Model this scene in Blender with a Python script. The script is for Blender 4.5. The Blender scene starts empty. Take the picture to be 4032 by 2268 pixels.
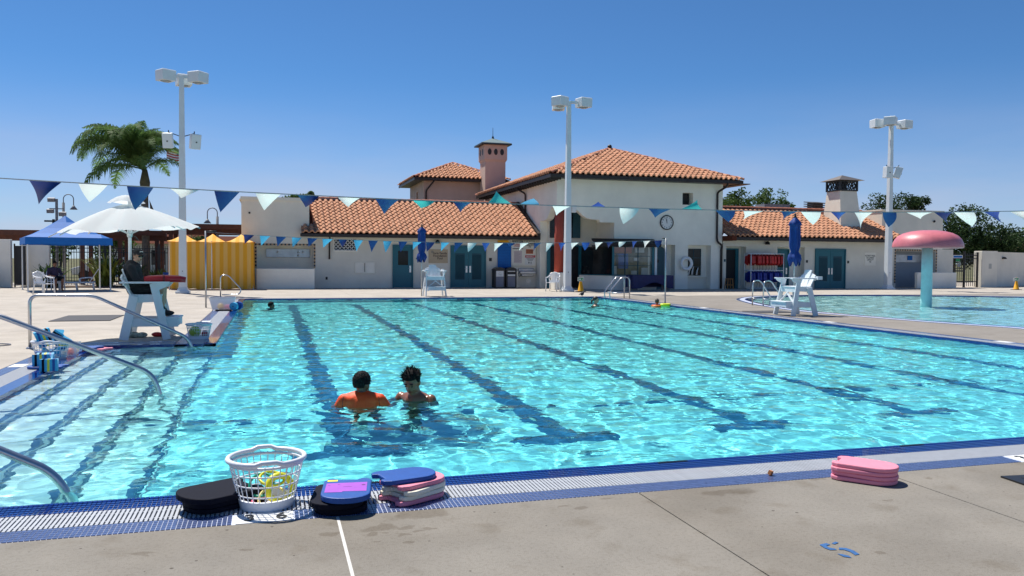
import bpy, math, random
import numpy as np
from mathutils import Matrix, Vector
R = math.radians
random.seed(7)
rng = np.random.default_rng(11)
sc = bpy.context.scene
col = sc.collection

# ------------------------------------------------------------------ camera
cam_d = bpy.data.cameras.new('camera')
cam = bpy.data.objects.new('camera', cam_d)
col.objects.link(cam)
cam_d.sensor_width = 36.0
cam_d.lens = 36.0 * 3230.7 / 4032.0
cam_d.clip_start = 0.05
cam_d.clip_end = 3000
yaw, pitch, roll = R(16.355), R(1.942), R(-0.399)
fw = Vector((math.sin(yaw)*math.cos(pitch), math.cos(yaw)*math.cos(pitch), -math.sin(pitch)))
rt = Vector((math.cos(yaw), -math.sin(yaw), 0))
up = rt.cross(fw)
r2 = rt*math.cos(roll) - up*math.sin(roll)
u2 = rt*math.sin(roll) + up*math.cos(roll)
mw = Matrix.Identity(4)
for i in range(3):
    mw[i][0], mw[i][1], mw[i][2] = r2[i], u2[i], -fw[i]
mw[0][3], mw[1][3], mw[2][3] = 0.0, -5.263, 1.435
cam.matrix_world = mw
sc.camera = cam

# ------------------------------------------------------------------ sky, sun, exposure
SUN_EL, SUN_AZ = R(61), R(26)          # azimuth measured from +Y towards -X
w = bpy.data.worlds.new('World')
sc.world = w
w.use_nodes = True
nt = w.node_tree
bg = nt.nodes['Background']
sky = nt.nodes.new('ShaderNodeTexSky')
sky.sky_type = 'NISHITA'
sky.sun_disc = False
sky.sun_elevation = SUN_EL
sky.sun_rotation = -SUN_AZ
sky.altitude = 2000
sky.air_density = 1.0
sky.dust_density = 0.0
sky.ozone_density = 10.0
bg.inputs['Strength'].default_value = 0.088
tint = nt.nodes.new('ShaderNodeMix')
tint.data_type = 'RGBA'
tint.blend_type = 'MULTIPLY'
tint.inputs['Factor'].default_value = 1.0
tint.inputs['B'].default_value = (0.70, 0.93, 1.0, 1)     # clear coastal air, even over the whole sky
nt.links.new(sky.outputs[0], tint.inputs['A'])
# thin marine haze low over the horizon, all the way round, a little patchy
geo_ = nt.nodes.new('ShaderNodeTexCoord')
sep_ = nt.nodes.new('ShaderNodeSeparateXYZ')
nt.links.new(geo_.outputs['Generated'], sep_.inputs[0])
hz = nt.nodes.new('ShaderNodeMapRange')
hz.interpolation_type = 'SMOOTHSTEP'
hz.inputs['From Min'].default_value = 0.0
hz.inputs['From Max'].default_value = 0.22
hz.inputs['To Min'].default_value = 0.78
hz.inputs['To Max'].default_value = 0.0
nt.links.new(sep_.outputs[2], hz.inputs['Value'])
mp_ = nt.nodes.new('ShaderNodeMapping')
mp_.inputs['Scale'].default_value = (2.2, 2.2, 11.0)
nt.links.new(geo_.outputs['Generated'], mp_.inputs['Vector'])
cn = nt.nodes.new('ShaderNodeTexNoise')
cn.inputs['Scale'].default_value = 1.6
cn.inputs['Detail'].default_value = 5
nt.links.new(mp_.outputs[0], cn.inputs['Vector'])
cr = nt.nodes.new('ShaderNodeMapRange')
cr.inputs['From Min'].default_value = 0.35
cr.inputs['From Max'].default_value = 0.70
cr.inputs['To Min'].default_value = 0.55
cr.inputs['To Max'].default_value = 1.15
nt.links.new(cn.outputs['Fac'], cr.inputs['Value'])
hm = nt.nodes.new('ShaderNodeMath')
hm.operation = 'MULTIPLY'
nt.links.new(hz.outputs[0], hm.inputs[0])
nt.links.new(cr.outputs[0], hm.inputs[1])
hmix = nt.nodes.new('ShaderNodeMix')
hmix.data_type = 'RGBA'
hmix.inputs['B'].default_value = (4.9, 5.1, 6.5, 1)
nt.links.new(hm.outputs[0], hmix.inputs['Factor'])
nt.links.new(tint.outputs['Result'], hmix.inputs['A'])
nt.links.new(hmix.outputs['Result'], bg.inputs['Color'])
sun_d = bpy.data.lights.new('sun', 'SUN')
sun_d.energy = 5.0
sun_d.angle = R(0.53)
sun_d.color = (1.0, 0.955, 0.88)
sun = bpy.data.objects.new('sun', sun_d)
col.objects.link(sun)
sdir = Vector((-math.sin(SUN_AZ)*math.cos(SUN_EL), math.cos(SUN_AZ)*math.cos(SUN_EL), math.sin(SUN_EL)))
sun.rotation_euler = sdir.to_track_quat('Z', 'Y').to_euler()
sun_d.cycles.is_caustics_light = True
vs = sc.view_settings
vs.view_transform = 'Standard'
vs.look = 'None'
vs.exposure = 0.32
vs.gamma = 1.0
vs.use_curve_mapping = False
cy = sc.cycles
cy.use_denoising = True
cy.denoiser = 'OPENIMAGEDENOISE'
cy.max_bounces = 12
cy.transmission_bounces = 8
cy.transparent_max_bounces = 12
cy.diffuse_bounces = 6
cy.glossy_bounces = 4
cy.sample_clamp_indirect = 10.0
cy.sample_clamp_direct = 0.0
cy.caustics_reflective = False
cy.caustics_refractive = True
cy.blur_glossy = 0.5

# ------------------------------------------------------------------ helpers
def S(r, g, b):
    f = lambda c: (c/255/12.92 if c/255 <= 0.04045 else ((c/255+0.055)/1.055)**2.4)
    return (f(r), f(g), f(b))

def pm(name, c, rough=0.6, metal=0.0, spec=0.5, noise=None, bump=None, rand=0.0, trans=0.0, coat=0.0, c2=None, alpha=1.0):
    """procedural principled material; noise=(scale, amount), bump=(scale, strength), rand = per-object value spread"""
    m = bpy.data.materials.new(name)
    m.use_nodes = True
    t = m.node_tree
    b = t.nodes['Principled BSDF']
    b.inputs['Base Color'].default_value = (*c, 1)
    b.inputs['Roughness'].default_value = rough
    b.inputs['Metallic'].default_value = metal
    b.inputs['Specular IOR Level'].default_value = spec
    b.inputs['Coat Weight'].default_value = coat
    if trans:
        b.inputs['Transmission Weight'].default_value = trans
    L = t.links.new
    tc = t.nodes.new('ShaderNodeTexCoord')
    src = None
    if noise:
        n = t.nodes.new('ShaderNodeTexNoise')
        n.inputs['Scale'].default_value = noise[0]
        n.inputs['Detail'].default_value = 6
        n.inputs['Roughness'].default_value = 0.62
        L(tc.outputs['Object'], n.inputs['Vector'])
        mx = t.nodes.new('ShaderNodeMix')
        mx.data_type = 'RGBA'
        mr = t.nodes.new('ShaderNodeMapRange')
        mr.inputs['From Min'].default_value = 0.3
        mr.inputs['From Max'].default_value = 0.7
        L(n.outputs['Fac'], mr.inputs['Value'])
        L(mr.outputs[0], mx.inputs['Factor'])
        a = noise[1]
        lo = c2 if c2 else tuple(x*(1-a) for x in c)
        mx.inputs['A'].default_value = (*lo, 1)
        mx.inputs['B'].default_value = (*[min(1, x*(1+a*0.6)) for x in c], 1)
        src = mx.outputs['Result']
    if rand:
        oi = t.nodes.new('ShaderNodeObjectInfo')
        hs = t.nodes.new('ShaderNodeHueSaturation')
        m1 = t.nodes.new('ShaderNodeMapRange')
        m1.inputs['To Min'].default_value = 1-rand
        m1.inputs['To Max'].default_value = 1+rand
        L(oi.outputs['Random'], m1.inputs['Value'])
        L(m1.outputs[0], hs.inputs['Value'])
        if src:
            L(src, hs.inputs['Color'])
        else:
            hs.inputs['Color'].default_value = (*c, 1)
        src = hs.outputs[0]
    if src:
        L(src, b.inputs['Base Color'])
    if bump:
        n2 = t.nodes.new('ShaderNodeTexNoise')
        n2.inputs['Scale'].default_value = bump[0]
        n2.inputs['Detail'].default_value = 4
        L(tc.outputs['Object'], n2.inputs['Vector'])
        bp = t.nodes.new('ShaderNodeBump')
        bp.inputs['Strength'].default_value = bump[1]
        bp.inputs['Distance'].default_value = 0.02
        L(n2.outputs['Fac'], bp.inputs['Height'])
        L(bp.outputs[0], b.inputs['Normal'])
    return m

class MB:
    def __init__(self):
        self.v, self.f = [], []
    def add(self, vs, fs):
        k = len(self.v)
        self.v += [tuple(p) for p in vs]
        self.f += [tuple(i+k for i in f) for f in fs]
        return self
    def box(self, x0, x1, y0, y1, z0, z1):
        return self.add([(x0,y0,z0),(x1,y0,z0),(x1,y1,z0),(x0,y1,z0),(x0,y0,z1),(x1,y0,z1),(x1,y1,z1),(x0,y1,z1)],
            [(3,2,1,0),(4,5,6,7),(0,1,5,4),(1,2,6,5),(2,3,7,6),(3,0,4,7)])
    def obox(self, c, size, rot=(0,0,0)):
        from mathutils import Euler
        M = Euler(rot).to_matrix()
        c = Vector(c)
        h = [s/2 for s in size]
        vs = [c + M @ Vector((sx*h[0], sy*h[1], sz*h[2])) for sz in (-1,1) for sx,sy in ((-1,-1),(1,-1),(1,1),(-1,1))]
        return self.add(vs, [(3,2,1,0),(4,5,6,7),(0,1,5,4),(1,2,6,5),(2,3,7,6),(3,0,4,7)])
    def beam(self, p, q, w, h, upv=(0,0,1)):
        p, q = Vector(p), Vector(q)
        d = (q-p).normalized()
        s = d.cross(Vector(upv))
        if s.length < 1e-4:
            s = d.cross(Vector((0,1,0)))
        s.normalize()
        n = s.cross(d)
        vs = [e + s*(a*w/2) + n*(b*h/2) for e in (p,q) for a,b in ((-1,-1),(1,-1),(1,1),(-1,1))]
        return self.add(vs, [(0,1,2,3),(7,6,5,4),(0,4,5,1),(1,5,6,2),(2,6,7,3),(3,7,4,0)])
    def tube(self, path, r, n=10, caps=True, closed=False):
        path = [Vector(p) for p in path]
        m = len(path)
        rs = r if isinstance(r, (list, tuple)) else [r]*m
        rings, prev = [], None
        for i, p in enumerate(path):
            if closed:
                d = path[(i+1) % m] - path[i-1]
            else:
                d = path[min(i+1, m-1)] - path[max(i-1, 0)]
            d.normalize()
            if prev is None:
                a = Vector((0,0,1)) if abs(d.z) < 0.9 else Vector((1,0,0))
                s = d.cross(a).normalized()
            else:
                s = (prev - d*prev.dot(d))
                s = s.normalized() if s.length > 1e-6 else d.orthogonal().normalized()
            prev = s
            t = d.cross(s)
            rings.append([p + (s*math.cos(2*math.pi*j/n) + t*math.sin(2*math.pi*j/n))*rs[i] for j in range(n)])
        vs = [q for g in rings for q in g]
        fs = []
        for i in range(m if closed else m-1):
            a, b = i*n, ((i+1) % m)*n
            for j in range(n):
                fs.append((a+j, a+(j+1) % n, b+(j+1) % n, b+j))
        if caps and not closed:
            fs.append(tuple(range(n-1, -1, -1)))
            fs.append(tuple((m-1)*n+j for j in range(n)))
        return self.add(vs, fs)
    def lathe(self, prof, n=16, c=(0,0,0), caps=True):
        vs, fs = [], []
        for r, z in prof:
            for j in range(n):
                a = 2*math.pi*j/n
                vs.append((c[0]+r*math.cos(a), c[1]+r*math.sin(a), c[2]+z))
        for i in range(len(prof)-1):
            for j in range(n):
                fs.append((i*n+j, i*n+(j+1) % n, (i+1)*n+(j+1) % n, (i+1)*n+j))
        if caps:
            fs.append(tuple(range(n-1, -1, -1)))
            fs.append(tuple((len(prof)-1)*n+j for j in range(n)))
        return self.add(vs, fs)
    def prism(self, poly, axis, a, b):
        """extrude a 2-D polygon: axis x -> (y,z), y -> (x,z), z -> (x,y)"""
        mk = {'x': lambda q,t: (t,q[0],q[1]), 'y': lambda q,t: (q[0],t,q[1]), 'z': lambda q,t: (q[0],q[1],t)}[axis]
        n = len(poly)
        vs = [mk(q,a) for q in poly] + [mk(q,b) for q in poly]
        fs = [tuple(range(n-1,-1,-1)), tuple(range(n,2*n))] + [(i,(i+1) % n,n+(i+1) % n,n+i) for i in range(n)]
        return self.add(vs, fs)
    def ell(self, c, r, nu=12, nv=8, rot=None):
        r = r if isinstance(r, (list, tuple)) else (r,r,r)
        vs, fs = [], []
        for i in range(1, nv):
            th = math.pi*i/nv
            for j in range(nu):
                ph = 2*math.pi*j/nu
                vs.append(Vector((r[0]*math.sin(th)*math.cos(ph), r[1]*math.sin(th)*math.sin(ph), r[2]*math.cos(th))))
        vs += [Vector((0,0,r[2])), Vector((0,0,-r[2]))]
        if rot is not None:
            vs = [rot @ q for q in vs]
        vs = [q+Vector(c) for q in vs]
        for i in range(nv-2):
            for j in range(nu):
                fs.append((i*nu+j, (i+1)*nu+j, (i+1)*nu+(j+1) % nu, i*nu+(j+1) % nu))
        t, bt = len(vs)-2, len(vs)-1
        for j in range(nu):
            fs.append((t, j, (j+1) % nu))
            fs.append((bt, (nv-2)*nu+(j+1) % nu, (nv-2)*nu+j))
        return self.add(vs, fs)
    def mesh(self, name, mat, smooth=False):
        me = bpy.data.meshes.new(name)
        me.from_pydata(self.v, [], self.f)
        if mat is not None:
            for mm in (mat if isinstance(mat, (list, tuple)) else [mat]):
                me.materials.append(mm)
        if smooth:
            me.polygons.foreach_set('use_smooth', [True]*len(me.polygons))
        me.update()
        return me
    def build(self, name, mat, parent=None, smooth=False, bevel=0.0, world=False, loc=None, rz=0.0, auto=None):
        """world=True: vertices are in world space, shifted into the parent's frame"""
        if world and parent is not None:
            o = wloc(parent)
            self.v = [(x-o[0], y-o[1], z-o[2]) for x, y, z in self.v]
        me = self.mesh(name, mat, smooth)
        ob = bpy.data.objects.new(name, me)
        col.objects.link(ob)
        if parent is not None:
            ob.parent = parent
        if loc is not None:
            ob.location = loc
        ob.rotation_euler[2] = rz
        if bevel:
            bv = ob.modifiers.new('bevel', 'BEVEL')
            bv.width = bevel
            bv.segments = 2
            bv.limit_method = 'ANGLE'
        if auto:
            smooth_by_angle(me, auto)
        return ob

def smooth_by_angle(me, deg):
    me.polygons.foreach_set('use_smooth', [True]*len(me.polygons))
    me.set_sharp_from_angle(angle=R(deg))

def wloc(o):
    p = Vector((0,0,0))
    while o is not None:
        p += o.location
        o = o.parent
    return p

def tag(o, label=None, cat=None, group=None, kind=None):
    if label: o['label'] = label
    if cat: o['category'] = cat
    if group: o['group'] = group
    if kind: o['kind'] = kind
    return o

def thing(name, label, cat, loc=(0,0,0), rz=0.0, group=None):
    o = bpy.data.objects.new(name, None)
    o.empty_display_size = 0.2
    col.objects.link(o)
    o.location = loc
    o.rotation_euler[2] = rz
    return tag(o, label, cat, group)

def copy_thing(root, label, loc, rz):
    kids = {}
    for o in bpy.data.objects:
        if o.parent is not None:
            kids.setdefault(o.parent.name, []).append(o)
    def rec(o, par):
        c = o.copy()
        col.objects.link(c)
        c.parent = par
        for k in kids.get(o.name, []):
            rec(k, c)
        return c
    c = rec(root, None)
    c.location = loc
    c.rotation_euler[2] = rz
    c['label'] = label
    return c

def place(name, me, parent, loc, rot=(0,0,0), scale=(1,1,1)):
    o = bpy.data.objects.new(name, me)
    col.objects.link(o)
    o.parent = parent
    o.location = loc
    o.rotation_euler = rot
    o.scale = scale
    return o

def fillet(path, r, n=5):
    path = [Vector(p) for p in path]
    out = [path[0]]
    for i in range(1, len(path)-1):
        a, b, c = path[i-1], path[i], path[i+1]
        d1, d2 = (a-b), (c-b)
        k = min(r, d1.length*0.49, d2.length*0.49)
        p, q = b+d1.normalized()*k, b+d2.normalized()*k
        for j in range(n+1):
            t = j/n
            out.append(p*(1-t)**2 + b*2*t*(1-t) + q*t*t)
    out.append(path[-1])
    return out

def text_mesh(body, size, mat, name, parent, loc, rot=(R(90),0,0), align='CENTER', ext=0.0015, sx=1.0):
    cu = bpy.data.curves.new('t', 'FONT')
    cu.body = body
    cu.size = size
    cu.align_x = align
    cu.align_y = 'CENTER'
    cu.extrude = ext
    cu.offset = size*0.018
    cu.resolution_u = 3
    cu.space_line = 0.85
    ob = bpy.data.objects.new('t', cu)
    me = bpy.data.meshes.new_from_object(ob)
    me.name = name
    bpy.data.objects.remove(ob)
    bpy.data.curves.remove(cu)
    me.materials.clear()
    me.materials.append(mat)
    return place(name, me, parent, loc, rot, (sx,1,1))

def organic(mb, name, mat, parent, voxel=0.014, it=6, loc=(0,0,0), rot=(0,0,0)):
    """fuse overlapping lumps into one continuous smooth skin"""
    o = mb.build(name, mat, parent, smooth=True)
    o.location = loc
    o.rotation_euler = rot
    rm = o.modifiers.new('remesh', 'REMESH')
    rm.mode = 'VOXEL'
    rm.voxel_size = voxel
    rm.use_smooth_shade = True
    sm = o.modifiers.new('smooth', 'SMOOTH')
    sm.factor = 0.5
    sm.iterations = it
    return o

def caps(mb, p, q, r0, r1, n=10):
    """tapered limb with round ends"""
    p, q = Vector(p), Vector(q)
    mb.tube([p, p.lerp(q, 0.5), q], [r0, (r0+r1)/2*1.02, r1], n)
    mb.ell(p, r0, n, 6)
    mb.ell(q, r1, n, 6)

# ------------------------------------------------------------------ materials
WHITE = pm('white_paint', (0.78,0.79,0.78), 0.45, noise=(3,0.06))
POLEW = pm('pole_paint', (0.70,0.74,0.76), 0.4, noise=(2,0.06))
PLASTW = pm('white_plastic', (0.78,0.79,0.80), 0.35, noise=(5,0.05))
STUC = pm('stucco', S(228,222,208), 0.9, spec=0.2, noise=(0.8,0.10), bump=(30,0.35))
STUCW = pm('stucco_white', S(242,237,224), 0.9, spec=0.2, noise=(0.5,0.13), bump=(25,0.35))
STUCP = pm('stucco_pink', S(206,180,166), 0.9, spec=0.2, noise=(0.7,0.14), bump=(25,0.35))
TILE = pm('terracotta', S(192,142,112), 0.85, spec=0.2, noise=(6,0.16), rand=0.13, bump=(40,0.2))
TILEB = pm('terracotta_under', S(96,54,40), 0.9, spec=0.1)
RIDGE = pm('terracotta_ridge', S(178,116,94), 0.75, spec=0.25, noise=(6,0.2), rand=0.15)
BROWN = pm('dark_brown_metal', S(42,32,28), 0.5, noise=(4,0.2))
WOODB = pm('brown_timber', S(92,50,34), 0.7, noise=(5,0.3))
TEAL = pm('teal_paint', S(28,104,118), 0.5, noise=(3,0.08))
TEALD = pm('teal_dark', S(20,74,88), 0.5, noise=(3,0.1))
DARK = pm('dark_interior', (0.012,0.012,0.014), 0.6)
BLACK = pm('black_paint', (0.015,0.015,0.016), 0.45)
STEEL = pm('stainless', (0.55,0.56,0.57), 0.28, metal=1.0, noise=(8,0.1), bump=(60,0.05))
STEELD = pm('brushed_steel', (0.46,0.48,0.50), 0.42, metal=0.85, noise=(3,0.2))
REDCOL = pm('red_stucco', S(168,72,56), 0.85, noise=(3,0.12))
GLASS = pm('window_glass', (0.008,0.011,0.013), 0.06, spec=0.3)
YELL = pm('cone_yellow', S(236,170,20), 0.5, noise=(4,0.1))
NAVY = pm('navy_foam', S(10,13,30), 0.8, spec=0.2, noise=(20,0.2), bump=(120,0.1))
BLUEF = pm('blue_foam', S(6,76,156), 0.55, noise=(20,0.12), bump=(120,0.1))
PINKF = pm('pink_foam', S(232,140,160), 0.65, noise=(20,0.08), bump=(120,0.1))
CREAMF = pm('cream_foam', S(232,226,205), 0.65, noise=(20,0.06), bump=(120,0.1))
CYANF = pm('cyan_foam', S(60,170,214), 0.6, bump=(120,0.1))
YELF = pm('yellow_foam', S(226,220,70), 0.6, bump=(120,0.1))
BLUEC = pm('blue_canvas', S(0,104,186), 0.7, noise=(6,0.1))
NAVYC = pm('umbrella_blue', S(8,58,134), 0.7, noise=(12,0.2))
CANVW = pm('white_canvas', (0.80,0.80,0.78), 0.8, noise=(4,0.05))
SKIN1 = pm('skin_brown', S(112,70,50), 0.3, noise=(12,0.08))
SKIN2 = pm('skin_tan', S(140,92,68), 0.3, noise=(12,0.08))
SKIN3 = pm('skin_light', S(196,150,124), 0.5, noise=(12,0.08))
HAIR = pm('black_hair', (0.012,0.010,0.010), 0.75, spec=0.2, noise=(60,0.4), bump=(90,0.8))
HAIRB = pm('brown_hair', (0.05,0.028,0.018), 0.4, noise=(60,0.4))
CLOTHB = pm('black_cloth', (0.014,0.014,0.017), 0.85, noise=(20,0.3))
ORANGE = pm('orange_cloth', S(255,80,14), 0.6, noise=(9,0.10), bump=(18,0.3))
REDV = pm('red_vinyl', S(176,24,34), 0.35, noise=(6,0.1))
def foliage(name, c, k=0.35):
    m = pm(name, c, 0.65, spec=0.2, noise=(1.2,0.45), rand=0.2)
    t = m.node_tree
    b = t.nodes['Principled BSDF']
    tl = t.nodes.new('ShaderNodeBsdfTranslucent')
    t.links.new(b.inputs['Base Color'].links[0].from_socket, tl.inputs[0])
    mx = t.nodes.new('ShaderNodeMixShader')
    mx.inputs[0].default_value = k
    t.links.new(b.outputs[0], mx.inputs[1])
    t.links.new(tl.outputs[0], mx.inputs[2])
    t.links.new(mx.outputs[0], t.nodes['Material Output'].inputs[0])
    return m
LEAFD = foliage('leaf_dark', (0.045,0.085,0.028))
LEAFM = foliage('leaf_mid', (0.085,0.145,0.034))
LEAFP = foliage('leaf_palm', (0.12,0.21,0.06), 0.5)
BARK = pm('bark', (0.11,0.085,0.06), 0.9, noise=(9,0.35), bump=(20,0.5))
TAN = pm('tan_sign', S(190,170,142), 0.7, noise=(8,0.06))
SIGNW = pm('sign_white', S(225,225,222), 0.5)
REDS = pm('sign_red', S(190,30,36), 0.5)
GRN = pm('sign_green', S(20,140,80), 0.5)
GREYP = pm('grey_plastic', S(130,132,138), 0.5, noise=(5,0.1))
RUBBER = pm('rubber_mat', S(70,70,74), 0.85, noise=(30,0.15))

# ------------------------------------------------------------------ deck
def deck_mat(name, c, dirt):
    m = pm(name, c, 0.82, spec=0.3, noise=(1.3,0.16), bump=(140,0.25))
    t = m.node_tree
    L = t.links.new
    b = t.nodes['Principled BSDF']
    prev = b.inputs['Base Color'].links[0].from_socket
    geo = t.nodes.new('ShaderNodeNewGeometry')
    def nz(scale, detail=4):
        n = t.nodes.new('ShaderNodeTexNoise')
        n.inputs['Scale'].default_value = scale
        n.inputs['Detail'].default_value = detail
        L(geo.outputs['Position'], n.inputs['Vector'])
        return n
    def mr(src, a, b2, lo=0.0, hi=1.0):
        n = t.nodes.new('ShaderNodeMapRange')
        n.inputs['From Min'].default_value = a
        n.inputs['From Max'].default_value = b2
        n.inputs['To Min'].default_value = lo
        n.inputs['To Max'].default_value = hi
        L(src, n.inputs['Value'])
        return n.outputs[0]
    def dark(prev, fac, colr):
        mx = t.nodes.new('ShaderNodeMix')
        mx.data_type = 'RGBA'
        mx.blend_type = 'MULTIPLY'
        L(fac, mx.inputs['Factor'])
        L(prev, mx.inputs['A'])
        mx.inputs['B'].default_value = (*colr, 1)
        return mx.outputs['Result']
    prev = dark(prev, mr(nz(0.55,8).outputs['Fac'], 0.50, 0.72, 0, 0.75*dirt), (0.72,0.68,0.62))
    prev = dark(prev, mr(nz(3.4,9).outputs['Fac'], 0.58, 0.70, 0, 0.6*dirt), (0.74,0.70,0.64))
    prev = dark(prev, mr(nz(48,3).outputs['Fac'], 0.50, 0.66, 0, 0.55), (0.78,0.76,0.73))
    prev = dark(prev, mr(nz(190,2).outputs['Fac'], 0.54, 0.68, 0, 0.5), (0.66,0.64,0.61))
    # small dark pits
    vo = t.nodes.new('ShaderNodeTexVoronoi')
    vo.inputs['Scale'].default_value = 9.0
    vo.inputs['Randomness'].default_value = 1.0
    L(geo.outputs['Position'], vo.inputs['Vector'])
    sep = t.nodes.new('ShaderNodeSeparateColor')
    L(vo.outputs['Color'], sep.inputs[0])
    r = t.nodes.new('ShaderNodeMath'); r.operation = 'MULTIPLY'
    L(mr(sep.outputs[0], 0.45, 1.0, 0.0, 0.085), r.inputs[0]); r.inputs[1].default_value = 1.0
    sub = t.nodes.new('ShaderNodeMath'); sub.operation = 'LESS_THAN'
    L(vo.outputs['Distance'], sub.inputs[0]); L(r.outputs[0], sub.inputs[1])
    k = t.nodes.new('ShaderNodeMath'); k.operation = 'MULTIPLY'
    L(sub.outputs[0], k.inputs[0]); k.inputs[1].default_value = 0.8*dirt
    prev = dark(prev, k.outputs[0], (0.25,0.22,0.19))
    # water splashes that have dried in to the concrete
    wob = nz(9, 3)
    vm = t.nodes.new('ShaderNodeVectorMath'); vm.operation = 'MULTIPLY_ADD'
    L(wob.outputs['Color'], vm.inputs[0]); vm.inputs[1].default_value = (0.16,0.16,0); L(geo.outputs['Position'], vm.inputs[2])
    if dirt > 0.8:
        for (sx, sy, rx, ry) in ((0.82,-0.72,0.17,0.10),(0.55,-0.90,0.09,0.05),(2.72,-0.78,0.20,0.07),(0.66,-1.04,0.03,0.022),(0.58,-1.0,0.028,0.02),
                (0.80,-0.97,0.035,0.025),(0.74,-1.0,0.04,0.02),(0.50,-0.98,0.05,0.03),(0.68,-0.92,0.05,0.028),(0.52,-1.10,0.02,0.02),(0.66,-1.15,0.02,0.018),
                (0.30,-0.92,0.06,0.035),(1.72,-0.85,0.05,0.03),(1.63,-0.78,0.04,0.02),(-0.12,-1.06,0.03,0.02),(3.55,-1.20,0.03,0.02),(3.60,-1.17,0.03,0.015),
                (3.46,-0.66,0.06,0.03),(4.2,-0.84,0.05,0.03),(2.9,-1.92,0.02,0.02),(1.95,-0.72,0.06,0.03),(-0.6,-1.0,0.05,0.03)):
            a = t.nodes.new('ShaderNodeVectorMath'); a.operation = 'SUBTRACT'
            L(vm.outputs[0], a.inputs[0]); a.inputs[1].default_value = (sx+0.08, sy+0.08, 0)
            d = t.nodes.new('ShaderNodeVectorMath'); d.operation = 'MULTIPLY'
            L(a.outputs[0], d.inputs[0]); d.inputs[1].default_value = (1/rx, 1/ry, 0)
            ln = t.nodes.new('ShaderNodeVectorMath'); ln.operation = 'LENGTH'
            L(d.outputs[0], ln.inputs[0])
            prev = dark(prev, mr(ln.outputs['Value'], 0.75, 1.05, 0.62, 0.0), (0.60,0.55,0.49))
    L(prev, b.inputs['Base Color'])
    return m
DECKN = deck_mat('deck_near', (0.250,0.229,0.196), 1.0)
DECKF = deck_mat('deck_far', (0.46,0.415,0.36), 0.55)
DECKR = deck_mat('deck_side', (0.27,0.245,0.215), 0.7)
JOINT = pm('joint_dark', (0.07,0.065,0.06), 0.9)
CAULK = pm('joint_caulk', (0.62,0.60,0.56), 0.8, noise=(20,0.15))

GW = 0.65                                    # full width of the gutter strip
PX0, PX1, PY1 = -0.90, 12.34, 25.0           # main pool
AX0, AY1 = -2.67, 9.30                       # stair alcove

deck = bpy.data.objects.new('deck', None)
col.objects.link(deck)
tag(deck, kind='structure')
def slabs(x0, x1, y0, y1, xj, yj, mat, gap=0.007):
    xs = [x0] + [x for x in xj if x0+0.1 < x < x1-0.1] + [x1]
    ys = [y0] + [y for y in yj if y0+0.1 < y < y1-0.1] + [y1]
    MB().box(x0, x1, y0, y1, -0.10, -0.012).build('slab_bed', JOINT, deck)
    for i in range(len(xs)-1):
        for j in range(len(ys)-1):
            g = gap/2
            MB().box(xs[i]+(g if i else 0), xs[i+1]-(g if i < len(xs)-2 else 0), ys[j]+(g if j else 0), ys[j+1]-(g if j < len(ys)-2 else 0), -0.011, 0.0).build('slab', mat, deck)
DX0, DX1, DY0, DY1 = -36.0, 62.0, -9.0, 46.0
NJ = [0.35+1.83*k for k in range(-6, 9)]
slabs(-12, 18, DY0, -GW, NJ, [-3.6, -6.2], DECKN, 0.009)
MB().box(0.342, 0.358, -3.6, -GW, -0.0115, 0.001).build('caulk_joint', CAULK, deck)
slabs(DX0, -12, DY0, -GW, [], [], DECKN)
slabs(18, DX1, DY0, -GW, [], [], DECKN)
XJ = [-9.3,-6.3,-3.32]
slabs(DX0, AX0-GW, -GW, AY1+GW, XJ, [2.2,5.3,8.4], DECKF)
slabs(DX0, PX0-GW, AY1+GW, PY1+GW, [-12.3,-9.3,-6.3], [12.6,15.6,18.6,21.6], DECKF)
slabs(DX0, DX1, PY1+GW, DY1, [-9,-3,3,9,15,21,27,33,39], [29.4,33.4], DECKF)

# right-hand deck with the hole for the round activity pool
SPL = [(16.4,8.0),(16.2,9.3),(15.75,10.7),(15.36,12.9),(15.2,15.3),(15.7,17.9),(16.57,20.4),(17.7,22.6),(19.6,24.4),(22.3,25.4),(25.8,25.15),(29.0,24.0),(31.6,22.6),(33.6,20.3),(34.6,17.0),(34.0,12.5),(31.5,8.6),(27,6.2),(22,5.6),(18.2,6.2)]
def smooth_loop(P, n=5):
    out, m = [], len(P)
    for i in range(m):
        p0, p1, p2, p3 = (Vector(P[(i+k-1) % m]) for k in range(4))
        for j in range(n):
            t = j/n
            out.append(tuple(0.5*((2*p1)+(p2-p0)*t+(2*p0-5*p1+4*p2-p3)*t*t+(3*p1-p0-3*p2+p3)*t**3)))
    return out
SPL = smooth_loop(SPL)
def offset_loop(P, d):
    out, m = [], len(P)
    for i in range(m):
        t = (Vector(P[(i+1) % m])-Vector(P[i-1])).normalized()
        out.append((P[i][0]-t.y*d, P[i][1]+t.x*d))
    return out
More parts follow.
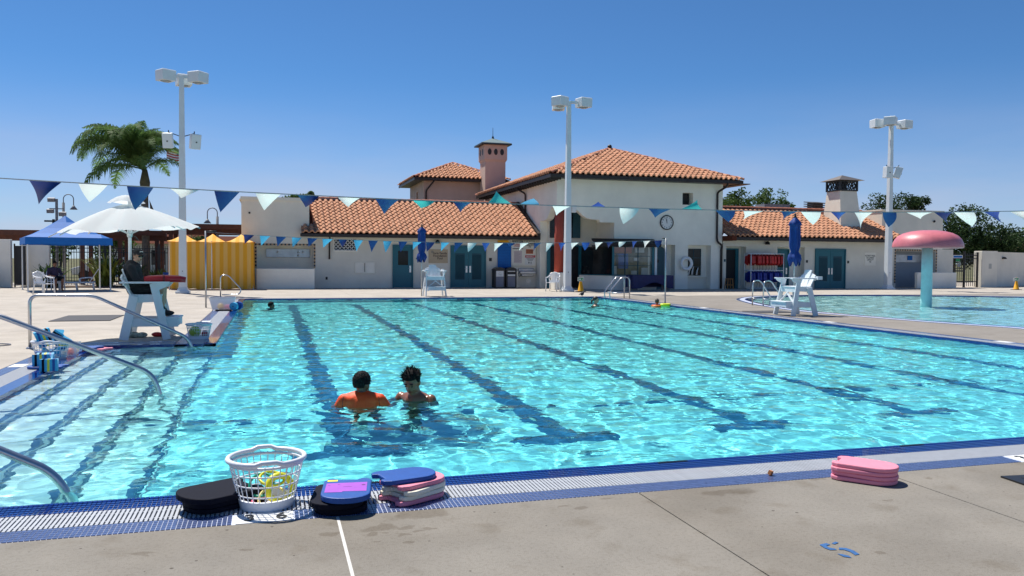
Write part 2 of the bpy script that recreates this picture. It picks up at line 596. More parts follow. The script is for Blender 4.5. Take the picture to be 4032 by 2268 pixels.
# orientation of SPL: outward normal is chosen so that the offset grows
def area(P): return sum(P[i-1][0]*P[i][1]-P[i][0]*P[i-1][1] for i in range(len(P)))/2
OUT = -1 if area(SPL) > 0 else 1
def ring_between(A, B, za, zb, mb):
    n = len(A)
    vs = [(x,y,za) for x,y in A]+[(x,y,zb) for x,y in B]
    return mb.add(vs, [(i,(i+1) % n,n+(i+1) % n,n+i) for i in range(n)])
import bmesh
def sheet_with_hole(name, outer, hole, z, mat, parent):
    bm = bmesh.new()
    edges = []
    for loop in (outer, hole):
        vv = [bm.verts.new((x,y,z)) for x,y in loop]
        edges += [bm.edges.new((vv[i-1], vv[i])) for i in range(len(vv))]
    bmesh.ops.triangle_fill(bm, use_beauty=True, edges=edges)
    for f in bm.faces:
        if f.normal.z < 0: f.normal_flip()
    me = bpy.data.meshes.new(name)
    bm.to_mesh(me); bm.free()
    me.materials.append(mat)
    o = bpy.data.objects.new(name, me)
    col.objects.link(o)
    o.parent = parent
    return o
SPLO = offset_loop(SPL, OUT*0.42)
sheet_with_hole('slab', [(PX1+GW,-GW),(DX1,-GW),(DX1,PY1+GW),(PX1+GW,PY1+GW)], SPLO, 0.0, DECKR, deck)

# ground beyond the deck, out to the horizon
GRD = pm('ground', (0.16,0.14,0.09), 0.95, spec=0.1, noise=(0.4,0.4), c2=(0.07,0.09,0.035))
g = MB()
B = 900
for a in ((-B,B,-B,DY0),(-B,B,DY1,B),(-B,DX0,DY0,DY1),(DX1,B,DY0,DY1)):
    g.add([(a[0],a[2],-0.02),(a[1],a[2],-0.02),(a[1],a[3],-0.02),(a[0],a[3],-0.02)], [(0,1,2,3)])
tag(g.build('ground', GRD), kind='structure')

# ------------------------------------------------------------------ pool basin
PLAST = pm('pool_plaster', (0.78,0.96,0.97), 0.75, noise=(1.5,0.05), bump=(60,0.1))  # cyan in the plaster stands in for red light absorbed by deep water
STEPP = pm('step_plaster', (0.93,0.95,0.94), 0.75, noise=(1.5,0.04), bump=(60,0.1))  # whiter plaster on the steps, where shallow water would absorb less
LANE = pm('lane_tile', S(54,92,134), 0.4, noise=(25,0.2))
NOSE = pm('cobalt_tile', S(14,46,124), 0.12, noise=(30,0.3), coat=0.5, rand=0.1)
BANDT = pm('slate_blue_tile', S(84,98,138), 0.25, noise=(26,0.28), coat=0.2)
GROUT = pm('grout', S(200,208,226), 0.8)
BLKT = pm('black_tile', (0.012,0.012,0.016), 0.15)
SLAT = pm('grate_plastic', S(176,180,186), 0.5, noise=(14,0.08), rand=0.06)
TROUGH = pm('gutter_trough', (0.012,0.013,0.016), 0.8)

pool = bpy.data.objects.new('pool_basin', None)
col.objects.link(pool)
tag(pool, kind='structure')
RECV = []
def zf(y): return -1.07 - 0.26*y/25
fl = MB().add([(PX0,0,zf(0)),(PX1,0,zf(0)),(PX1,PY1,zf(PY1)),(PX0,PY1,zf(PY1))], [(0,1,2,3)])
fl.add([(AX0,0,-1.0),(PX0,0,-1.0),(PX0,AY1,-1.0),(AX0,AY1,-1.0)], [(0,1,2,3)])
RECV.append(fl.build('pool_floor', PLAST, pool))
def wallq(mb, a, b, z0, z1):
    mb.add([(*a,z0),(*b,z0),(*b,z1),(*a,z1)], [(0,1,2,3)])
outline = [(AX0,0),(PX1,0),(PX1,PY1),(PX0,PY1),(PX0,AY1),(AX0,AY1)]
wl, wt = MB(), MB()
for i in range(6):
    a, b = outline[i], outline[(i+1) % 6]
    wallq(wl, a, b, -1.6, -0.16)
    wallq(wt, a, b, -0.16, 0.004)
RECV.append(wl.build('pool_wall', PLAST, pool))
RECV.append(wt.build('waterline_tile', NOSE, pool))
# stairs in the alcove, each with a dark nosing tile
steps = ((AX0,-2.36,-0.20),(-2.36,-1.89,-0.45),(-1.89,-1.40,-0.70),(-1.40,-0.93,-0.93))
for (a, b, z) in steps:
    RECV.append(MB().box(a, b, 0.001, AY1-0.001, -1.3, z).build('step', STEPP, pool))
    RECV.append(MB().box(b-0.045, b+0.003, 0.002, AY1-0.002, z-0.06, z+0.003).build('step_nosing', LANE, pool))
LX = [0.65+2.07*k for k in range(6)]
for x in LX:
    l = MB()
    def strip(x0, x1, y0, y1):
        l.add([(x0,y0,zf(y0)+.004),(x1,y0,zf(y0)+.004),(x1,y1,zf(y1)+.004),(x0,y1,zf(y1)+.004)], [(0,1,2,3)])
    strip(x-0.125, x+0.125, 2.0, 23.0)
    strip(x-0.5, x-0.125, 2.0, 2.25); strip(x+0.125, x+0.5, 2.0, 2.25)
    strip(x-0.5, x-0.125, 22.75, 23.0); strip(x+0.125, x+0.5, 22.75, 23.0)
    RECV.append(l.build('lane_line', LANE, pool))
    RECV.append(MB().box(x-0.12, x+0.12, 24.985, 24.999, -0.95, -0.2).build('wall_target', LANE, pool))
for o in RECV:
    o.cycles.is_caustics_receiver = True

# gutter strip: runs are (start, end) along the water edge with the outward normal
gut = bpy.data.objects.new('pool_gutter', None)
col.objects.link(gut)
tag(gut, kind='structure')
runs = [((AX0-GW,0),(PX1+GW,0),(0,-1)), ((PX1,0),(PX1,PY1),(1,0)), ((PX1+GW,PY1),(PX0-GW,PY1),(0,1)),
        ((PX0,PY1),(PX0,AY1),(-1,0)), ((PX0,AY1),(AX0-GW,AY1),(0,1)), ((AX0,AY1),(AX0,0),(-1,0))]
slat_me = None
PIT = 0.0245
slats_all = []
def pt(a, d, n, s, u, z): return (a[0]+d[0]*s+n[0]*u, a[1]+d[1]*s+n[1]*u, z)
def runbox(mb, a, d, n, s0, s1, u0, u1, z0, z1):
    x = [pt(a,d,n,s,u,0) for s,u in ((s0,u0),(s1,u1))]
    mb.box(min(x[0][0],x[1][0]), max(x[0][0],x[1][0]), min(x[0][1],x[1][1]), max(x[0][1],x[1][1]), z0, z1)
for ri, (a, b, n) in enumerate(runs):
    L_ = math.hypot(b[0]-a[0], b[1]-a[1])
    d = ((b[0]-a[0])/L_, (b[1]-a[1])/L_)
    lo, hi = (0.0, L_)
    if ri in (1,): lo, hi = 0.0, L_
    if ri == 3: hi = L_ - 0.0
    if ri == 4: lo = 0.66
    base = MB(); runbox(base, a, d, n, lo, hi, 0.003, 0.19, -0.2, -0.006)
    runbox(base, a, d, n, lo, hi, 0.462, 0.642, -0.2, -0.004)
    base.build('grout_bed', GROUT, gut)
    tr = MB(); runbox(tr, a, d, n, lo, hi, 0.185, 0.47, -0.22, -0.16); runbox(tr, a, d, n, lo, hi, 0.642, 0.65, -0.2, -0.03)
    tr.build('trough', TROUGH, gut)
    pitch = 0.0255
    nose, flat, band, blk = MB(), MB(), MB(), MB()
    k = 0
    s = lo
    near = ri == 0
    ns = int((hi-lo)/pitch)
    if near:
        for i in range(ns):
            s0 = lo+i*pitch; s1 = s0+pitch-0.0042
            x = a[0]+s0
            isb = any(abs(x-lx) < 0.12 for lx in LX)
            tgt = blk if isb else nose
            # bullnose tile: rounded over the water edge
            prof = [(0.0,-0.05),(-0.012,-0.02),(-0.006,0.004),(0.010,0.012),(0.028,0.014),(0.046,0.010),(0.046,-0.004)]
            tgt.add([pt(a,d,n,s0,u,z) for u,z in prof]+[pt(a,d,n,s1,u,z) for u,z in prof],
                [(j+1,j,j+7,j+8) for j in range(6)] + [tuple(range(6,-1,-1)), tuple(range(7,14))])
            for r in range(4):
                u0 = 0.050+r*0.0348
                z = 0.008-0.0022*r
                runbox(flat, a, d, n, s0, s1, u0, u0+0.0302, -0.01, z)
            for r in range(5):
                u0 = 0.465+r*0.0352
                if -0.21 < x < 0.105 or 5.22 < x < 5.57: continue
                runbox(band, a, d, n, s0, s1, u0, u0+0.0308, -0.012, 0.0)
    else:
        runbox(nose, a, d, n, lo, hi, -0.006, 0.046, -0.05, 0.012)
        step = 0.102 if ri in (3,4,5) else 0.31
        m = int((hi-lo)/step)
        for i in range(m):
            s0 = lo+i*step
            runbox(flat, a, d, n, s0, s0+step-0.004, 0.050, 0.118, -0.01, 0.006)
            runbox(flat, a, d, n, s0, s0+step-0.004, 0.121, 0.189, -0.01, 0.001)
            runbox(band, a, d, n, s0, s0+step-0.004, 0.465, 0.551, -0.012, 0.0)
            runbox(band, a, d, n, s0, s0+step-0.004, 0.555, 0.641, -0.012, 0.0)
    for mb, nm, mt in ((nose,'bullnose_tile',NOSE),(flat,'mosaic_tile',NOSE),(band,'border_tile',BANDT),(blk,'lane_marker_tile',BLKT)):
        if mb.v:
            tag(mb.build(nm, mt, gut, auto=50), kind='stuff')
    # grate slats
    ns = int((hi-lo)/PIT)
    for i in range(ns):
        s0 = lo+i*PIT
        slats_all.append((ri, a, d, n, s0))
    rod = MB()
    for u in (0.255, 0.395):
        runbox(rod, a, d, n, lo, hi, u-0.005, u+0.005, -0.020, -0.004)
    rod.build('grate_rod', SLAT, gut)
slat_me = MB().box(-0.0075, 0.0075, -0.133, 0.133, -0.022, 0.0).mesh('slat', SLAT)
cnt = 0
rest = MB()
for (ri, a, d, n, s0) in sorted(slats_all, key=lambda q: (q[0] != 0, abs(pt(q[1],q[2],q[3],q[4],0.325,0)[0]-0.6))):
    c = pt(a,d,n,s0+PIT/2,0.325,0)
    if ri == 0 and cnt < 300:
        place('slat', slat_me, gut, c, (0,0,random.uniform(-0.004,0.004)))
        cnt += 1
    else:
        if abs(d[0]) > 0.5: rest.box(c[0]-.0075,c[0]+.0075,c[1]-.133,c[1]+.133,-0.022,0)
        else: rest.box(c[0]-.133,c[0]+.133,c[1]-.0075,c[1]+.0075,-0.022,0)
tag(rest.build('grate_slats', SLAT, gut), kind='stuff')
# depth markers set in to the border tiles
for (x0, x1, txt, tx) in ((-0.19,0.115,'3   6',-0.035),(5.24,5.58,'3   6',5.41)):
    MB().box(x0, x1, -0.640, -0.468, -0.012, 0.0005).build('depth_marker_tile', WHITE, gut)
    text_mesh(txt, 0.15, BLACK, 'depth_marker_number', gut, (tx,-0.556,0.002), (0,0,0), sx=0.85)
for (x, y) in ((-1.42,14.5),(-1.42,21.0),(-3.2,6.9),(12.9,11.5),(12.9,17.5),(12.9,6.6)):
    MB().box(x-0.09, x+0.09, y-0.16, y+0.16, -0.012, 0.003).build('depth_marker_tile', WHITE, gut)

# ------------------------------------------------------------------ water
def water_mat(name, colr, bump, shelf=False):
    m = bpy.data.materials.new(name)
    m.use_nodes = True
    t = m.node_tree
    t.nodes.clear()
    out = t.nodes.new('ShaderNodeOutputMaterial')
    gl = t.nodes.new('ShaderNodeBsdfGlass')
    gl.inputs['IOR'].default_value = 1.333
    gl.inputs['Roughness'].default_value = 0.0
    gl.inputs['Color'].default_value = (*colr, 1)
    tc = t.nodes.new('ShaderNodeTexCoord')
    n = t.nodes.new('ShaderNodeTexNoise')
    n.inputs['Scale'].default_value = 6.0
    n.inputs['Detail'].default_value = 2
    n.inputs['Roughness'].default_value = 0.5
    bp = t.nodes.new('ShaderNodeBump')
    bp.inputs['Strength'].default_value = bump
    bp.inputs['Distance'].default_value = 0.02
    t.links.new(tc.outputs['Object'], n.inputs['Vector'])
    t.links.new(n.outputs['Fac'], bp.inputs['Height'])
    t.links.new(bp.outputs[0], gl.inputs['Normal'])
    if shelf:
        # over the stairs the water is shallow and swallows less of the red
        sp = t.nodes.new('ShaderNodeSeparateXYZ')
        t.links.new(tc.outputs['Object'], sp.inputs[0])
        mr = t.nodes.new('ShaderNodeMapRange')
        mr.inputs['From Min'].default_value = -2.5
        mr.inputs['From Max'].default_value = -0.7
        t.links.new(sp.outputs[0], mr.inputs['Value'])
        cm = t.nodes.new('ShaderNodeMix')
        cm.data_type = 'RGBA'
        cm.inputs['A'].default_value = (0.86,0.99,1.0,1)
        cm.inputs['B'].default_value = (*colr,1)
        t.links.new(mr.outputs[0], cm.inputs['Factor'])
        t.links.new(cm.outputs['Result'], gl.inputs['Color'])
    t.links.new(gl.outputs[0], out.inputs['Surface'])
    return m
def wave(Xg, Yg, seed, amp, lmin, lmax, n=52):
    g_ = np.random.default_rng(seed)
    Z = np.zeros_like(Xg)
    wx = Xg + 0.10*np.sin(1.7*Yg+0.6*Xg) + 0.06*np.sin(4.1*Xg-2.3*Yg)
    wy = Yg + 0.10*np.sin(1.3*Xg-0.9*Yg) + 0.06*np.sin(3.7*Yg+1.9*Xg)
    for i in range(n):
        lam = lmin*(lmax/lmin)**g_.random()
        k = 2*np.pi/lam
        a = g_.normal(0.9, 1.1)
        s = amp*(0.55 if lam > 0.7 else 1.0)
        Z += s/k*np.sin(k*(np.cos(a)*wx+np.sin(a)*wy)+g_.random()*6.28)
    return Z
def grid_mesh(name, Xg, Yg, Z, keep, mat):
    ny, nx = Xg.shape
    co = np.stack([Xg,Yg,Z],-1).reshape(-1,3)
    idx = np.arange(nx*ny).reshape(ny,nx)
    q = np.stack([idx[:-1,:-1],idx[:-1,1:],idx[1:,1:],idx[1:,:-1]],-1).reshape(-1,4)
    cx = (Xg[:-1,:-1]+Xg[1:,1:]).ravel()/2
    cyy = (Yg[:-1,:-1]+Yg[1:,1:]).ravel()/2
    q = q[keep(cx, cyy)]
    used = np.unique(q)
    remap = -np.ones(len(co), int); remap[used] = np.arange(len(used))
    co = co[used]; q = remap[q]
    me = bpy.data.meshes.new(name)
    me.vertices.add(len(co)); me.vertices.foreach_set('co', co.ravel())
    me.loops.add(q.size); me.loops.foreach_set('vertex_index', q.ravel())
    me.polygons.add(len(q)); me.polygons.foreach_set('loop_start', np.arange(0, q.size, 4))
    me.polygons.foreach_set('use_smooth', np.ones(len(q), bool))
    me.update(); me.validate()
    me.materials.append(mat)
    o = bpy.data.objects.new(name, me)
    col.objects.link(o)
    o.cycles.is_caustics_caster = True
    return tag(o, kind='structure')
WATERZ = -0.025
ys = [0.001]
while ys[-1] < 25: ys.append(ys[-1] + (0.026 if ys[-1] < 7 else 0.042 if ys[-1] < 14 else 0.06))
ys = np.array(ys); ys[-1] = 24.999
xs = np.linspace(AX0+0.001, PX1-0.001, 400)
Xg, Yg = np.meshgrid(xs, ys)
Z = WATERZ + wave(Xg, Yg, 5, 0.0115, 0.09, 1.0, 70)
# rings around the two children who are moving in the water
for (bx, by, am) in ((0.87,2.95,0.006),(1.45,3.2,0.008)):
    r_ = np.hypot(Xg-bx, Yg-by)
    Z += am*np.sin(r_*2*np.pi/0.22)*np.exp(-((r_-0.35)/0.35)**2)
WATM = water_mat('pool_water', (0.50,0.985,1.0), 0.36, True)
grid_mesh('water', Xg, Yg, Z, lambda x, y: ~((x < PX0) & (y > AY1)), WATM)

# ------------------------------------------------------------------ activity pool
apool = bpy.data.objects.new('activity_pool_basin', None)
col.objects.link(apool)
tag(apool, kind='structure')
s0 = MB(); n_ = len(SPL)
s0.add([(x,y,-0.42) for x,y in SPL], [tuple(range(n_)) if area(SPL) > 0 else tuple(range(n_-1,-1,-1))])
fo = s0.build('pool_floor', pm('activity_plaster', (0.84,0.88,0.87), 0.75, noise=(1.5,0.06)), apool)
fo.cycles.is_caustics_receiver = True
so = ring_between(SPL, SPL, -0.42, 0.0, MB()).build('pool_wall', NOSE, apool)
E1 = offset_loop(SPL, OUT*0.11)
ring_between(SPL, E1, 0.012, 0.006, MB()).build('cobalt_edge', NOSE, apool)
E2 = offset_loop(SPL, OUT*0.30)
ring_between(E1, E2, 0.005, 0.004, MB()).build('pale_edge', pm('pale_edge_tile', S(196,204,226), 0.4, noise=(8,0.08)), apool)
ring_between(E2, SPLO, 0.003, 0.002, MB()).build('border_tile', BANDT, apool)
sx = np.linspace(15.0, 35.0, 260); sy = np.linspace(5.3, 25.8, 300)
Xs, Ys = np.meshgrid(sx, sy)
poly = np.array(SPL)
def inside(x, y):
    c = np.zeros(len(x), bool)
    j = len(poly)-1
    for i in range(len(poly)):
        xi, yi = poly[i]; xj, yj = poly[j]
        cond = ((yi > y) != (yj > y)) & (x < (xj-xi)*(y-yi)/(yj-yi+1e-12)+xi)
        c ^= cond
        j = i
    return c
def inside_grow(x, y):
    return inside(x, y) | inside(x+.08, y) | inside(x-.08, y) | inside(x, y+.08) | inside(x, y-.08)
Zs = -0.03 + wave(Xs, Ys, 9, 0.021, 0.22, 1.2, 44)
grid_mesh('water', Xs, Ys, Zs, inside_grow, water_mat('activity_water', (0.72,0.99,1.0), 0.6))

# ------------------------------------------------------------------ roofs of barrel tiles
CAM = Vector((0.0, -5.263, 1.435))
TP, TE = 0.29, 0.42                     # tile pitch across, exposure up the slope
def tile_profile(p):
    pts = []
    for i in range(4):                  # pan
        a = i/4
        pts.append((p*0.38*a, 0.012*math.cos(math.pi*2*a)-0.012))
    for i in range(7):                  # barrel
        a = math.pi*(1-i/6)
        pts.append((p*0.69+p*0.31*math.cos(a), p*0.33*math.sin(a)))
    return pts
def tile_mesh(name, p, e, mat):
    pr = tile_profile(p)
    n = len(pr)
    L_ = e*1.12
    vs = [(x,0,z+0.056) for x,z in pr]+[(x,L_,z) for x,z in pr]+[(x,0.004,max(-0.01,z*0.86-0.012)) for x,z in pr]
    fs = [(i,i+1,n+i+1,n+i) for i in range(n-1)]+[(2*n+i,2*n+i+1,i+1,i) for i in range(n-1)]
    m = MB().add(vs, fs)
    me = m.mesh(name, mat)
    smooth_by_angle(me, 50)
    return me
TILE_ME = tile_mesh('roof_tile', TP, TE, TILE)
CAP_ME = None
def cap_mesh():
    vs, fs = [], []
    for j,(y,r) in enumerate(((0,0.115),(0.45,0.098))):
        for i in range(7):
            a = math.pi*i/6
            vs.append((r*math.cos(a), y, r*math.sin(a)-0.02))
    fs = [(i,i+7,i+8,i+1) for i in range(6)]
    k = len(vs)
    vs += [(0.085*math.cos(math.pi*i/6), 0.006, 0.085*math.sin(math.pi*i/6)-0.02) for i in range(7)]
    fs += [(i+1, k+i+1, k+i, i) for i in range(6)]
    m = MB().add(vs, fs).mesh('ridge_tile', RIDGE)
    smooth_by_angle(m, 50)
    return m
CAP_ME = cap_mesh()

def roof_plane(roof, O, u, s, keep, ncol, nrow, budget, mats=None):
    """tiles over one sloping plane: O eave-left corner (world), u along the eave, s up the slope;
    keep(a,b) tells if the tile centred a along / b up is on the roof. Returns how many went in one by one."""
    u, s = Vector(u).normalized(), Vector(s).normalized()
    nrm = u.cross(s)
    o = Vector(O)
    base = wloc(roof)
    Mx = Matrix((u,s,nrm)).transposed().to_euler()
    spots = []
    for c in range(ncol):
        for r in range(nrow):
            if keep((c+0.5)*TP, (r+0.5)*TE):
                spots.append(o+u*(c*TP)+s*(r*TE)+nrm*0.03)
    spots.sort(key=lambda q: (q-CAM).length)
    rest = MB()
    src_v = [v.co.copy() for v in TILE_ME.vertices]
    src_f = [tuple(p.vertices) for p in TILE_ME.polygons]
    R3 = Matrix((u,s,nrm)).transposed()
    for i, q in enumerate(spots):
        jit = nrm*random.uniform(-0.006,0.008)+s*random.uniform(-0.012,0.012)
        if i < budget:
            e = Mx.copy()
            place('roof_tile', TILE_ME, roof, q+jit-base, e)
        else:
            rest.add([R3 @ v + q + jit - base for v in src_v], src_f)
    if rest.v:
        me = rest.mesh('roof_tiles', TILE)
        smooth_by_angle(me, 50)
        ob = bpy.data.objects.new('roof_tiles', me)
        col.objects.link(ob)
        ob.parent = roof
        tag(ob, kind='stuff')
    return min(len(spots), budget)
def cap_run(roof, p, q, name='ridge_tile'):
    p, q = Vector(p), Vector(q)
    d = (q-p); L_ = d.length; d.normalize()
    up_ = Vector((0,0,1)); s_ = d.cross(up_).normalized(); nn = s_.cross(d)
    e = Matrix((s_, d, nn)).transposed().to_euler()
    n = int(L_/0.38)
    for i in range(n):
        place(name, CAP_ME, roof, p+d*(i*L_/n)+nn*0.06-wloc(roof), e)

def wall_grid(mb, xs, zs, solid, y0, y1, axis='y'):
    """a wall with rectangular openings: front at y0, back at y1, reveals where solid meets opening"""
    def P(x, y, z): return (x,y,z) if axis == 'y' else (y,x,z)
    nx, nz = len(xs)-1, len(zs)-1
    ok = [[solid((xs[i]+xs[i+1])/2, (zs[j]+zs[j+1])/2) for j in range(nz)] for i in range(nx)]
    for i in range(nx):
        for j in range(nz):
            if not ok[i][j]: continue
            a, b, c, d = xs[i], xs[i+1], zs[j], zs[j+1]
            mb.add([P(a,y0,c),P(b,y0,c),P(b,y0,d),P(a,y0,d)], [(0,1,2,3)])
            mb.add([P(a,y1,c),P(b,y1,c),P(b,y1,d),P(a,y1,d)], [(3,2,1,0)])
            for (di,dj,e) in ((-1,0,(a,c,a,d)),(1,0,(b,c,b,d)),(0,-1,(a,c,b,c)),(0,1,(a,d,b,d))):
                ii, jj = i+di, j+dj
                if not (0 <= ii < nx and 0 <= jj < nz) or not ok[ii][jj]:
                    mb.add([P(e[0],y0,e[1]),P(e[2],y0,e[3]),P(e[2],y1,e[3]),P(e[0],y1,e[1])], [(0,1,2,3)])
    return mb
def rect_wall(x0, x1, z1, holes, y0, y1, axis='y', z0=0.0):
    xs = sorted({x0,x1,*[h[0] for h in holes],*[h[1] for h in holes]})
    zs = sorted({z0,z1,*[h[2] for h in holes],*[h[3] for h in holes]})
    return wall_grid(MB(), xs, zs, lambda x, z: not any(h[0] < x < h[1] and h[2] < z < h[3] for h in holes), y0, y1, axis)

def door(root, x0, x1, z1, y, leaves=1, pane='tall', handle=True, mat=TEAL, pmat=TEALD):
    """flush metal door(s) in a steel frame; y is the face of the leaf"""
    fr = MB()
    for (a,b,c,d) in ((x0-0.05,x0,0,z1+0.05),(x1,x1+0.05,0,z1+0.05),(x0,x1,z1,z1+0.05)):
        fr.box(a,b,y-0.05,y+0.08,c,d)
    fr.build('door_frame', mat, root, world=True)
    wd = (x1-x0)/leaves
    for i in range(leaves):
        a = x0+i*wd+0.006; b = x0+(i+1)*wd-0.006
        d = MB().box(a, b, y, y+0.05, 0.02, z1-0.006).build('door', mat, root, world=True)
        if pane == 'tall':
            MB().box(a+0.19, b-0.19, y-0.012, y-0.001, 0.42, z1-0.35).build('louvre_panel', pmat, d, world=True)
            lv = MB()
            z = 0.46
            while z < z1-0.4:
                lv.obox(((a+b)/2, y-0.016, z), (b-a-0.42, 0.012, 0.03), (R(35),0,0)); z += 0.055
            lv.build('louvre', pmat, d, world=True)
        elif pane == 'window':
            MB().box(a+0.22, b-0.2, y-0.012, y-0.001, 1.15, z1-0.25).build('door_window', GLASS, d, world=True)
        if handle:
            hx = b-0.09 if i == 0 else a+0.09
            hb = MB().box(hx-0.045, hx+0.045, y-0.014, y-0.002, 0.78, 1.12)
            hb.tube([(hx,y-0.014,0.98),(hx,y-0.06,0.98),(hx-0.11,y-0.06,0.98)], 0.011, 6)
            hb.build('handle', STEEL, d, world=True)
    return root

def dome_lamp(root, x, y, z):
    m = MB()
    m.lathe([(0.13,0.0),(0.125,0.05),(0.09,0.13),(0.04,0.17),(0.0,0.18)], 12, (x,y,z))
    m.box(x-0.04, x+0.04, y, y+0.16, z+0.02, z+0.14)
    m.build('wall_lamp', BLACK, root, world=True, auto=40)
def small_sign(root, x, z, y, w=0.13, h=0.15, mat=None, name='small_sign'):
    return MB().box(x-w/2, x+w/2, y-0.016, y-0.001, z-h/2, z+h/2).build(name, mat or BLACK, root, world=True)
def downspout(root, path, w=0.09):
    p = [Vector(q) for q in path]
    MB().tube(fillet(p, 0.12, 4), w/2, 8).build('downspout', BROWN, root, world=True, smooth=True)
def niche_tiles(root, x0, x1, z0, z1, y):
    s_, k = 0.085, 0.165
    n = int((x1-x0)/k)
    me = MB().box(-s_/2, s_/2, -0.012, 0.0, -s_/2, s_/2).mesh('border_tile', BLACK)
    me2 = MB().box(-s_/2+0.004, s_/2-0.004, -0.008, 0.0, -s_/2, s_/2).mesh('border_tile', pm('tan_tile', S(196,160,120), 0.5))
    base = wloc(root)
    def put(x, z, i):
        place('border_tile', me if i % 2 == 0 else me2, root, Vector((x,y-0.002,z))-base)
    n = int(round((x1-x0)/s_))
    for i in range(n+1): put(x0+(x1-x0)*i/n, z1, i)
    m = int(round((z1-z0)/s_))
    for i in range(1, m+1):
        put(x0, z1-i*s_, i); put(x1, z1-i*s_, i)

# ------------------------------------------------------------------ left wing with changing rooms
LW = thing('bathhouse_wing', 'long low cream bathhouse wing with terracotta roof and two teal doorways, left of the clock', 'building', (1.8,36.2,0))
FY = 36.2
holes = [(-0.66,1.98,0.0,2.06), (2.99,4.12,1.87,2.42)]
rect_wall(-1.37, 13.48, 2.75, holes, FY, FY+0.3).build('wall', STUC, LW, world=True)
MB().box(-1.37,-1.07,FY+0.3,40,0,2.75).build('side_wall', STUC, LW, world=True)
# parapet block at the left end
pb = MB().box(-1.37, 1.79, FY, 40.0, 2.7505, 4.24)
pb.build('parapet', STUC, LW, world=True)
MB().prism([(-1.47,4.24),(-1.40,4.33),(-1.42,4.40),(1.83,4.40),(1.80,4.24)], 'y', FY-0.06, 40.06).build('coping', STUC, LW, world=True)
MB().lathe([(0.05,0),(0.05,0.05)], 10, (0,0,0)).build('vent_hole', BLACK, LW, loc=Vector((-1.0,FY-0.03,3.62))-wloc(LW)).rotation_euler = (R(-90),0,0)
# shower niche
nb = MB().box(-0.66,1.98,FY+0.75,FY+0.8,0,2.06)
nb.box(-0.70,-0.66,FY+0.3,FY+0.8,0,2.06); nb.box(1.98,2.02,FY+0.3,FY+0.8,0,2.06); nb.box(-0.66,1.98,FY+0.3,FY+0.8,2.06,2.1)
nb.build('niche', STUCW, LW, world=True)
MB().box(-0.25,1.85,FY+0.70,FY+0.745,1.50,1.92).build('shower_panel', STEELD, LW, world=True, bevel=0.01)
for x in (0.3,1.28,1.5):
    sh = MB()
    sh.lathe([(0.03,0),(0.045,-0.05),(0.02,-0.06)], 8, (x,FY+0.64,1.78)); sh.tube([(x,FY+0.7,1.82),(x,FY+0.64,1.82),(x,FY+0.64,1.78)],0.012,6)
    sh.build('shower_head', STEEL, LW, world=True, smooth=True)
MB().ell((1.28,FY+0.68,1.6),0.05,8,6).build('shower_valve', STEEL, LW, world=True, smooth=True)
niche_tiles(LW, -0.72, 2.04, 0.98, 2.12, FY)
MB().box(-0.67,1.98,34.95,35.15,0,0.96).build('screen_wall', STUCW, LW, world=True, bevel=0.02)
# window with crossed lattice
MB().box(2.99,4.12,FY+0.15,FY+0.2,1.87,2.42).build('lattice_backing', DARK, LW, world=True)
lat = MB()
for i in range(-3, 8):
    for sgn in (1,-1):
        x0 = 2.99+i*0.19; x1 = x0+sgn*0.55*0+0.55*sgn
        p, q = [x0,1.87], [x0+0.55*sgn,2.42]
        pts = []
        for t in (0,1): pts.append((p[0]+(q[0]-p[0])*t, p[1]+(q[1]-p[1])*t))
        lo, hi = 2.99, 4.12
        # clip to the opening
        def clip(a, b):
            t0, t1 = 0.0, 1.0
            d = b[0]-a[0]
            for lim, s in ((lo,1),(hi,-1)):
                f0, f1 = s*(a[0]-lim), s*(b[0]-lim)
                if f0 < 0 and f1 < 0: return None
                if f0 < 0: t0 = max(t0, f0/(f0-f1))
                if f1 < 0: t1 = min(t1, f0/(f0-f1))
            return ((a[0]+d*t0, a[1]+(b[1]-a[1])*t0),(a[0]+d*t1, a[1]+(b[1]-a[1])*t1)) if t1-t0 > 0.05 else None
        c = clip(pts[0], pts[1])
        if c: lat.beam((c[0][0],FY+0.10,c[0][1]),(c[1][0],FY+0.10,c[1][1]),0.035,0.035,(0,1,0))
lat.build('lattice', WHITE, LW, world=True)
wf = MB()
for (a,b,c,d) in ((2.95,4.16,1.80,1.87),(2.95,2.99,1.87,2.42),(4.12,4.16,1.87,2.42),(2.95,4.16,2.42,2.46)): wf.box(a,b,FY-0.03,FY+0.05,c,d)
wf.build('window_frame', STUCW, LW, world=True)
# folded wall bench
fb = MB()
for (a,b,c,d) in ((4.0,4.99,0.72,0.76),(4.0,4.99,1.25,1.29),(4.0,4.04,0.76,1.25),(4.95,4.99,0.76,1.25)): fb.box(a,b,FY-0.05,FY-0.002,c,d)
fb.box(4.04,4.95,FY-0.03,FY-0.004,0.76,1.25)
fb.build('folding_bench', STUCW, LW, world=True, bevel=0.008)
MB().box(4.47,4.49,FY-0.06,FY-0.031,0.8,1.24).build('bench_strap', BLACK, LW, world=True)
small_sign(LW, 2.62, 0.48, FY, 0.10, 0.14, BLACK, 'outlet_box')
door(LW, 5.92, 6.86, 2.12, FY-0.04, 1, 'window')
door(LW, 8.90, 10.68, 2.12, FY-0.04, 2, 'tall')
tri = MB().prism([(7.05,1.5),(7.19,1.5),(7.19,1.34)], 'y', FY-0.02, FY-0.002)
tri.build('restroom_sign', BLACK, LW, world=True)
small_sign(LW, 10.98, 1.46, FY, 0.15, 0.17, BLACK, 'restroom_sign')
sg = MB().box(7.71,8.71,FY-0.03,FY-0.002,1.26,1.97).build('name_sign', TAN, LW, world=True)
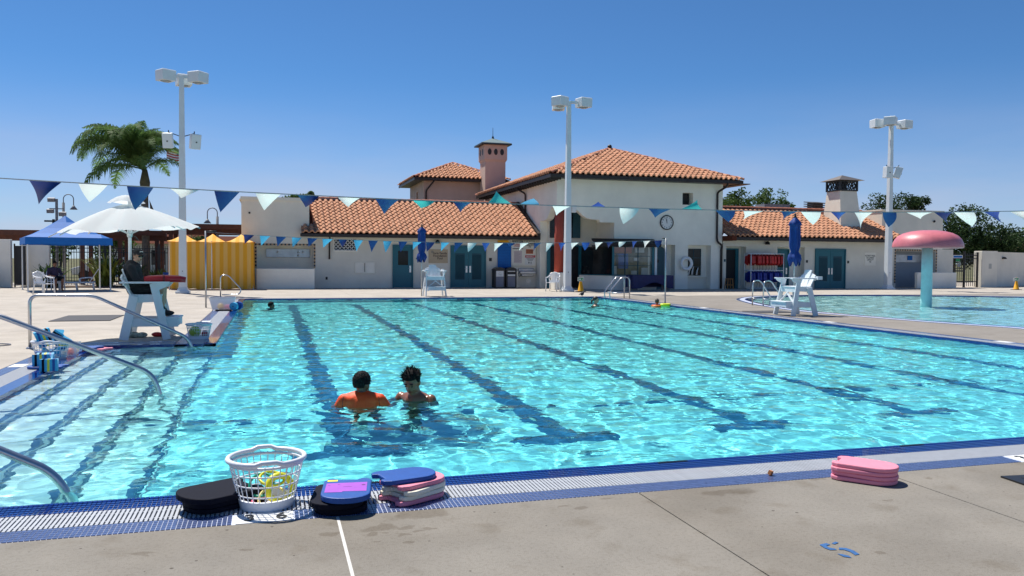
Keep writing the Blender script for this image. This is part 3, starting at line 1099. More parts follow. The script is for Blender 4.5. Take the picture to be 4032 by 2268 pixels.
text_mesh('Faria Family\nFoundation\nPool', 0.155, pm('sign_brown', S(60,42,32), 0.6), 'lettering', sg, Vector((8.30,FY-0.032,1.63))-wloc(LW))
MB().ell((7.90,FY-0.033,1.83),(0.07,0.004,0.07),10,6).build('emblem', pm('emblem_grey', S(150,140,126), 0.7), sg, world=True)
dome_lamp(LW, 8.15, FY-0.14, 2.27)
# notice panel, posters and drinking fountain
nbp = MB().box(12.10,13.46,FY-0.06,FY-0.002,1.14,2.50).build('notice_panel', STUCW, LW, world=True, bevel=0.01)
def poster(x0, x1, z0, z1, mat, name='poster'):
    return MB().box(x0,x1,FY-0.072,FY-0.061,z0,z1).build(name, mat, nbp, world=True)
b0 = wloc(LW)
def nt_(txt, size, mat, x, z, sx=1.0): text_mesh(txt, size, mat, 'lettering', nbp, Vector((x,FY-0.074,z))-b0, sx=sx)
poster(12.16,12.74,2.02,2.47,SIGNW)
poster(12.16,12.74,2.37,2.47,BLACK); nt_('WARNING', 0.09, SIGNW, 12.45, 2.42)
nt_('NO LIFEGUARD\nON DUTY', 0.10, REDS, 12.45, 2.21, 0.85)
MB().box(12.16,12.74,FY-0.074,FY-0.0725,2.02,2.06).build('poster_band', BLACK, nbp, world=True)
nt_('25 METER POOL', 0.095, BLACK, 13.10, 2.44, 0.9); nt_('OCCUPANT\nCAPACITY\n194', 0.10, BLACK, 13.10, 2.22, 0.95)
poster(12.90,13.30,1.78,2.02,pm('sign_orange', S(206,120,80), 0.5)); nt_('NO DIVING\nALLOWED', 0.09, BLACK, 13.10, 1.90, 0.85)
poster(12.85,13.42,1.20,1.72,SIGNW)
MB().box(12.86,13.41,FY-0.076,FY-0.0725,1.58,1.70).build('poster_band', REDS, nbp, world=True)
nt_('EMERGENCY', 0.08, SIGNW, 13.13, 1.64, 0.9) if False else text_mesh('EMERGENCY', 0.08, SIGNW, 'lettering', nbp, Vector((13.13,FY-0.078,1.64))-b0)
nt_('911', 0.15, BLACK, 13.13, 1.30)
ln = MB()
for i,z in enumerate((1.54,1.50,1.46,1.42)): ln.box(12.92+0.03*i,13.36-0.03*i,FY-0.0735,FY-0.0725,z-0.007,z+0.007)
ln.build('small_print', BLACK, nbp, world=True)
poster(12.24,12.68,1.30,1.93,pm('sign_pink', S(206,190,190), 0.6))
ln = MB()
for i in range(9):
    z = 1.86-0.062*i
    ln.box(12.27,12.5+0.14*random.random(),FY-0.0735,FY-0.0725,z-0.006,z+0.006)
ln.build('small_print', GREYP, nbp, world=True)
MB().box(11.36,12.09,FY-0.10,FY-0.004,1.0,2.34).build('life_jacket_locker', BLUEC, LW, world=True, bevel=0.02)
MB().box(11.36,11.95,FY-0.09,FY-0.004,2.36,2.47).build('yellow_sign', YELL, LW, world=True)
rib = MB()
for i in range(16): rib.box(11.37,12.08,FY-0.106,FY-0.101,1.05+0.08*i,1.06+0.08*i)
rib.build('locker_rib', NAVYC, LW, world=True)
ft = MB().box(12.5,13.36,FY-0.42,FY-0.06,0.72,0.86)
ft.box(12.5,13.36,FY-0.10,FY-0.004,0.58,1.02); ft.box(12.58,12.86,FY-0.42,FY-0.1,0.60,0.72)
ft.build('drinking_fountain', STEELD, LW, world=True, bevel=0.03)
tp = MB(); tp.tube([(12.7,FY-0.3,0.86),(12.7,FY-0.3,0.93),(12.7,FY-0.24,0.95)],0.012,6); tp.tube([(13.15,FY-0.3,0.86),(13.15,FY-0.3,0.95),(13.15,FY-0.24,0.97)],0.012,6)
tp.build('spout', STEEL, LW, world=True)
MB().box(12.95,13.2,FY-0.012,FY-0.002,0.22,0.46).build('access_panel', STEELD, LW, world=True)
for x in (12.20,13.62): MB().box(x,x+0.14,FY-0.55,FY-0.002,0,0.88).build('fountain_wing_wall', STUCW, LW, world=True, bevel=0.015)
downspout(LW, [(2.75,35.62,2.55),(2.75,36.08,2.35),(2.75,36.08,1.42)], 0.08)
# roof
roof = bpy.data.objects.new('roof', None); col.objects.link(roof); roof.parent = LW
ev, ez, rv, rz_ = 35.45, 2.66, 39.3, 4.50
sl = Vector((0, rv-ev, rz_-ez)); SLn = sl.length
X0, X1 = 1.40, 13.30
sheet = MB().add([(X0,ev,ez),(X1,ev,ez),(X1,rv,rz_),(1.80,rv,rz_),(1.80,36.25,2.98),(X0,36.25,2.98)], [(0,1,2,3,4,5)])
sheet.build('roof_sheet', TILEB, roof, world=True)
ncol = int((X1-X0)/TP)
def keepL(a, b): return (a+X0 > 1.85) or (b < 0.9)
roof_plane(roof, (X0,ev,ez), (1,0,0), sl, keepL, ncol, int(SLn/TE), 300)
MB().box(X0-0.06,X1+0.06,ev-0.06,ev+0.08,2.50,2.66).build('gutter', BROWN, LW, world=True, bevel=0.02)
MB().box(X0,X1,ev+0.08,FY,2.60,2.64).build('soffit', BROWN, LW, world=True)
MB().add([(X1+d,ev-0.05,2.50) for d in (0,.16)]+[(X1+d,ev-0.05,2.84) for d in (0,.16)]+[(X1+d,rv,4.40) for d in (0,.16)]+[(X1+d,rv,4.74) for d in (0,.16)],
    [(0,1,3,2),(4,6,7,5),(0,2,6,4),(1,5,7,3),(2,3,7,6),(0,4,5,1)]).build('rake_board', BROWN, LW, world=True)
MB().box(1.80,X1+0.1,rv-0.02,rv+0.45,4.36,4.60).build('ridge_board', pm('ridge_brown', S(92,52,42), 0.7), LW, world=True)
cap_run(roof, (1.80,rv+0.1,4.58), (X1,rv+0.1,4.58))
MB().add([(1.8,rv+.4,4.5),(X1,rv+.4,4.5),(X1,43,2.8),(1.8,43,2.8)], [(0,1,2,3)]).build('rear_roof', TILEB, LW, world=True)

# ------------------------------------------------------------------ two-storey hall with the corner porch and clock
HL = thing('bathhouse_hall', 'tall cream two storey hall with hipped terracotta roof, wall clock and corner porch', 'building', (13.5,33,0))
HY, HX0, HX1, HZ, HB = 33.0, 13.5, 22.7, 5.48, 46.0
# front wall above and right of the porch
top = [(HX0,4.14),(14.1,4.16),(14.35,4.10),(14.6,3.92),(14.85,3.70),(15.1,3.55),(15.35,3.50),(15.75,3.48),(15.8,3.36),(16.57,3.36)]
mb = MB()
for i in range(len(top)-1):
    (xa,za),(xb,zb) = top[i], top[i+1]
    if xb-xa < 1e-6: continue
    mb.add([(xa,HY,za),(xb,HY,zb),(xb,HY,HZ),(xa,HY,HZ),(xa,HY+0.35,za),(xb,HY+0.35,zb)], [(0,1,2,3),(4,5,1,0)])
mb.v += []
holes = [(20.36,20.96,4.36,4.98),(18.55,19.98,0,2.28),(20.72,22.05,0,2.28),(22.78,22.79,0,0.01)]
wg = rect_wall(16.57, HX1, HZ, holes[:3], HY, HY+0.5)
mb.add(wg.v, wg.f)
# left wall (faces the wing), with the porch opening towards its front end
lt = [(HY,4.14),(33.5,4.14),(33.9,4.02),(34.2,3.78),(34.5,3.56),(34.9,3.48),(35.6,3.48)]
for i in range(len(lt)-1):
    (ya,za),(yb,zb) = lt[i], lt[i+1]
    mb.add([(HX0,ya,za),(HX0,yb,zb),(HX0,yb,HZ),(HX0,ya,HZ),(HX0+0.35,ya,za),(HX0+0.35,yb,zb)], [(3,2,1,0),(0,1,5,4)])
lw_ = rect_wall(35.6, HB, HZ, [(38.6,38.95,4.0,4.75),(40.3,40.65,4.0,4.75),(42.2,42.55,4.0,4.75)], HX0, HX0+0.4, 'x')
mb.add(lw_.v, lw_.f)
mb.box(HX1-0.3, HX1, HY+0.5, HB, 0, HZ)
mb.build('wall', STUCW, HL, world=True)
ws = MB()
for y in (38.6,40.3,42.2): ws.box(HX0+0.25,HX0+0.3,y,y+0.35,4.0,4.75)
ws.build('slot_window', GLASS, HL, world=True)
MB().box(20.36,20.96,HY+0.42,HY+0.46,4.36,4.98).build('recessed_window', DARK, HL, world=True)
# porch interior
pi = MB()
pi.box(13.9,16.57,35.35,35.6,0,4.3)
pi.box(16.57,16.8,HY+0.5,35.6,0,4.3)
pi.box(13.52,16.8,HY+0.02,35.6,4.3,4.4)
pi.build('porch_wall', STUC, HL, world=True)
pd = MB().box(13.95,15.62,35.30,35.345,2.62,4.05)
pd.build('porch_upper_window', GLASS, HL, world=True)
fr = MB()
for x in (14.4,15.05): fr.box(x-0.015,x+0.015,35.27,35.30,2.62,4.05)
for z in (3.1,3.58): fr.box(13.95,15.62,35.275,35.30,z-0.012,z+0.012)
fr.build('window_bar', BLACK, HL, world=True)
MB().box(15.2,15.62,35.262,35.2685,2.62,4.05).build('shutter', TEALD, HL, world=True)
MB().box(13.95,15.55,35.32,35.345,0,2.18).build('dark_doorway', DARK, HL, world=True)
for (a,b) in ((13.78,13.95),(15.55,15.95)): MB().box(a,b,35.22,35.345,0,2.22).build('doorway_frame', TEAL, HL, world=True)
MB().box(13.95,15.55,35.24,35.345,2.18,2.26).build('doorway_head', TEAL, HL, world=True)
MB().lathe([(0.235,0.84),(0.23,2.4),(0.22,4.1)], 20, (13.72,33.25,0)).build('porch_column', REDCOL, HL, world=True, smooth=True)
MB().box(13.40,14.04,32.93,33.57,0,0.84).build('column_pedestal', STUCW, HL, world=True, bevel=0.02)
MB().box(14.30,14.52,HY-0.03,HY+0.25,3.82,4.16).build('porch_floodlight', WHITE, HL, world=True)
# entry booth: projecting ticket window
bo = MB()
bo.add([(15.25,34.4,0),(16.2,32.35,0),(18.62,32.35,0),(18.62,33,0),(15.25,34.4,.70),(16.2,32.35,.70),(18.62,32.35,.70),(18.62,33,.70)],
    [(0,1,5,4),(1,2,6,5),(2,3,7,6),(4,5,6,7)])
bo.build('booth_wall', STUCW, HL, world=True)
MB().beam((15.33,34.3,0.72),(16.2,32.33,0.72),0.1,0.04).build('booth_sill', TEAL, HL, world=True)
MB().box(16.2,18.5,32.30,32.42,0.70,0.745).build('booth_sill', TEAL, HL, world=True)
MB().add([(15.33,34.33,.74),(16.19,32.38,.74),(16.19,32.38,2.14),(15.33,34.33,2.14)], [(0,1,2,3)]).build('booth_side_window', GLASS, HL, world=True)
CLEAR = pm('booth_glass', (0.9,0.95,0.95), 0.02, trans=1.0)
MB().box(16.28,18.36,32.375,32.381,.745,2.14).build('booth_window', CLEAR, HL, world=True)
for (x,w_) in ((16.2,0.10),(18.36,0.12)): MB().box(x,x+w_,32.33,32.43,0.745,2.16).build('booth_post', TEAL, HL, world=True)
MB().box(18.50,18.62,32.31,32.43,0.745,2.16).build('booth_post', WHITE, HL, world=True)
mu = MB()
for x in (16.9,17.6): mu.box(x-0.018,x+0.018,32.35,32.41,0.745,2.14)
for z in (1.2,1.68): mu.box(16.3,18.36,32.352,32.408,z-0.014,z+0.014)
mu.build('window_bar', TEALD, HL, world=True)
# booth contents; the blue shape stands in for an umbrella reflected in the glass
MB().box(16.3,18.4,32.9,32.98,0.7,2.2).build('booth_back_wall', pm('booth_cream', S(150,146,128), 0.9, noise=(3,0.3)), HL, world=True)
MB().box(16.32,18.36,32.5,32.9,0.68,0.72).build('booth_counter', STUC, HL, world=True)
MB().box(16.36,17.45,32.80,32.84,1.82,2.12).build('booth_banner', pm('banner_red', S(214,110,92), 0.6), HL, world=True)
MB().box(16.62,17.15,32.55,32.84,1.05,1.80).build('booth_blue_reflection', BLUEC, HL, world=True)
pp = MB()
for (a,b,c,d) in ((17.6,18.1,1.86,2.1),(17.55,17.8,1.45,1.6),(17.95,18.3,0.75,1.1),(17.4,17.7,0.76,0.95),(16.36,16.6,0.75,1.2)): pp.box(a,b,32.70,32.78,c,d)
pp.build('booth_papers', SIGNW, HL, world=True)
aw = MB().prism([(32.15,2.14),(33,2.48),(33,2.56),(32.1,2.30)], 'x', 15.35, 18.75)
aw.prism([(32.3,2.14),(33.1,2.14),(33.1,2.2),(32.3,2.2)], 'x', 15.4, 18.7)
aw.build('booth_awning', pm('awning_dark', S(26,26,30), 0.7), HL, world=True)
# arched teal door in its recess
MB().box(18.55,19.98,HY+0.47,HY+0.49,0,2.3).build('recess_back', STUCW, HL, world=True)
arch = [(18.62,0.0),(19.62,0.0),(19.62,1.95)]+[(19.12+0.5*math.cos(a),1.95+0.26*math.sin(a)) for a in [math.pi*i/10 for i in range(1,10)]]+[(18.62,1.95)]
ad = MB().prism(arch, 'y', HY+0.32, HY+0.46).build('arched_door', TEALD, HL, world=True)
MB().box(19.04,19.20,HY+0.30,HY+0.318,1.36,1.52).build('door_window', GLASS, ad, world=True)
# window recess
MB().box(20.72,22.05,HY+0.40,HY+0.49,0,0.62).build('recess_panel', STUC, HL, world=True)
MB().box(20.72,22.05,HY+0.30,HY+0.49,0.62,0.67).build('window_sill', STUCW, HL, world=True)
MB().box(20.72,22.05,HY+0.47,HY+0.49,0.67,2.28).build('recess_back', STUCW, HL, world=True)
wn = MB().box(20.80,21.70,HY+0.42,HY+0.465,0.70,2.10).build('window', GLASS, HL, world=True)
fr = MB()
for z in (1.15,1.62): fr.box(20.82,21.68,HY+0.40,HY+0.418,z-0.012,z+0.012)
for x in (20.80,21.25,21.68): fr.box(x,x+0.025,HY+0.40,HY+0.418,0.70,2.10)
fr.build('window_bar', TEALD, wn, world=True)
dr = MB()
for (x,z,h) in ((20.95,0.72,0.30),(21.15,0.72,0.46),(21.42,0.72,0.40)):
    dr.tube([(x,HY+0.36,z),(x+0.03,HY+0.36,z+h*0.5),(x+0.10,HY+0.36,z+h)],[0.05,0.04,0.02],6)
dr.build('window_ornament', SIGNW, HL, world=True, smooth=True)
downspout(HL, [(22.60,32.35,5.46),(22.55,32.40,5.30),(22.35,32.93,5.05),(22.35,32.93,2.62),(22.35,32.85,2.45),(22.62,32.85,2.28),(22.62,32.93,2.1),(22.62,32.93,0.02)], 0.11)
downspout(HL, [(13.0,38.4,5.4),(13.42,38.0,5.1),(13.42,38.0,4.0)], 0.10)
# roof of the hall: hipped
roof = bpy.data.objects.new('roof', None); col.objects.link(roof); roof.parent = HL
ax0, ax1, ay0, ay1, az = 12.85, 23.35, 32.1, 47.0, 5.60
hw = (ax1-ax0)/2; rise = 2.02; xc = (ax0+ax1)/2
rsh = MB()
A,B_,C_,D_ = (ax0,ay0,az),(ax1,ay0,az),(ax1,ay1,az),(ax0,ay1,az)
E_,F_ = (xc,ay0+hw,az+rise),(xc,ay1-hw,az+rise)
rsh.add([A,B_,C_,D_,E_,F_], [(0,1,4),(1,2,5,4),(2,3,5),(3,0,4,5)])
rsh.build('roof_sheet', TILEB, roof, world=True)
sv = Vector((0,hw,rise)); sL = sv.length
ncol = int((ax1-ax0)/TP)
roof_plane(roof, A, (1,0,0), sv, lambda a,b: (b/sL*hw-0.02 < a < (ax1-ax0)-b/sL*hw+0.02), ncol, int(sL/TE), 240)
sv2 = Vector((hw,0,rise))
roof_plane(roof, D_, (0,-1,0), sv2, lambda a,b: (b/sL*hw < a < (ay1-ay0)-b/sL*hw), int((ay1-ay0)/TP), int(sL/TE), 60)
cap_run(roof, A, E_, 'hip_tile'); cap_run(roof, B_, E_, 'hip_tile'); cap_run(roof, E_, F_); cap_run(roof, D_, F_, 'hip_tile')
MB().ell((xc,ay0+hw-0.05,az+rise+0.16),0.13,10,8).build('ridge_finial', BROWN, roof, world=True, smooth=True)
ev_ = MB()
ev_.box(ax0,ax1,ay0,ay0+0.06,az-0.16,az); ev_.box(ax0,ax0+0.06,ay0+0.06,ay1,az-0.16,az); ev_.box(ax1-0.06,ax1,ay0+0.06,ay1,az-0.16,az)
ev_.box(ax0+0.06,ax1-0.06,ay0+0.06,ay1,az-0.13,az-0.07)
ev_.build('eaves', BROWN, HL, world=True)
for i in range(34): MB().box(ax0+0.1,HX0,ay0+0.3+i*0.43,ay0+0.38+i*0.43,az-0.24,az-0.131).build('rafter_tail', BROWN, HL, world=True)
MB().box(ax1-0.05,ax1+0.42,ay0+0.02,ay0+2.5,az-0.17,az-0.13).build('eave_corner', BROWN, HL, world=True)

# clock hung on the hall
CK = thing('wall_clock', 'round black rimmed wall clock showing almost twelve, high on the hall', 'clock', (19.47,HY,3.42))
MB().lathe([(0.375,0.0),(0.385,0.03),(0.375,0.06),(0.33,0.06),(0.33,0.03)], 32, (0,0,0)).build('rim', BLACK, CK, smooth=False).rotation_euler = (R(90),0,0)
MB().lathe([(0.335,0.032),(0.335,0.036)], 32).build('dial', SIGNW, CK).rotation_euler = (R(90),0,0)
for h in range(1,13):
    a = R(90-30*h)
    text_mesh(str(h), 0.10, BLACK, 'numeral', CK, (0.265*math.cos(a),-0.040,0.265*math.sin(a)))
def hand(name, L_, w_, ang):
    MB().obox((0,0,L_/2-0.04),(w_,0.006,L_)).build(name, BLACK, CK, loc=(0,-0.046,0)).rotation_euler = (0,R(ang),0)
hand('hour_hand', 0.20, 0.024, -3); hand('minute_hand', 0.28, 0.016, -14)

# ring buoy on the hall pier
RB = thing('ring_buoy', 'white ring buoy hanging on the pier beside the recessed window', 'life ring', (20.55,HY-0.16,1.32))
MB().tube([(0.29*math.cos(2*math.pi*i/28),0,0.29*math.sin(2*math.pi*i/28)) for i in range(28)], 0.075, 10, closed=True).build('ring', PLASTW, RB, smooth=True)
MB().tube([(0.37*math.cos(2*math.pi*i/28),0,0.37*math.sin(2*math.pi*i/28)) for i in range(28)], 0.012, 6, closed=True).build('grab_line', CREAMF, RB, smooth=True)
MB().box(-0.03,0.03,0.06,0.16,0.2,0.26).build('bracket', STEEL, RB)

# ------------------------------------------------------------------ right wing
RW = thing('bathhouse_wing', 'long low cream bathhouse wing with terracotta roof and tapered white chimney, right of the clock', 'building', (22.7,33,0))
RY = 33.0
rect_wall(22.75, 33.55, 2.78, [(22.95,24.15,0,2.24),(26.05,27.75,0,2.24)], RY, RY+0.3).build('wall', STUC, RW, world=True)
MB().box(22.9,24.2,RY+0.55,RY+0.6,0,2.3).build('recess_back', STUCW, RW, world=True)
MB().box(26.0,27.8,RY+0.55,RY+0.6,0,2.3).build('recess_back', STUCW, RW, world=True)
jm = MB()
for x in (22.90,24.15,26.0,27.75): jm.box(x,x+0.05,RY+0.3,RY+0.6,0,2.3)
for (a,b) in ((22.95,24.15),(26.05,27.75)): jm.box(a,b,RY+0.3,RY+0.6,2.24,2.3)
jm.build('recess_reveal', STUCW, RW, world=True)
MB().box(23.08,23.80,RY+0.52,RY+0.545,0,2.08).build('dark_doorway', DARK, RW, world=True)
df = MB()
for (a,b,c,d) in ((23.00,23.08,0,2.14),(23.80,23.98,0,2.14),(23.08,23.80,2.08,2.14)): df.box(a,b,RY+0.46,RY+0.547,c,d)
df.build('doorway_frame', TEAL, RW, world=True)
small_sign(RW, 22.87, 1.50, RY, 0.10, 0.14, TEALD, 'restroom_sign')
door(RW, 26.15, 27.05, 2.10, RY+0.48, 1, 'window')
small_sign(RW, 27.90, 1.48, RY, 0.12, 0.14, BLACK, 'restroom_sign')
door(RW, 28.45, 30.30, 2.12, RY-0.04, 2, 'tall')
small_sign(RW, 30.55, 1.46, RY, 0.12, 0.14, BLACK, 'restroom_sign')
dome_lamp(RW, 25.35, RY-0.14, 2.36)
ps = MB().box(31.62,32.36,RY-0.02,RY-0.002,1.28,2.0).build('capacity_sign', STUCW, RW, world=True)
text_mesh('ACTIVITY POOL\nOCCUPANT\nCAPACITY\n162', 0.13, BLACK, 'lettering', ps, Vector((31.99,RY-0.022,1.65))-wloc(RW), sx=0.72)
small_sign(RW, 33.0, 0.48, RY, 0.14, 0.16, BLACK, 'outlet_box')
roof = bpy.data.objects.new('roof', None); col.objects.link(roof); roof.parent = RW
ev, ez, rv, rz_ = 32.35, 2.72, 36.6, 4.46
sl = Vector((0,rv-ev,rz_-ez)); SLn = sl.length
X0, X1 = 22.72, 34.3
MB().add([(X0,ev,ez),(X1-0.7,ev,ez),(X1,rv,rz_),(X0,rv,rz_)], [(0,1,2,3)]).build('roof_sheet', TILEB, roof, world=True)
CH = (30.84,32.26)
roof_plane(roof, (X0,ev,ez), (1,0,0), sl, lambda a,b: not (CH[0]-0.05 < a+X0 < CH[1] and 1.7 < b < 4.1) and a+X0 < 33.6+0.7*b/SLn, int((X1-X0)/TP), int(SLn/TE), 300)
MB().box(X0,X1-0.7,ev-0.06,ev+0.08,2.55,2.72).build('gutter', BROWN, RW, world=True, bevel=0.02)
MB().box(X0,X1-0.7,ev+0.08,RY,2.64,2.68).build('soffit', BROWN, RW, world=True)
MB().box(X0,X1,rv-0.02,rv+0.4,4.32,4.52).build('ridge_board', pm('ridge_brown2', S(104,58,46), 0.7), RW, world=True)
cap_run(roof, (X0,rv+0.1,4.50), (X1,rv+0.1,4.50))
MB().box(22.70,22.95,32.0,33.0,2.52,2.78).build('gutter_end', TILEB, RW, world=True)
# tapered chimney with a lattice cap
def frust(mb, x0,x1,y0,y1,z0, X0,X1,Y0,Y1,z1):
    mb.add([(x0,y0,z0),(x1,y0,z0),(x1,y1,z0),(x0,y1,z0),(X0,Y0,z1),(X1,Y0,z1),(X1,Y1,z1),(X0,Y1,z1)],
        [(3,2,1,0),(4,5,6,7),(0,1,5,4),(1,2,6,5),(2,3,7,6),(3,0,4,7)])
ch = MB(); frust(ch, 30.84,32.26,34.02,35.75,3.2, 30.95,32.08,34.3,35.45,5.50)
chim = ch.build('chimney', STUC, RW, world=True)
cb = MB(); cb.box(30.90,32.13,34.25,35.50,5.50,5.58); cb.box(30.90,32.13,34.25,35.50,6.02,6.10)
for (x,y) in ((30.90,34.25),(32.03,34.25),(30.90,35.40),(32.03,35.40)): cb.box(x,x+0.1,y,y+0.1,5.58,6.02)
for y in (34.28,35.47):
    for i in range(5):
        x = 30.99+i*0.21
        cb.beam((x,y,5.6),(x+0.2,y,6.02),0.03,0.04,(0,1,0)); cb.beam((x+0.2,y,5.6),(x,y,6.02),0.03,0.04,(0,1,0))
for x in (30.93,32.10):
    for i in range(5):
        y = 34.34+i*0.21
        cb.beam((x,y,5.6),(x,y+0.2,6.02),0.03,0.04,(1,0,0)); cb.beam((x,y+0.2,5.6),(x,y,6.02),0.03,0.04,(1,0,0))
cb.box(31.35,31.65,34.6,35.2,5.58,6.02)
cb.build('chimney_lattice', BLACK, chim, world=True)
cc = MB().add([(30.66,34.0,6.10),(32.38,34.0,6.10),(32.38,35.75,6.10),(30.66,35.75,6.10),(31.52,34.88,6.45)], [(0,1,4),(1,2,4),(2,3,4),(3,0,4),(3,2,1,0)])
cc.build('chimney_cap', pm('cap_metal', S(120,112,104), 0.5, metal=0.6), chim, world=True)
hv = MB()
for i in range(4): hv.obox((32.2,38.2,4.72+0.13*i),(1.0,0.9,0.05),(R(8),0,0))
hv.box(31.85,32.55,37.9,38.5,4.5,5.1)
hv.build('roof_vent', pm('vent_metal', S(70,66,64), 0.6), RW, world=True)
MB().box(28.9,30.7,38.6,39.6,4.55,4.98).build('skylight', GREYP, RW, world=True)

# parapet block at the right end
RP = thing('shower_block', 'plain cream block with dark tiled shower niche at the right end of the bathhouse', 'building', (33.6,34.0,0))
rect_wall(33.6, 37.9, 4.42, [(34.62,37.42,0,2.12)], 34.0, 34.3).build('wall', STUC, RP, world=True)
MB().box(33.6,33.9,34.3,39,0,4.42).build('side_wall', STUC, RP, world=True)
MB().box(37.6,37.9,34.3,39,0,4.42).build('side_wall', STUC, RP, world=True)
MB().box(33.55,37.95,33.95,39,4.42,4.50).build('coping', STUC, RP, world=True)
MB().box(34.62,37.42,34.75,34.8,0,2.12).build('niche', pm('niche_grey', S(150,156,164), 0.8, noise=(1,0.1)), RP, world=True)
nn_ = MB(); nn_.box(34.55,34.62,34.3,34.8,0,2.12); nn_.box(37.42,37.49,34.3,34.8,0,2.12); nn_.box(34.62,37.42,34.3,34.8,2.12,2.2)
nn_.build('niche_reveal', STUC, RP, world=True)
MB().box(35.2,37.3,34.70,34.745,1.48,1.92).build('shower_panel', STEELD, RP, world=True)
MB().box(36.05,36.4,34.68,34.698,1.60,1.86).build('panel_sign', BLUEC, RP, world=True)
niche_tiles(RP, 34.56, 37.48, 0.3, 2.18, 34.0)
MB().box(35.0,37.75,32.75,32.95,0,0.90).build('screen_wall', STUCW, RP, world=True, bevel=0.02)
MB().box(37.905,38.75,34.05,34.3,0,2.25).build('low_wall', STUC, RP, world=True)
MB().lathe([(0.06,0),(0.06,0.08),(0.03,0.1)],10).build('security_camera', BLACK, RP, loc=Vector((37.2,33.95,3.85))-wloc(RP)).rotation_euler = (R(60),0,0)

# pink tower block behind, with its chimney
TW = thing('bathhouse_tower', 'pale pink tower block with low hipped terracotta roof rising behind the left wing', 'building', (9.6,49,0))
tx0, tx1, ty0, ty1, tz = 9.75, 14.6, 49.0, 54.6, 6.72
rect_wall(tx0, tx1, tz, [], ty0, ty0+0.3).build('wall', STUCP, TW, world=True)
rect_wall(ty0+0.3, ty1, tz, [(51.2,51.9,4.6,6.1)], tx0, tx0+0.3, 'x').build('side_wall', STUCP, TW, world=True)
MB().box(tx0+0.2,tx0+0.25,51.2,51.9,4.6,6.1).build('slot_window', GLASS, TW, world=True)
roof = bpy.data.objects.new('roof', None); col.objects.link(roof); roof.parent = TW
bx0, bx1, by0, by1 = tx0-0.75, tx1+0.9, ty0-0.75, ty1+0.6
hh = (bx1-bx0)/2; rs_ = 1.35; xm = (bx0+bx1)/2
A,B_,C_,D_ = (bx0,by0,tz+.1),(bx1,by0,tz+.1),(bx1,by1,tz+.1),(bx0,by1,tz+.1)
E_ = (xm,by0+hh,tz+.1+rs_); F_ = (xm,by1-hh+0.3,tz+.1+rs_)
MB().add([A,B_,C_,D_,E_,F_], [(0,1,4),(1,2,5,4),(2,3,5),(3,0,4,5)]).build('roof_sheet', TILEB, roof, world=True)
sv = Vector((0,hh,rs_)); sL = sv.length
roof_plane(roof, A, (1,0,0), sv, lambda a,b: (b/sL*hh-0.02 < a < 2*hh-b/sL*hh+0.02), int(2*hh/TP), int(sL/TE), 180)
roof_plane(roof, D_, (0,-1,0), Vector((hh,0,rs_)), lambda a,b: (b/sL*hh < a < (by1-by0)-b/sL*hh), int((by1-by0)/TP), int(sL/TE), 60)
cap_run(roof, A, E_, 'hip_tile'); cap_run(roof, B_, E_, 'hip_tile'); cap_run(roof, D_, F_, 'hip_tile')
et = MB(); et.box(bx0,bx1,by0,by0+.06,tz-.06,tz+.1); et.box(bx0,bx0+.06,by0+.06,by1,tz-.06,tz+.1); et.box(bx0+.06,bx1,by0+.06,by1,tz-.03,tz+.03)
et.build('eaves', BROWN, TW, world=True)
downspout(TW, [(tx0+0.6,by0+0.1,tz-0.05),(tx0+0.15,ty0-0.08,tz-0.7),(tx0+0.15,ty0-0.08,4.0)], 0.11)

BT = thing('bell_chimney', 'tall pink square chimney tower with metal cap and spike behind the roofs', 'chimney', (14.2,47.4,0))
cx0, cx1, cy0, cy1 = 13.45, 14.95, 47.15, 48.65
def oval(cx, cz): return [(cx+0.13*math.cos(a),cz+0.21*math.sin(a)) for a in [2*math.pi*i/12 for i in range(12)]]
sh_ = MB(); sh_.box(cx0+0.06,cx1-0.06,cy0+0.06,cy1-0.06,0,8.06); sh_.box(cx0-0.03,cx1+0.03,cy0-0.03,cy1+0.03,8.06,9.02)
frust(sh_, cx0+0.06,cx1-0.06,cy0+0.06,cy1-0.06,7.9, cx0-0.03,cx1+0.03,cy0-0.03,cy1+0.03,8.06)
sh_.build('shaft', STUCP, BT, world=True)
for dx in (-0.42,0.0,0.42):
    MB().prism(oval((cx0+cx1)/2+dx,8.55), 'y', cy0-0.045, cy0-0.031).build('vent_opening', BLACK, BT, world=True)
for dy in (-0.35,0.25):
    MB().prism(oval((cy0+cy1)/2+dy,8.55), 'x', cx0-0.045, cx0-0.031).build('vent_opening', BROWN, BT, world=True)
cpm = MB().add([(cx0-.27,cy0-.27,9.02),(cx1+.27,cy0-.27,9.02),(cx1+.27,cy1+.27,9.02),(cx0-.27,cy1+.27,9.02),(cx0-.27,cy0-.27,9.12),(cx1+.27,cy0-.27,9.12),(cx1+.27,cy1+.27,9.12),(cx0-.27,cy1+.27,9.12),((cx0+cx1)/2,(cy0+cy1)/2,9.55)],
    [(3,2,1,0),(0,1,5,4),(1,2,6,5),(2,3,7,6),(3,0,4,7),(4,5,8),(5,6,8),(6,7,8),(7,4,8)])
cpm.build('cap', pm('patina_metal', S(120,138,138), 0.5, metal=0.5), BT, world=True)
MB().box(cx0-.285,cx1+.285,cy0-.285,cy1+.285,9.01,9.075).build('cap_rim', BLACK, BT, world=True)
MB().lathe([(0.09,9.5),(0.07,9.62),(0.02,9.72),(0.012,10.25)],8,((cx0+cx1)/2,(cy0+cy1)/2,0)).build('spike', BLACK, BT, world=True)

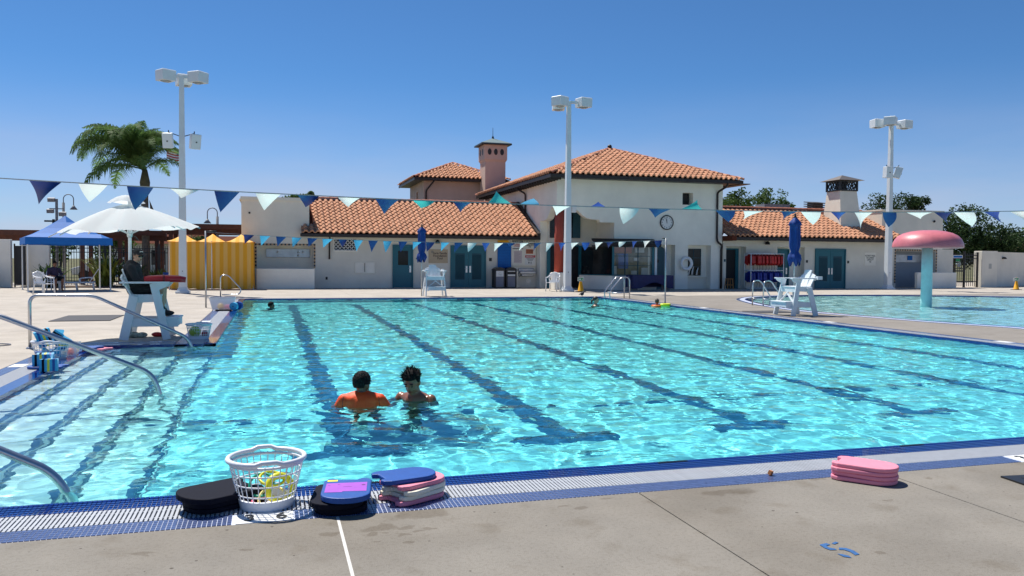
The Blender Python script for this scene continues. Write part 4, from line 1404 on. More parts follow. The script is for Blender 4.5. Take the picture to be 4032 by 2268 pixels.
# ------------------------------------------------------------------ floodlight poles
def lamp_head(root, ang, d, z, yaw):
    r_ = R(ang)
    c = Vector((d*math.cos(r_), d*math.sin(r_), z))
    hd = MB()
    hd.add([(-.28,-.28,-.22),(.28,-.28,-.22),(.28,.28,-.22),(-.28,.28,-.22),(-.29,-.29,.18),(.29,-.29,.18),(.29,.29,.18),(-.29,.29,.18),(-.26,-.26,.21),(.26,-.26,.21),(.26,.26,.21),(-.26,.26,.21)],
        [(3,2,1,0),(0,1,5,4),(1,2,6,5),(2,3,7,6),(3,0,4,7),(4,5,9,8),(5,6,10,9),(6,7,11,10),(7,4,8,11),(8,9,10,11)])
    h = hd.build('lamp_head', POLEW, root, loc=c, rz=R(yaw))
    MB().lathe([(0.0,-0.275),(0.12,-0.265),(0.21,-0.222)], 18).build('lamp_lens', pm('lens_grey', (0.30,0.32,0.33), 0.2), h, smooth=True)
    MB().tube([(0,0,.2),(0,0,.27)],0.03,6).build('vent_knob', POLEW, h)
    MB().beam((0.06*math.cos(r_),0.06*math.sin(r_),z-0.02), c+Vector((-.3*math.cos(r_),-.3*math.sin(r_),-0.02)), 0.09, 0.12).build('arm', POLEW, root)
def speaker_box(root, ang, z, tilt, yaw):
    r_ = R(ang)
    c = Vector((0.52*math.cos(r_),0.52*math.sin(r_),z))
    s = MB().add([(-.20,-.16,-.30),(.20,-.16,-.30),(.14,.20,-.30),(-.14,.20,-.30),(-.20,-.16,.30),(.20,-.16,.30),(.14,.20,.30),(-.14,.20,.30)],
        [(3,2,1,0),(4,5,6,7),(0,1,5,4),(1,2,6,5),(2,3,7,6),(3,0,4,7)]).build('loudspeaker', POLEW, root, loc=c, bevel=0.02)
    s.rotation_euler = (R(tilt),0,R(yaw))
    MB().lathe([(0.03,0),(0.03,0.02)],8).build('badge', BLACK, s, loc=(0.0,-0.165,-0.02)).rotation_euler = (R(90),0,0)
    MB().tube([(0,0.1,.30),(0,0.1,.40)],0.02,6).build('bracket_bolt', BLACK, s)
    MB().tube([(0.05*math.cos(r_),0.05*math.sin(r_),z+0.2), c+Vector((0,0,0.33))],0.018,6).build('bracket', BLACK, root)
def light_pole(label, x, y, heads, speakers, lean=0.0):
    root = thing('floodlight_pole', label, 'light pole', (x,y,0), group='floodlight poles around the pools')
    b = MB(); frust(b, -.15,.15,-.15,.15,0.22, -.085,.085,-.085,.085,8.75)
    b.build('pole', POLEW, root)
    MB().box(-.27,.27,-.27,.27,0.0,0.10).build('base_plate', POLEW, root, bevel=0.02)
    bb = MB(); frust(bb, -.22,.22,-.22,.22,0.10, -.16,.16,-.16,.16,0.24); bb.build('base_cover', POLEW, root)
    MB().box(-.05,.05,-.1601,-.14,0.62,0.80).build('access_cover', POLEW, root)
    MB().ell((0,-0.152,0.9),0.02,6,4).build('cover_screw', BLACK, root)
    for h in heads: lamp_head(root, *h)
    for s in speakers: speaker_box(root, *s)
    return root
light_pole('white floodlight pole with two loudspeakers beside the yellow striped cabana', -3.44, 30.4, ((174,0.60,8.74,35),(4,0.62,8.74,52),(88,0.62,8.70,15)), ((200,6.12,12,-10),(-18,6.12,10,28)))
light_pole('white floodlight pole without loudspeakers in front of the entrance porch', 13.16, 30.5, ((176,0.42,8.74,30),(2,0.74,8.74,12),(112,0.72,8.68,-15)), ())
light_pole('white floodlight pole with two loudspeakers near the red mushroom', 31.74, 31.3, ((225,0.50,8.92,38),(-5,0.80,8.84,8),(160,0.72,8.86,-10)), ((215,6.22,4,4),(0,6.26,18,52)))

# ------------------------------------------------------------------ lifeguard chairs (local +X is forward)
CHW = pm('chair_white', (0.74,0.78,0.80), 0.5, noise=(4,0.08))
def guard_chair(label, loc, rz):
    c = thing('lifeguard_chair', label, 'lifeguard chair', loc, rz, 'white lifeguard chairs around the pools')
    def board(n, p, q, w_, h_, up=(0,0,1)): return MB().beam(p,q,w_,h_,up).build(n, CHW, c, bevel=0.006)
    for s in (-1,1):
        yb, yt = s*0.40, s*0.33
        board('rear_leg', (-0.40,yb,0),(-0.24,yt,0.76),0.04,0.15,(1,0,0))
        board('front_leg', (0.30,yb,0),(0.08,yt,0.985),0.04,0.13,(1,0,0))
        board('side_rail', (-0.34,yb*0.98-s*0.042,0.30),(0.22,yb*0.98-s*0.042,0.30),0.03,0.14)
        board('seat_rail', (-0.28,yt-s*0.042,0.70),(0.16,yt-s*0.042,0.72),0.03,0.12)
        board('arm_rest', (-0.46,s*0.36,1.0),(0.34,s*0.36,1.0),0.13,0.03)
        MB().prism([(0.10,0.984),(0.33,0.984),(0.28,0.92),(0.17,0.87),(0.13,0.79)], 'y', s*0.35-0.018, s*0.35+0.018).build('arm_bracket', CHW, c)
    for i in range(5):
        x = -0.24+i*0.10
        MB().box(x-0.048,x+0.048,-0.30,0.30,0.765,0.79).build('seat_slat', CHW, c, bevel=0.005)
    hts = (1.14,1.24,1.24,1.14)
    for i in range(4):
        y = -0.225+i*0.15
        tl = 0.40*(hts[i]-0.76)/0.48
        ya, yb_ = y-0.071, y+0.071
        z1 = hts[i]; arc = []
        zl, zr = (z1-0.06, z1+0.0) if i in (0,) else ((z1-0.0, z1-0.06) if i == 3 else ((z1-0.02,z1) if i == 1 else (z1,z1-0.02)))
        MB().add([(-0.24,ya,0.70),(-0.24,yb_,0.70),(-0.44,yb_,zr),(-0.44,ya,zl),(-0.265,ya,0.69),(-0.265,yb_,0.69),(-0.465,yb_,zr),(-0.465,ya,zl)],
            [(0,1,2,3),(7,6,5,4),(0,4,5,1),(1,5,6,2),(2,6,7,3),(3,7,4,0)]).build('back_slat', CHW, c)
    board('back_rail', (-0.40,-0.36,0.99),(-0.40,0.36,0.99),0.03,0.09)
    board('front_rail', (0.18,-0.34,0.70),(0.18,0.34,0.70),0.03,0.13)
    board('front_rail', (0.26,-0.38,0.30),(0.26,0.38,0.30),0.03,0.13)
    board('rear_rail', (-0.36,-0.38,0.30),(-0.36,0.38,0.30),0.03,0.10)
    board('cross_brace', (0.225,-0.30,0.37),(0.20,0.02,0.62),0.025,0.06,(1,0,0))
    board('cross_brace', (0.228,0.30,0.37),(0.203,-0.02,0.62),0.025,0.06,(1,0,0))
    MB().box(0.27,0.50,-0.34,0.34,0.36,0.39).build('foot_step', CHW, c, bevel=0.006)
    for s in (-1,1): MB().box(0.275,0.48,s*0.33-0.015,s*0.33+0.015,0.22,0.3595).build('step_side', CHW, c)
    MB().box(0.455,0.48,-0.314,0.314,0.24,0.3595).build('step_front', CHW, c)
    ub = MB().box(-0.54,-0.40,0.38,0.47,0.97,1.06); ub.build('umbrella_clamp', CHW, c)
    return c
guard_chair('white lifeguard chair under the open white umbrella, with the lifeguard seated', (-2.06,10.62,0), 0)
guard_chair('empty white lifeguard chair between the pool and the far bathhouse wing', (6.16,26.55,0), R(-90))
guard_chair('empty white lifeguard chair on the deck beside the round activity pool', (13.55,13.85,0), R(180))

def closed_umbrella(label, loc, h, tie):
    u = thing('patio_umbrella', label, 'umbrella', loc, group='folded blue umbrellas')
    MB().tube([(0,0,0),(0,0,h)],0.022,10).build('pole', STEELD, u, smooth=True)
    prof = [(0.03,h-0.02),(0.075,h-0.07),(0.13,h-0.16),(0.155,h-0.24),(0.120,h-0.27),(0.125,h-0.45),(0.125,h-0.70),(0.13,tie+0.16),(0.09,tie),(0.145,tie-0.10),(0.165,tie-0.20),(0.14,tie-0.33),(0.12,tie-0.34)]
    vs, fs, n = [], [], 28
    for k,(r_,z) in enumerate(prof):
        for j in range(n):
            a = 2*math.pi*j/n
            rr = r_*(0.80+(0.46 if k > 1 else 0.22)*abs(math.cos(3*a+0.5*math.sin(k*0.9)+0.4*math.sin(2*a+k*0.3))))
            vs.append((rr*math.cos(a), rr*math.sin(a), z+(0.07*math.cos(5*a) if k >= len(prof)-2 else 0)))
    for k in range(len(prof)-1):
        for j in range(n): fs.append((k*n+(j+1) % n, k*n+j, (k+1)*n+j, (k+1)*n+(j+1) % n))
    MB().add(vs, fs).build('canopy', NAVYC, u, smooth=True)
    MB().lathe([(0.10,tie-0.02),(0.105,tie),(0.10,tie+0.02)],14).build('tie_strap', NAVYC, u, smooth=True)
    MB().lathe([(0.05,h-0.04),(0.02,h+0.02),(0.035,h+0.05),(0.0,h+0.09)],10).build('finial', BLACK, u, smooth=True)
    return u
closed_umbrella('folded blue umbrella behind the far lifeguard chair', (5.66,26.62,0), 2.74, 1.72)
closed_umbrella('folded blue umbrella behind the lifeguard chair at the activity pool', (13.88,14.32,0), 2.70, 1.72)

# open white umbrella over the lifeguard
U = thing('patio_umbrella', 'open white canvas umbrella shading the seated lifeguard', 'umbrella', (-2.42,10.72,0))
MB().tube([(0,0,0),(0,0,2.44)],0.028,12).build('pole', CHW, U, smooth=True)
NR = 8
def umb_pt(a, t):
    # t 0 apex .. 1 hem, ribs at multiples of 45 deg, canvas sags between ribs
    rib_c = abs(math.cos(a*NR/2))
    r_ = 1.16*t*(0.90+0.10*rib_c)
    z = 2.40-0.46*t**1.30-0.045*(1-rib_c)*t+0.02*math.sin(5*a)*t
    z += 0.07*math.cos(a-0.4)*t*t - 0.05*t*(1-rib_c)*math.sin(a*3)
    return (r_*math.cos(a), r_*math.sin(a), z)
vs, fs, na, ntt = [], [], 48, 8
for k in range(ntt+1):
    t = 0.10+0.90*k/ntt
    for j in range(na): vs.append(umb_pt(2*math.pi*(j)/na+R(12), t))
for k in range(ntt):
    for j in range(na): fs.append((k*na+j,(k+1)*na+j,(k+1)*na+(j+1) % na,k*na+(j+1) % na))
TRC = bpy.data.materials.new('umbrella_canvas'); TRC.use_nodes = True
t_ = TRC.node_tree; b_ = t_.nodes['Principled BSDF']; b_.inputs['Base Color'].default_value = (0.82,0.82,0.80,1); b_.inputs['Roughness'].default_value = 0.85
tl_ = t_.nodes.new('ShaderNodeBsdfTranslucent'); tl_.inputs[0].default_value = (0.78,0.84,0.86,1)
mx_ = t_.nodes.new('ShaderNodeMixShader'); mx_.inputs[0].default_value = 0.42
t_.links.new(b_.outputs[0], mx_.inputs[1]); t_.links.new(tl_.outputs[0], mx_.inputs[2]); t_.links.new(mx_.outputs[0], t_.nodes['Material Output'].inputs[0])
can = MB().add(vs, fs).build('canopy', TRC, U, smooth=True)
vs, fs = [], []
for k in range(5):
    t = k/4
    for j in range(na):
        a = 2*math.pi*j/na
        r_ = 0.30*t*(0.88+0.16*abs(math.cos(a*NR/2)))
        vs.append((r_*math.cos(a)-0.05, r_*math.sin(a), 2.545-0.14*t**2+0.02*math.sin(3*a)*t))
for k in range(4):
    for j in range(na): fs.append((k*na+j,(k+1)*na+j,(k+1)*na+(j+1) % na,k*na+(j+1) % na))
MB().add(vs, fs).build('vent_canopy', TRC, U, smooth=True)
for j in range(NR):
    a = 2*math.pi*j/NR+R(0)
    p = Vector(umb_pt(a, 0.12))-Vector((0,0,0.02)); m_ = Vector(umb_pt(a,0.55))-Vector((0,0,0.03)); q = Vector(umb_pt(a, 1.0))-Vector((0,0,0.02))
    ext = 0.16 if j in (4,5) else 0.02
    q = q+(q-m_).normalized()*ext
    rb_ = MB().tube([p,m_,q],0.011,6).build('rib', CHW, U, smooth=True)
    MB().tube([(0,0,1.84),m_],0.008,6).build('strut', CHW, rb_, smooth=True)
MB().lathe([(0.045,1.80),(0.05,1.88),(0.04,1.92)],12).build('runner', CHW, U, smooth=True)
MB().tube([(0.03,0,1.82),(0.10,-0.02,1.80),(0.14,-0.02,1.74)],0.012,6).build('crank', BLACK, U, smooth=True)

# ------------------------------------------------------------------ plastic armchairs (local -Y is forward)
def monobloc(label, loc, rz, first=[None]):
    if first[0] is not None:
        return copy_thing(first[0], label, loc, rz)
    c = thing('plastic_armchair', label, 'chair', loc, rz, 'white plastic armchairs')
    for sx in (-1,1):
        MB().tube([(sx*0.27,-0.25,0),(sx*0.25,-0.23,0.40),(sx*0.27,-0.20,0.62)],[0.024,0.028,0.022],8).build('front_leg', PLASTW, c, smooth=True)
        MB().tube([(sx*0.25,0.27,0),(sx*0.22,0.21,0.42),(sx*0.25,0.20,0.60)],[0.022,0.028,0.022],8).build('rear_leg', PLASTW, c, smooth=True)
        MB().tube(fillet([(sx*0.27,-0.22,0.635),(sx*0.29,0.02,0.645),(sx*0.26,0.24,0.70),(sx*0.20,0.28,0.84)],0.15,6),0.028,8).build('arm', PLASTW, c, smooth=True)
    vs = [(x,y,0.405+0.02*abs(x)/0.24-0.01*math.cos(y*6)) for y in (-0.26,-0.1,0.06,0.22) for x in (-0.25,-0.1,0.1,0.25)]
    fs = [(r_*4+i,r_*4+i+1,r_*4+i+5,r_*4+i+4) for r_ in range(3) for i in range(3)]
    st = MB().add(vs,fs).build('seat', PLASTW, c, smooth=True)
    sd = st.modifiers.new('solid','SOLIDIFY'); sd.thickness = 0.02
    MB().tube([(0.24*math.cos(math.pi*i/12),0.24+0.05*math.sin(math.pi*i/12),0.62+0.26*math.sin(math.pi*i/12)) for i in range(13)],0.024,8).build('back_hoop', PLASTW, c, smooth=True)
    MB().box(-0.22,0.22,0.20,0.225,0.43,0.50).build('back_band', PLASTW, c)
    for i in range(7):
        x = -0.165+i*0.055
        zt = 0.62+0.25*math.sqrt(max(0,1-(x/0.235)**2))
        MB().beam((x*0.75,0.215,0.48),(x,0.265,zt),0.030,0.012,(0,1,0)).build('back_slat', PLASTW, c)
    first[0] = c
    return c
monobloc('white plastic armchair in front of the blue canopy', (-8.36,29.9,0), R(55))
monobloc('white plastic armchair beside the floodlight pole at the entrance porch', (12.55,30.75,0), R(-38))

# reclining lounger under the canopy
LG = thing('pool_lounger', 'white plastic reclining lounger under the blue canopy', 'lounger', (-8.0,34.1,0), R(-82))
for sx in (-1,1):
    MB().tube([(sx*0.30,-0.80,0.34),(sx*0.31,0.0,0.33),(sx*0.31,0.62,0.34)],0.03,8).build('side_rail', PLASTW, LG, smooth=True)
    for y in (-0.72,-0.1,0.55):
        MB().tube([(sx*0.30,y,0.33),(sx*0.33,y+0.04,0.0)],[0.03,0.022],8).build('leg', PLASTW, LG, smooth=True)
    MB().tube(fillet([(sx*0.33,0.05,0.34),(sx*0.36,0.02,0.52),(sx*0.36,0.45,0.56),(sx*0.30,0.55,0.5)],0.1,4),0.022,8).build('arm', PLASTW, LG, smooth=True)
for i in range(9):
    MB().box(-0.28,0.28,-0.78+i*0.125,-0.68+i*0.125,0.345,0.365).build('seat_slat', PLASTW, LG)
for i in range(8):
    t = (i+0.5)/8
    MB().obox((0,0.42+0.36*t,0.36+0.58*t),(0.56,0.022,0.075),(R(-32),0,0)).build('back_slat', PLASTW, LG)

# ------------------------------------------------------------------ blue pop-up canopy
CP = thing('popup_canopy', 'blue pop-up canopy on white legs standing left of the open white umbrella', 'canopy', (-8.5,34.1,0), R(18))
hs_ = 1.60
for sx in (-1,1):
    for sy in (-1,1):
        MB().box(sx*1.52-0.025,sx*1.52+0.025,sy*1.52-0.025,sy*1.52+0.025,0,2.05).build('leg', WHITE, CP)
        MB().box(sx*1.52-0.06,sx*1.52+0.06,sy*1.52-0.06,sy*1.52+0.06,0,0.015).build('foot_plate', WHITE, CP)
n = 9
vs, fs = [], []
for i in range(n):
    for j in range(n):
        x = -hs_+2*hs_*i/(n-1); y = -hs_+2*hs_*j/(n-1)
        m_ = max(abs(x),abs(y))/hs_
        vs.append((x,y,2.24+0.98*(1-m_)**1.12-0.05*math.sin(math.pi*m_)))
for i in range(n-1):
    for j in range(n-1): fs.append((i*n+j,(i+1)*n+j,(i+1)*n+j+1,i*n+j+1))
MB().add(vs, fs).build('roof_cloth', BLUEC, CP)
for (x0,y0,x1,y1) in ((-1,-1,1,-1),(1,-1,1,1),(1,1,-1,1),(-1,1,-1,-1)):
    vs = []
    for k in range(9):
        t = k/8
        x, y = (x0+(x1-x0)*t)*hs_, (y0+(y1-y0)*t)*hs_
        vs += [(x,y,2.245),(x*1.008,y*1.008,1.95-0.015*math.cos(t*12))]
    MB().add(vs, [(2*k,2*k+1,2*k+3,2*k+2) for k in range(8)]).build('valance', BLUEC, CP)
    MB().beam((x0*1.50,y0*1.50,2.15),(x1*1.50,y1*1.50,2.15),0.03,0.03).build('frame_bar', WHITE, CP)

# ------------------------------------------------------------------ yellow striped cabana
def stripe_mat(name, ca, cb, period):
    m = pm(name, ca, 0.85)
    t = m.node_tree; L = t.links.new; b = t.nodes['Principled BSDF']
    g = t.nodes.new('ShaderNodeTexCoord'); s = t.nodes.new('ShaderNodeSeparateXYZ'); L(g.outputs['Object'], s.inputs[0])
    a = t.nodes.new('ShaderNodeMath'); a.operation = 'DIVIDE'; L(s.outputs[0], a.inputs[0]); a.inputs[1].default_value = period
    f = t.nodes.new('ShaderNodeMath'); f.operation = 'FRACT'; L(a.outputs[0], f.inputs[0])
    c = t.nodes.new('ShaderNodeMath'); c.operation = 'GREATER_THAN'; L(f.outputs[0], c.inputs[0]); c.inputs[1].default_value = 0.5
    mx = t.nodes.new('ShaderNodeMix'); mx.data_type = 'RGBA'; L(c.outputs[0], mx.inputs['Factor'])
    mx.inputs['A'].default_value = (*ca,1); mx.inputs['B'].default_value = (*cb,1)
    L(mx.outputs['Result'], b.inputs['Base Color'])
    return m
STRIPE = stripe_mat('yellow_stripe', S(226,160,38), S(230,178,92), 0.34)
CB = thing('cabana', 'yellow and white striped cloth cabana with three peaked tops', 'cabana', (-2.6,35.3,0))
def curtain(name, p, q, z0, z1, amp, seed):
    g_ = random.Random(seed); p, q = Vector(p), Vector(q)
    n = int((q-p).length/0.05); nn_ = Vector((-(q-p).y,(q-p).x,0)).normalized()
    vs, fs = [], []
    for k,z in enumerate((z0,z0+0.35*(z1-z0),z0+0.75*(z1-z0),z1)):
        for i in range(n+1):
            t = i/n
            f = math.sin(i*0.9+seed)*0.6+math.sin(i*0.37+1.3*seed)*0.7
            vs.append(p.lerp(q,t)+nn_*(amp*f*(1.0-0.25*k))+Vector((0,0,z+(0.02*math.sin(i*0.4) if k == 0 else 0))))
    for k in range(3):
        for i in range(n): fs.append((k*(n+1)+i,k*(n+1)+i+1,(k+1)*(n+1)+i+1,(k+1)*(n+1)+i))
    return MB().add(vs,fs).build(name, STRIPE, CB, smooth=True)
curtain('curtain', (-1.82,-0.9,0),(0.05,-0.9,0),0.03,2.18,0.05,1)
curtain('curtain', (0.05,-0.92,0),(1.82,-0.92,0),0.03,2.18,0.05,2)
curtain('curtain', (1.82,-0.9,0),(1.82,0.9,0),0.03,2.18,0.04,3)
curtain('curtain', (-1.82,0.9,0),(-1.82,-0.9,0),0.03,2.18,0.04,4)
for sx in (-1.80,0.0,1.80):
    for sy in (-0.86,0.86): MB().tube([(sx,sy,0),(sx,sy,2.2)],0.025,8).build('post', WHITE, CB)
for k in range(3):
    xa, xb = -1.88+k*1.253, -1.88+(k+1)*1.253
    n = 8; vs, fs = [], []
    for i in range(n+1):
        for j in range(n+1):
            u_, v_ = i/n*2-1, j/n*2-1
            m_ = max(abs(u_),abs(v_))
            z = 2.14+0.42*(1-m_)**1.3+0.05*abs(u_*v_)
            vs.append((xa+(xb-xa)*i/n, -0.97+1.94*j/n, z))
    for i in range(n):
        for j in range(n): fs.append((i*(n+1)+j,(i+1)*(n+1)+j,(i+1)*(n+1)+j+1,i*(n+1)+j+1))
    MB().add(vs,fs).build('peaked_top', STRIPE, CB, smooth=True)

# ------------------------------------------------------------------ picket fence, walls and gate
FC = thing('picket_fence', 'black metal picket fence behind the canopy and cabana', 'fence', (-10.3,39.2,0))
pk = MB().box(-0.012,0.012,-0.012,0.012,0.08,2.02).mesh('picket', BLACK)
for i in range(62): place('picket', pk, FC, (i*0.118,0,0))
for z in (0.22,1.68,1.88): MB().box(-0.05,7.35,-0.02,0.02,z-0.02,z+0.02).build('rail', BLACK, FC)
for x in (0,2.45,4.9,7.3): MB().box(x-0.04,x+0.04,-0.04,0.04,0,2.12).build('post', BLACK, FC)
LWL = thing('boundary_wall', 'low white stucco wall at the far left edge', 'wall', (-13,38.0,0))
MB().box(-2.0,1.35,0,0.3,0,2.24).build('wall_panel', STUCW, LWL, bevel=0.02)
LWL2 = thing('boundary_wall', 'white stucco wall standing behind the blue canopy', 'wall', (-11.4,38.9,0))
MB().box(-0.1,1.15,0,0.3,0,2.06).build('wall_panel', STUCW, LWL2, bevel=0.02)
for z in (1.7,2.0): MB().box(-0.04,0.04,-0.06,-0.002,z-1.0,z-0.9).build('hinge_box', BLACK, LWL2)
DG = thing('side_gate', 'dark metal gate leaf between the two white walls at the left', 'gate', (-11.62,38.4,0))
MB().box(0,0.06,-0.02,0.02,0,2.05).build('gate_post', BLACK, DG); MB().box(0.06,0.5,-0.015,0.015,0.1,1.95).build('gate_panel', BLACK, DG)

GT = thing('entry_gate', 'black barred double gate between the shower block and the right wall', 'gate', (38.75,34.2,0))
for k in range(2):
    x0 = 0.04+k*1.0
    for i in range(7):
        MB().box(x0+i*0.148-0.012,x0+i*0.148+0.012,-0.012,0.012,0.06,2.06).build('bar', BLACK, GT)
    for z in (0.35,1.72,1.92): MB().box(x0,x0+0.9,-0.022,0.022,z-0.025,z+0.025).build('rail', BLACK, GT)
MB().box(0.93,1.03,-0.05,0.05,0,2.16).build('centre_post', BLACK, GT)
MB().box(1.92,2.0,-0.05,0.05,0,2.1).build('hinge_post', BLACK, GT)
MB().box(0.0,0.9,-0.09,-0.025,0.94,1.02).build('push_bar', BLACK, GT); MB().box(0.0,0.9,-0.06,-0.025,1.08,1.14).build('push_bar', BLACK, GT)
MB().box(0.10,0.80,-0.05,-0.027,1.74,1.92).build('gate_sign', SIGNW, GT)
MB().box(0.14,0.76,-0.055,-0.051,1.77,1.88).build('gate_sign_band', BLUEC, GT)
MB().box(0.32,0.62,-0.045,-0.026,1.56,1.70).build('gate_sign', GRN, GT)
MB().box(0.46,0.64,-0.06,-0.026,1.22,1.42).build('lock_box', GREYP, GT)
PR = thing('gate_pier', 'square cream stucco pier right of the black barred gate', 'pier', (40.85,34.0,0))
MB().box(0,1.18,0,0.6,0,2.18).build('pier_body', STUC, PR, bevel=0.02)
MB().box(0.52,0.72,-0.012,-0.001,1.12,1.42).build('weathered_sign', pm('faded_sign', S(176,176,170), 0.8), PR)
RWL = thing('boundary_wall', 'long cream stucco wall running off the right edge behind the cone', 'wall', (42.05,34.5,0), R(24))
MB().box(0,16,0,0.3,0,2.1).build('wall_panel', STUC, RWL); MB().box(0,16,-0.02,0.32,2.1005,2.15).build('wall_cap', STUC, RWL)
lp_ = MB().lathe([(0.16,0),(0.14,0.06),(0.08,0.12),(0,0.14)],12,(1.9,-0.08,1.72)); lp_.build('wall_lamp', BLACK, RWL, smooth=True)
# pale ground of the street beyond the gate
# ------------------------------------------------------------------ brown timber pergolas beyond the fence
def pergola(label, loc, w_, d_, z):
    p = thing('timber_pergola', label, 'pergola', loc)
    for x in (0.15,w_/2,w_-0.15):
        for y in (0.15,d_-0.15): MB().box(x-0.1,x+0.1,y-0.1,y+0.1,0,z-0.5).build('post', WOODB, p)
    for y in (0.15,d_-0.15): MB().box(-0.3,w_+0.3,y-0.08,y+0.08,z-0.50,z-0.24).build('beam', WOODB, p)
    n = int(w_/0.5)
    for i in range(n+1):
        x = i*w_/n
        MB().box(x-0.05,x+0.05,-0.4,d_+0.4,z-0.239,z-0.05).build('rafter', WOODB, p)
    MB().box(-0.35,w_+0.35,-0.45,-0.40,z-0.26,z).build('fascia', WOODB, p)
    return p
pergola('brown timber pergola left of the blue canopy at the left edge', (-15.5,41.5,0), 4.2, 2.4, 2.78)
pergola('brown timber pergola above the fence behind the open white umbrella', (-9.6,42.0,0), 3.9, 2.4, 2.86)
pergola('brown timber pergola behind the yellow striped cabana', (-5.2,41.0,0), 3.9, 2.6, 3.22)

# ------------------------------------------------------------------ cones with exit boards, bins, stool, table, rack
def cone(label, loc, first=[None]):
    if first[0] is not None: return copy_thing(first[0], label, loc, R(-12))
    c = thing('safety_cone', label, 'cone', loc, 0, 'yellow cones with a green arrow board')
    MB().box(-0.20,0.20,-0.20,0.20,0,0.025).build('cone_base', BLACK, c, bevel=0.008)
    MB().lathe([(0.155,0.025),(0.14,0.04),(0.055,0.47),(0.05,0.48)],18).build('cone_body', YELL, c, smooth=True)
    s = MB().box(-0.15,0.15,-0.012,0.012,0.49,0.67).build('arrow_board', SIGNW, c)
    MB().box(-0.125,0.125,-0.016,-0.0125,0.515,0.645).build('green_panel', GRN, s)
    MB().prism([(0.03,0.57),(0.08,0.57),(0.08,0.545),(0.115,0.58),(0.08,0.615),(0.08,0.59),(0.03,0.59)],'y',-0.019,-0.0165).build('arrow', SIGNW, s)
    MB().box(-0.10,0.0,-0.019,-0.0165,0.55,0.61).build('panel_mark', SIGNW, s)
    MB().box(-0.02,0.02,-0.011,0.011,0.67,0.69).build('board_clip', YELL, s)
    first[0] = c
    return c
cone('yellow cone with green arrow board beside the entrance floodlight pole', (13.72,30.2,0))
cone('yellow cone with green arrow board in front of the right wall', (39.3,30.2,0))
def bin_(label, x, front):
    b = thing('litter_bin', label, 'bin', (x,35.75,0), group='black framed bins at the bathhouse wall')
    MB().box(-0.29,0.29,-0.27,0.27,0.02,0.90).build('cabinet', BLACK, b, bevel=0.03)
    vs = [(0.30*math.cos(math.pi*i/8)*1.0,0.90+0.17*math.sin(math.pi*i/8)) for i in range(9)]
    MB().prism(vs,'y',-0.28,0.28).build('domed_lid', BLACK, b)
    MB().box(-0.20,0.20,-0.285,-0.271,0.10,0.58).build('front_panel', pm('bin_grey', S(120,124,140), 0.5, noise=(3,0.1)), b)
    MB().box(-0.20,0.20,-0.284,-0.271,0.04,0.098).build('kick_plate', GREYP, b)
    if front == 'recycle':
        p = MB().box(-0.20,0.20,-0.286,-0.271,0.585,0.88).build('flap_panel', SIGNW, b)
        for k in range(3):
            a = R(90+120*k)
            MB().beam((0.07*math.cos(a-0.75),-0.289,0.73+0.07*math.sin(a-0.75)),(0.07*math.cos(a+0.55),-0.289,0.73+0.07*math.sin(a+0.55)),0.004,0.032,(0,1,0)).build('recycling_arrow', BLACK, p)
    else:
        MB().box(-0.20,0.20,-0.286,-0.271,0.61,0.70).build('flap_panel', SIGNW, b)
        MB().box(-0.20,0.20,-0.284,-0.271,0.70,0.84).build('bin_slot', DARK, b)
        MB().box(-0.20,0.20,-0.286,-0.271,0.84,0.88).build('flap_edge', SIGNW, b)
    return b
bin_('black and grey bin with recycling symbol beside the drinking fountain', 11.30, 'recycle')
bin_('black and grey bin with a dark slot next to the recycling bin', 11.92, 'slot')
ST = thing('wooden_stool', 'small brown wooden stool beside the dark doorway', 'stool', (22.98,32.72,0))
WOODS = pm('stool_wood', S(168,116,62), 0.6, noise=(12,0.25))
MB().box(-0.17,0.17,-0.15,0.15,0.52,0.55).build('stool_top', WOODS, ST, bevel=0.01)
for sx in (-1,1):
    for sy in (-1,1): MB().beam((sx*0.18,sy*0.15,0),(sx*0.13,sy*0.11,0.52),0.03,0.04).build('leg', WOODS, ST)
for sy in (-1,1): MB().beam((-0.155,sy*0.13,0.22),(0.155,sy*0.13,0.22),0.02,0.04).build('stretcher', WOODS, ST)
TB = thing('covered_table', 'long table under a dark navy cloth in front of the ticket booth', 'table', (17.85,31.55,0))
NAVYT = pm('navy_cloth', S(16,24,84), 0.55, noise=(8,0.2))
MB().box(-1.05,1.05,-0.36,0.36,0.70,0.73).build('tabletop', GREYP, TB)
for sx in (-0.9,0.9): MB().beam((sx,0,0),(sx,0,0.7),0.05,0.5,(1,0,0)).build('trestle', GREYP, TB)
cl = MB(); n = 40
ring = []
for i in range(n):
    a = i/n*4
    k = int(a); f = a-k
    P4 = [(-1.09,-0.40),(1.09,-0.40),(1.09,0.40),(-1.09,0.40)]
    p, q = P4[k], P4[(k+1) % 4]
    ring.append((p[0]+(q[0]-p[0])*f, p[1]+(q[1]-p[1])*f))
vs = [(x,y,0.745) for x,y in ring]
for lev in (0.45,0.0):
    for i,(x,y) in enumerate(ring):
        hem = 0.10+0.30*max(0,math.sin((x+0.75)*1.9))**1.5 if y < 0 else 0.15
        z = hem+(0.745-hem)*lev
        o_ = 1+0.02*math.sin(i*2.1)
        vs.append((x*o_,y*(1+0.06*(1-lev)*math.sin(i*1.7)),z))
fs = [tuple(range(n))]+[(k*n+i,(k+1)*n+i,(k+1)*n+(i+1) % n,k*n+(i+1) % n) for k in range(2) for i in range(n)]
MB().add(vs,fs).build('cloth', NAVYT, TB, smooth=False)

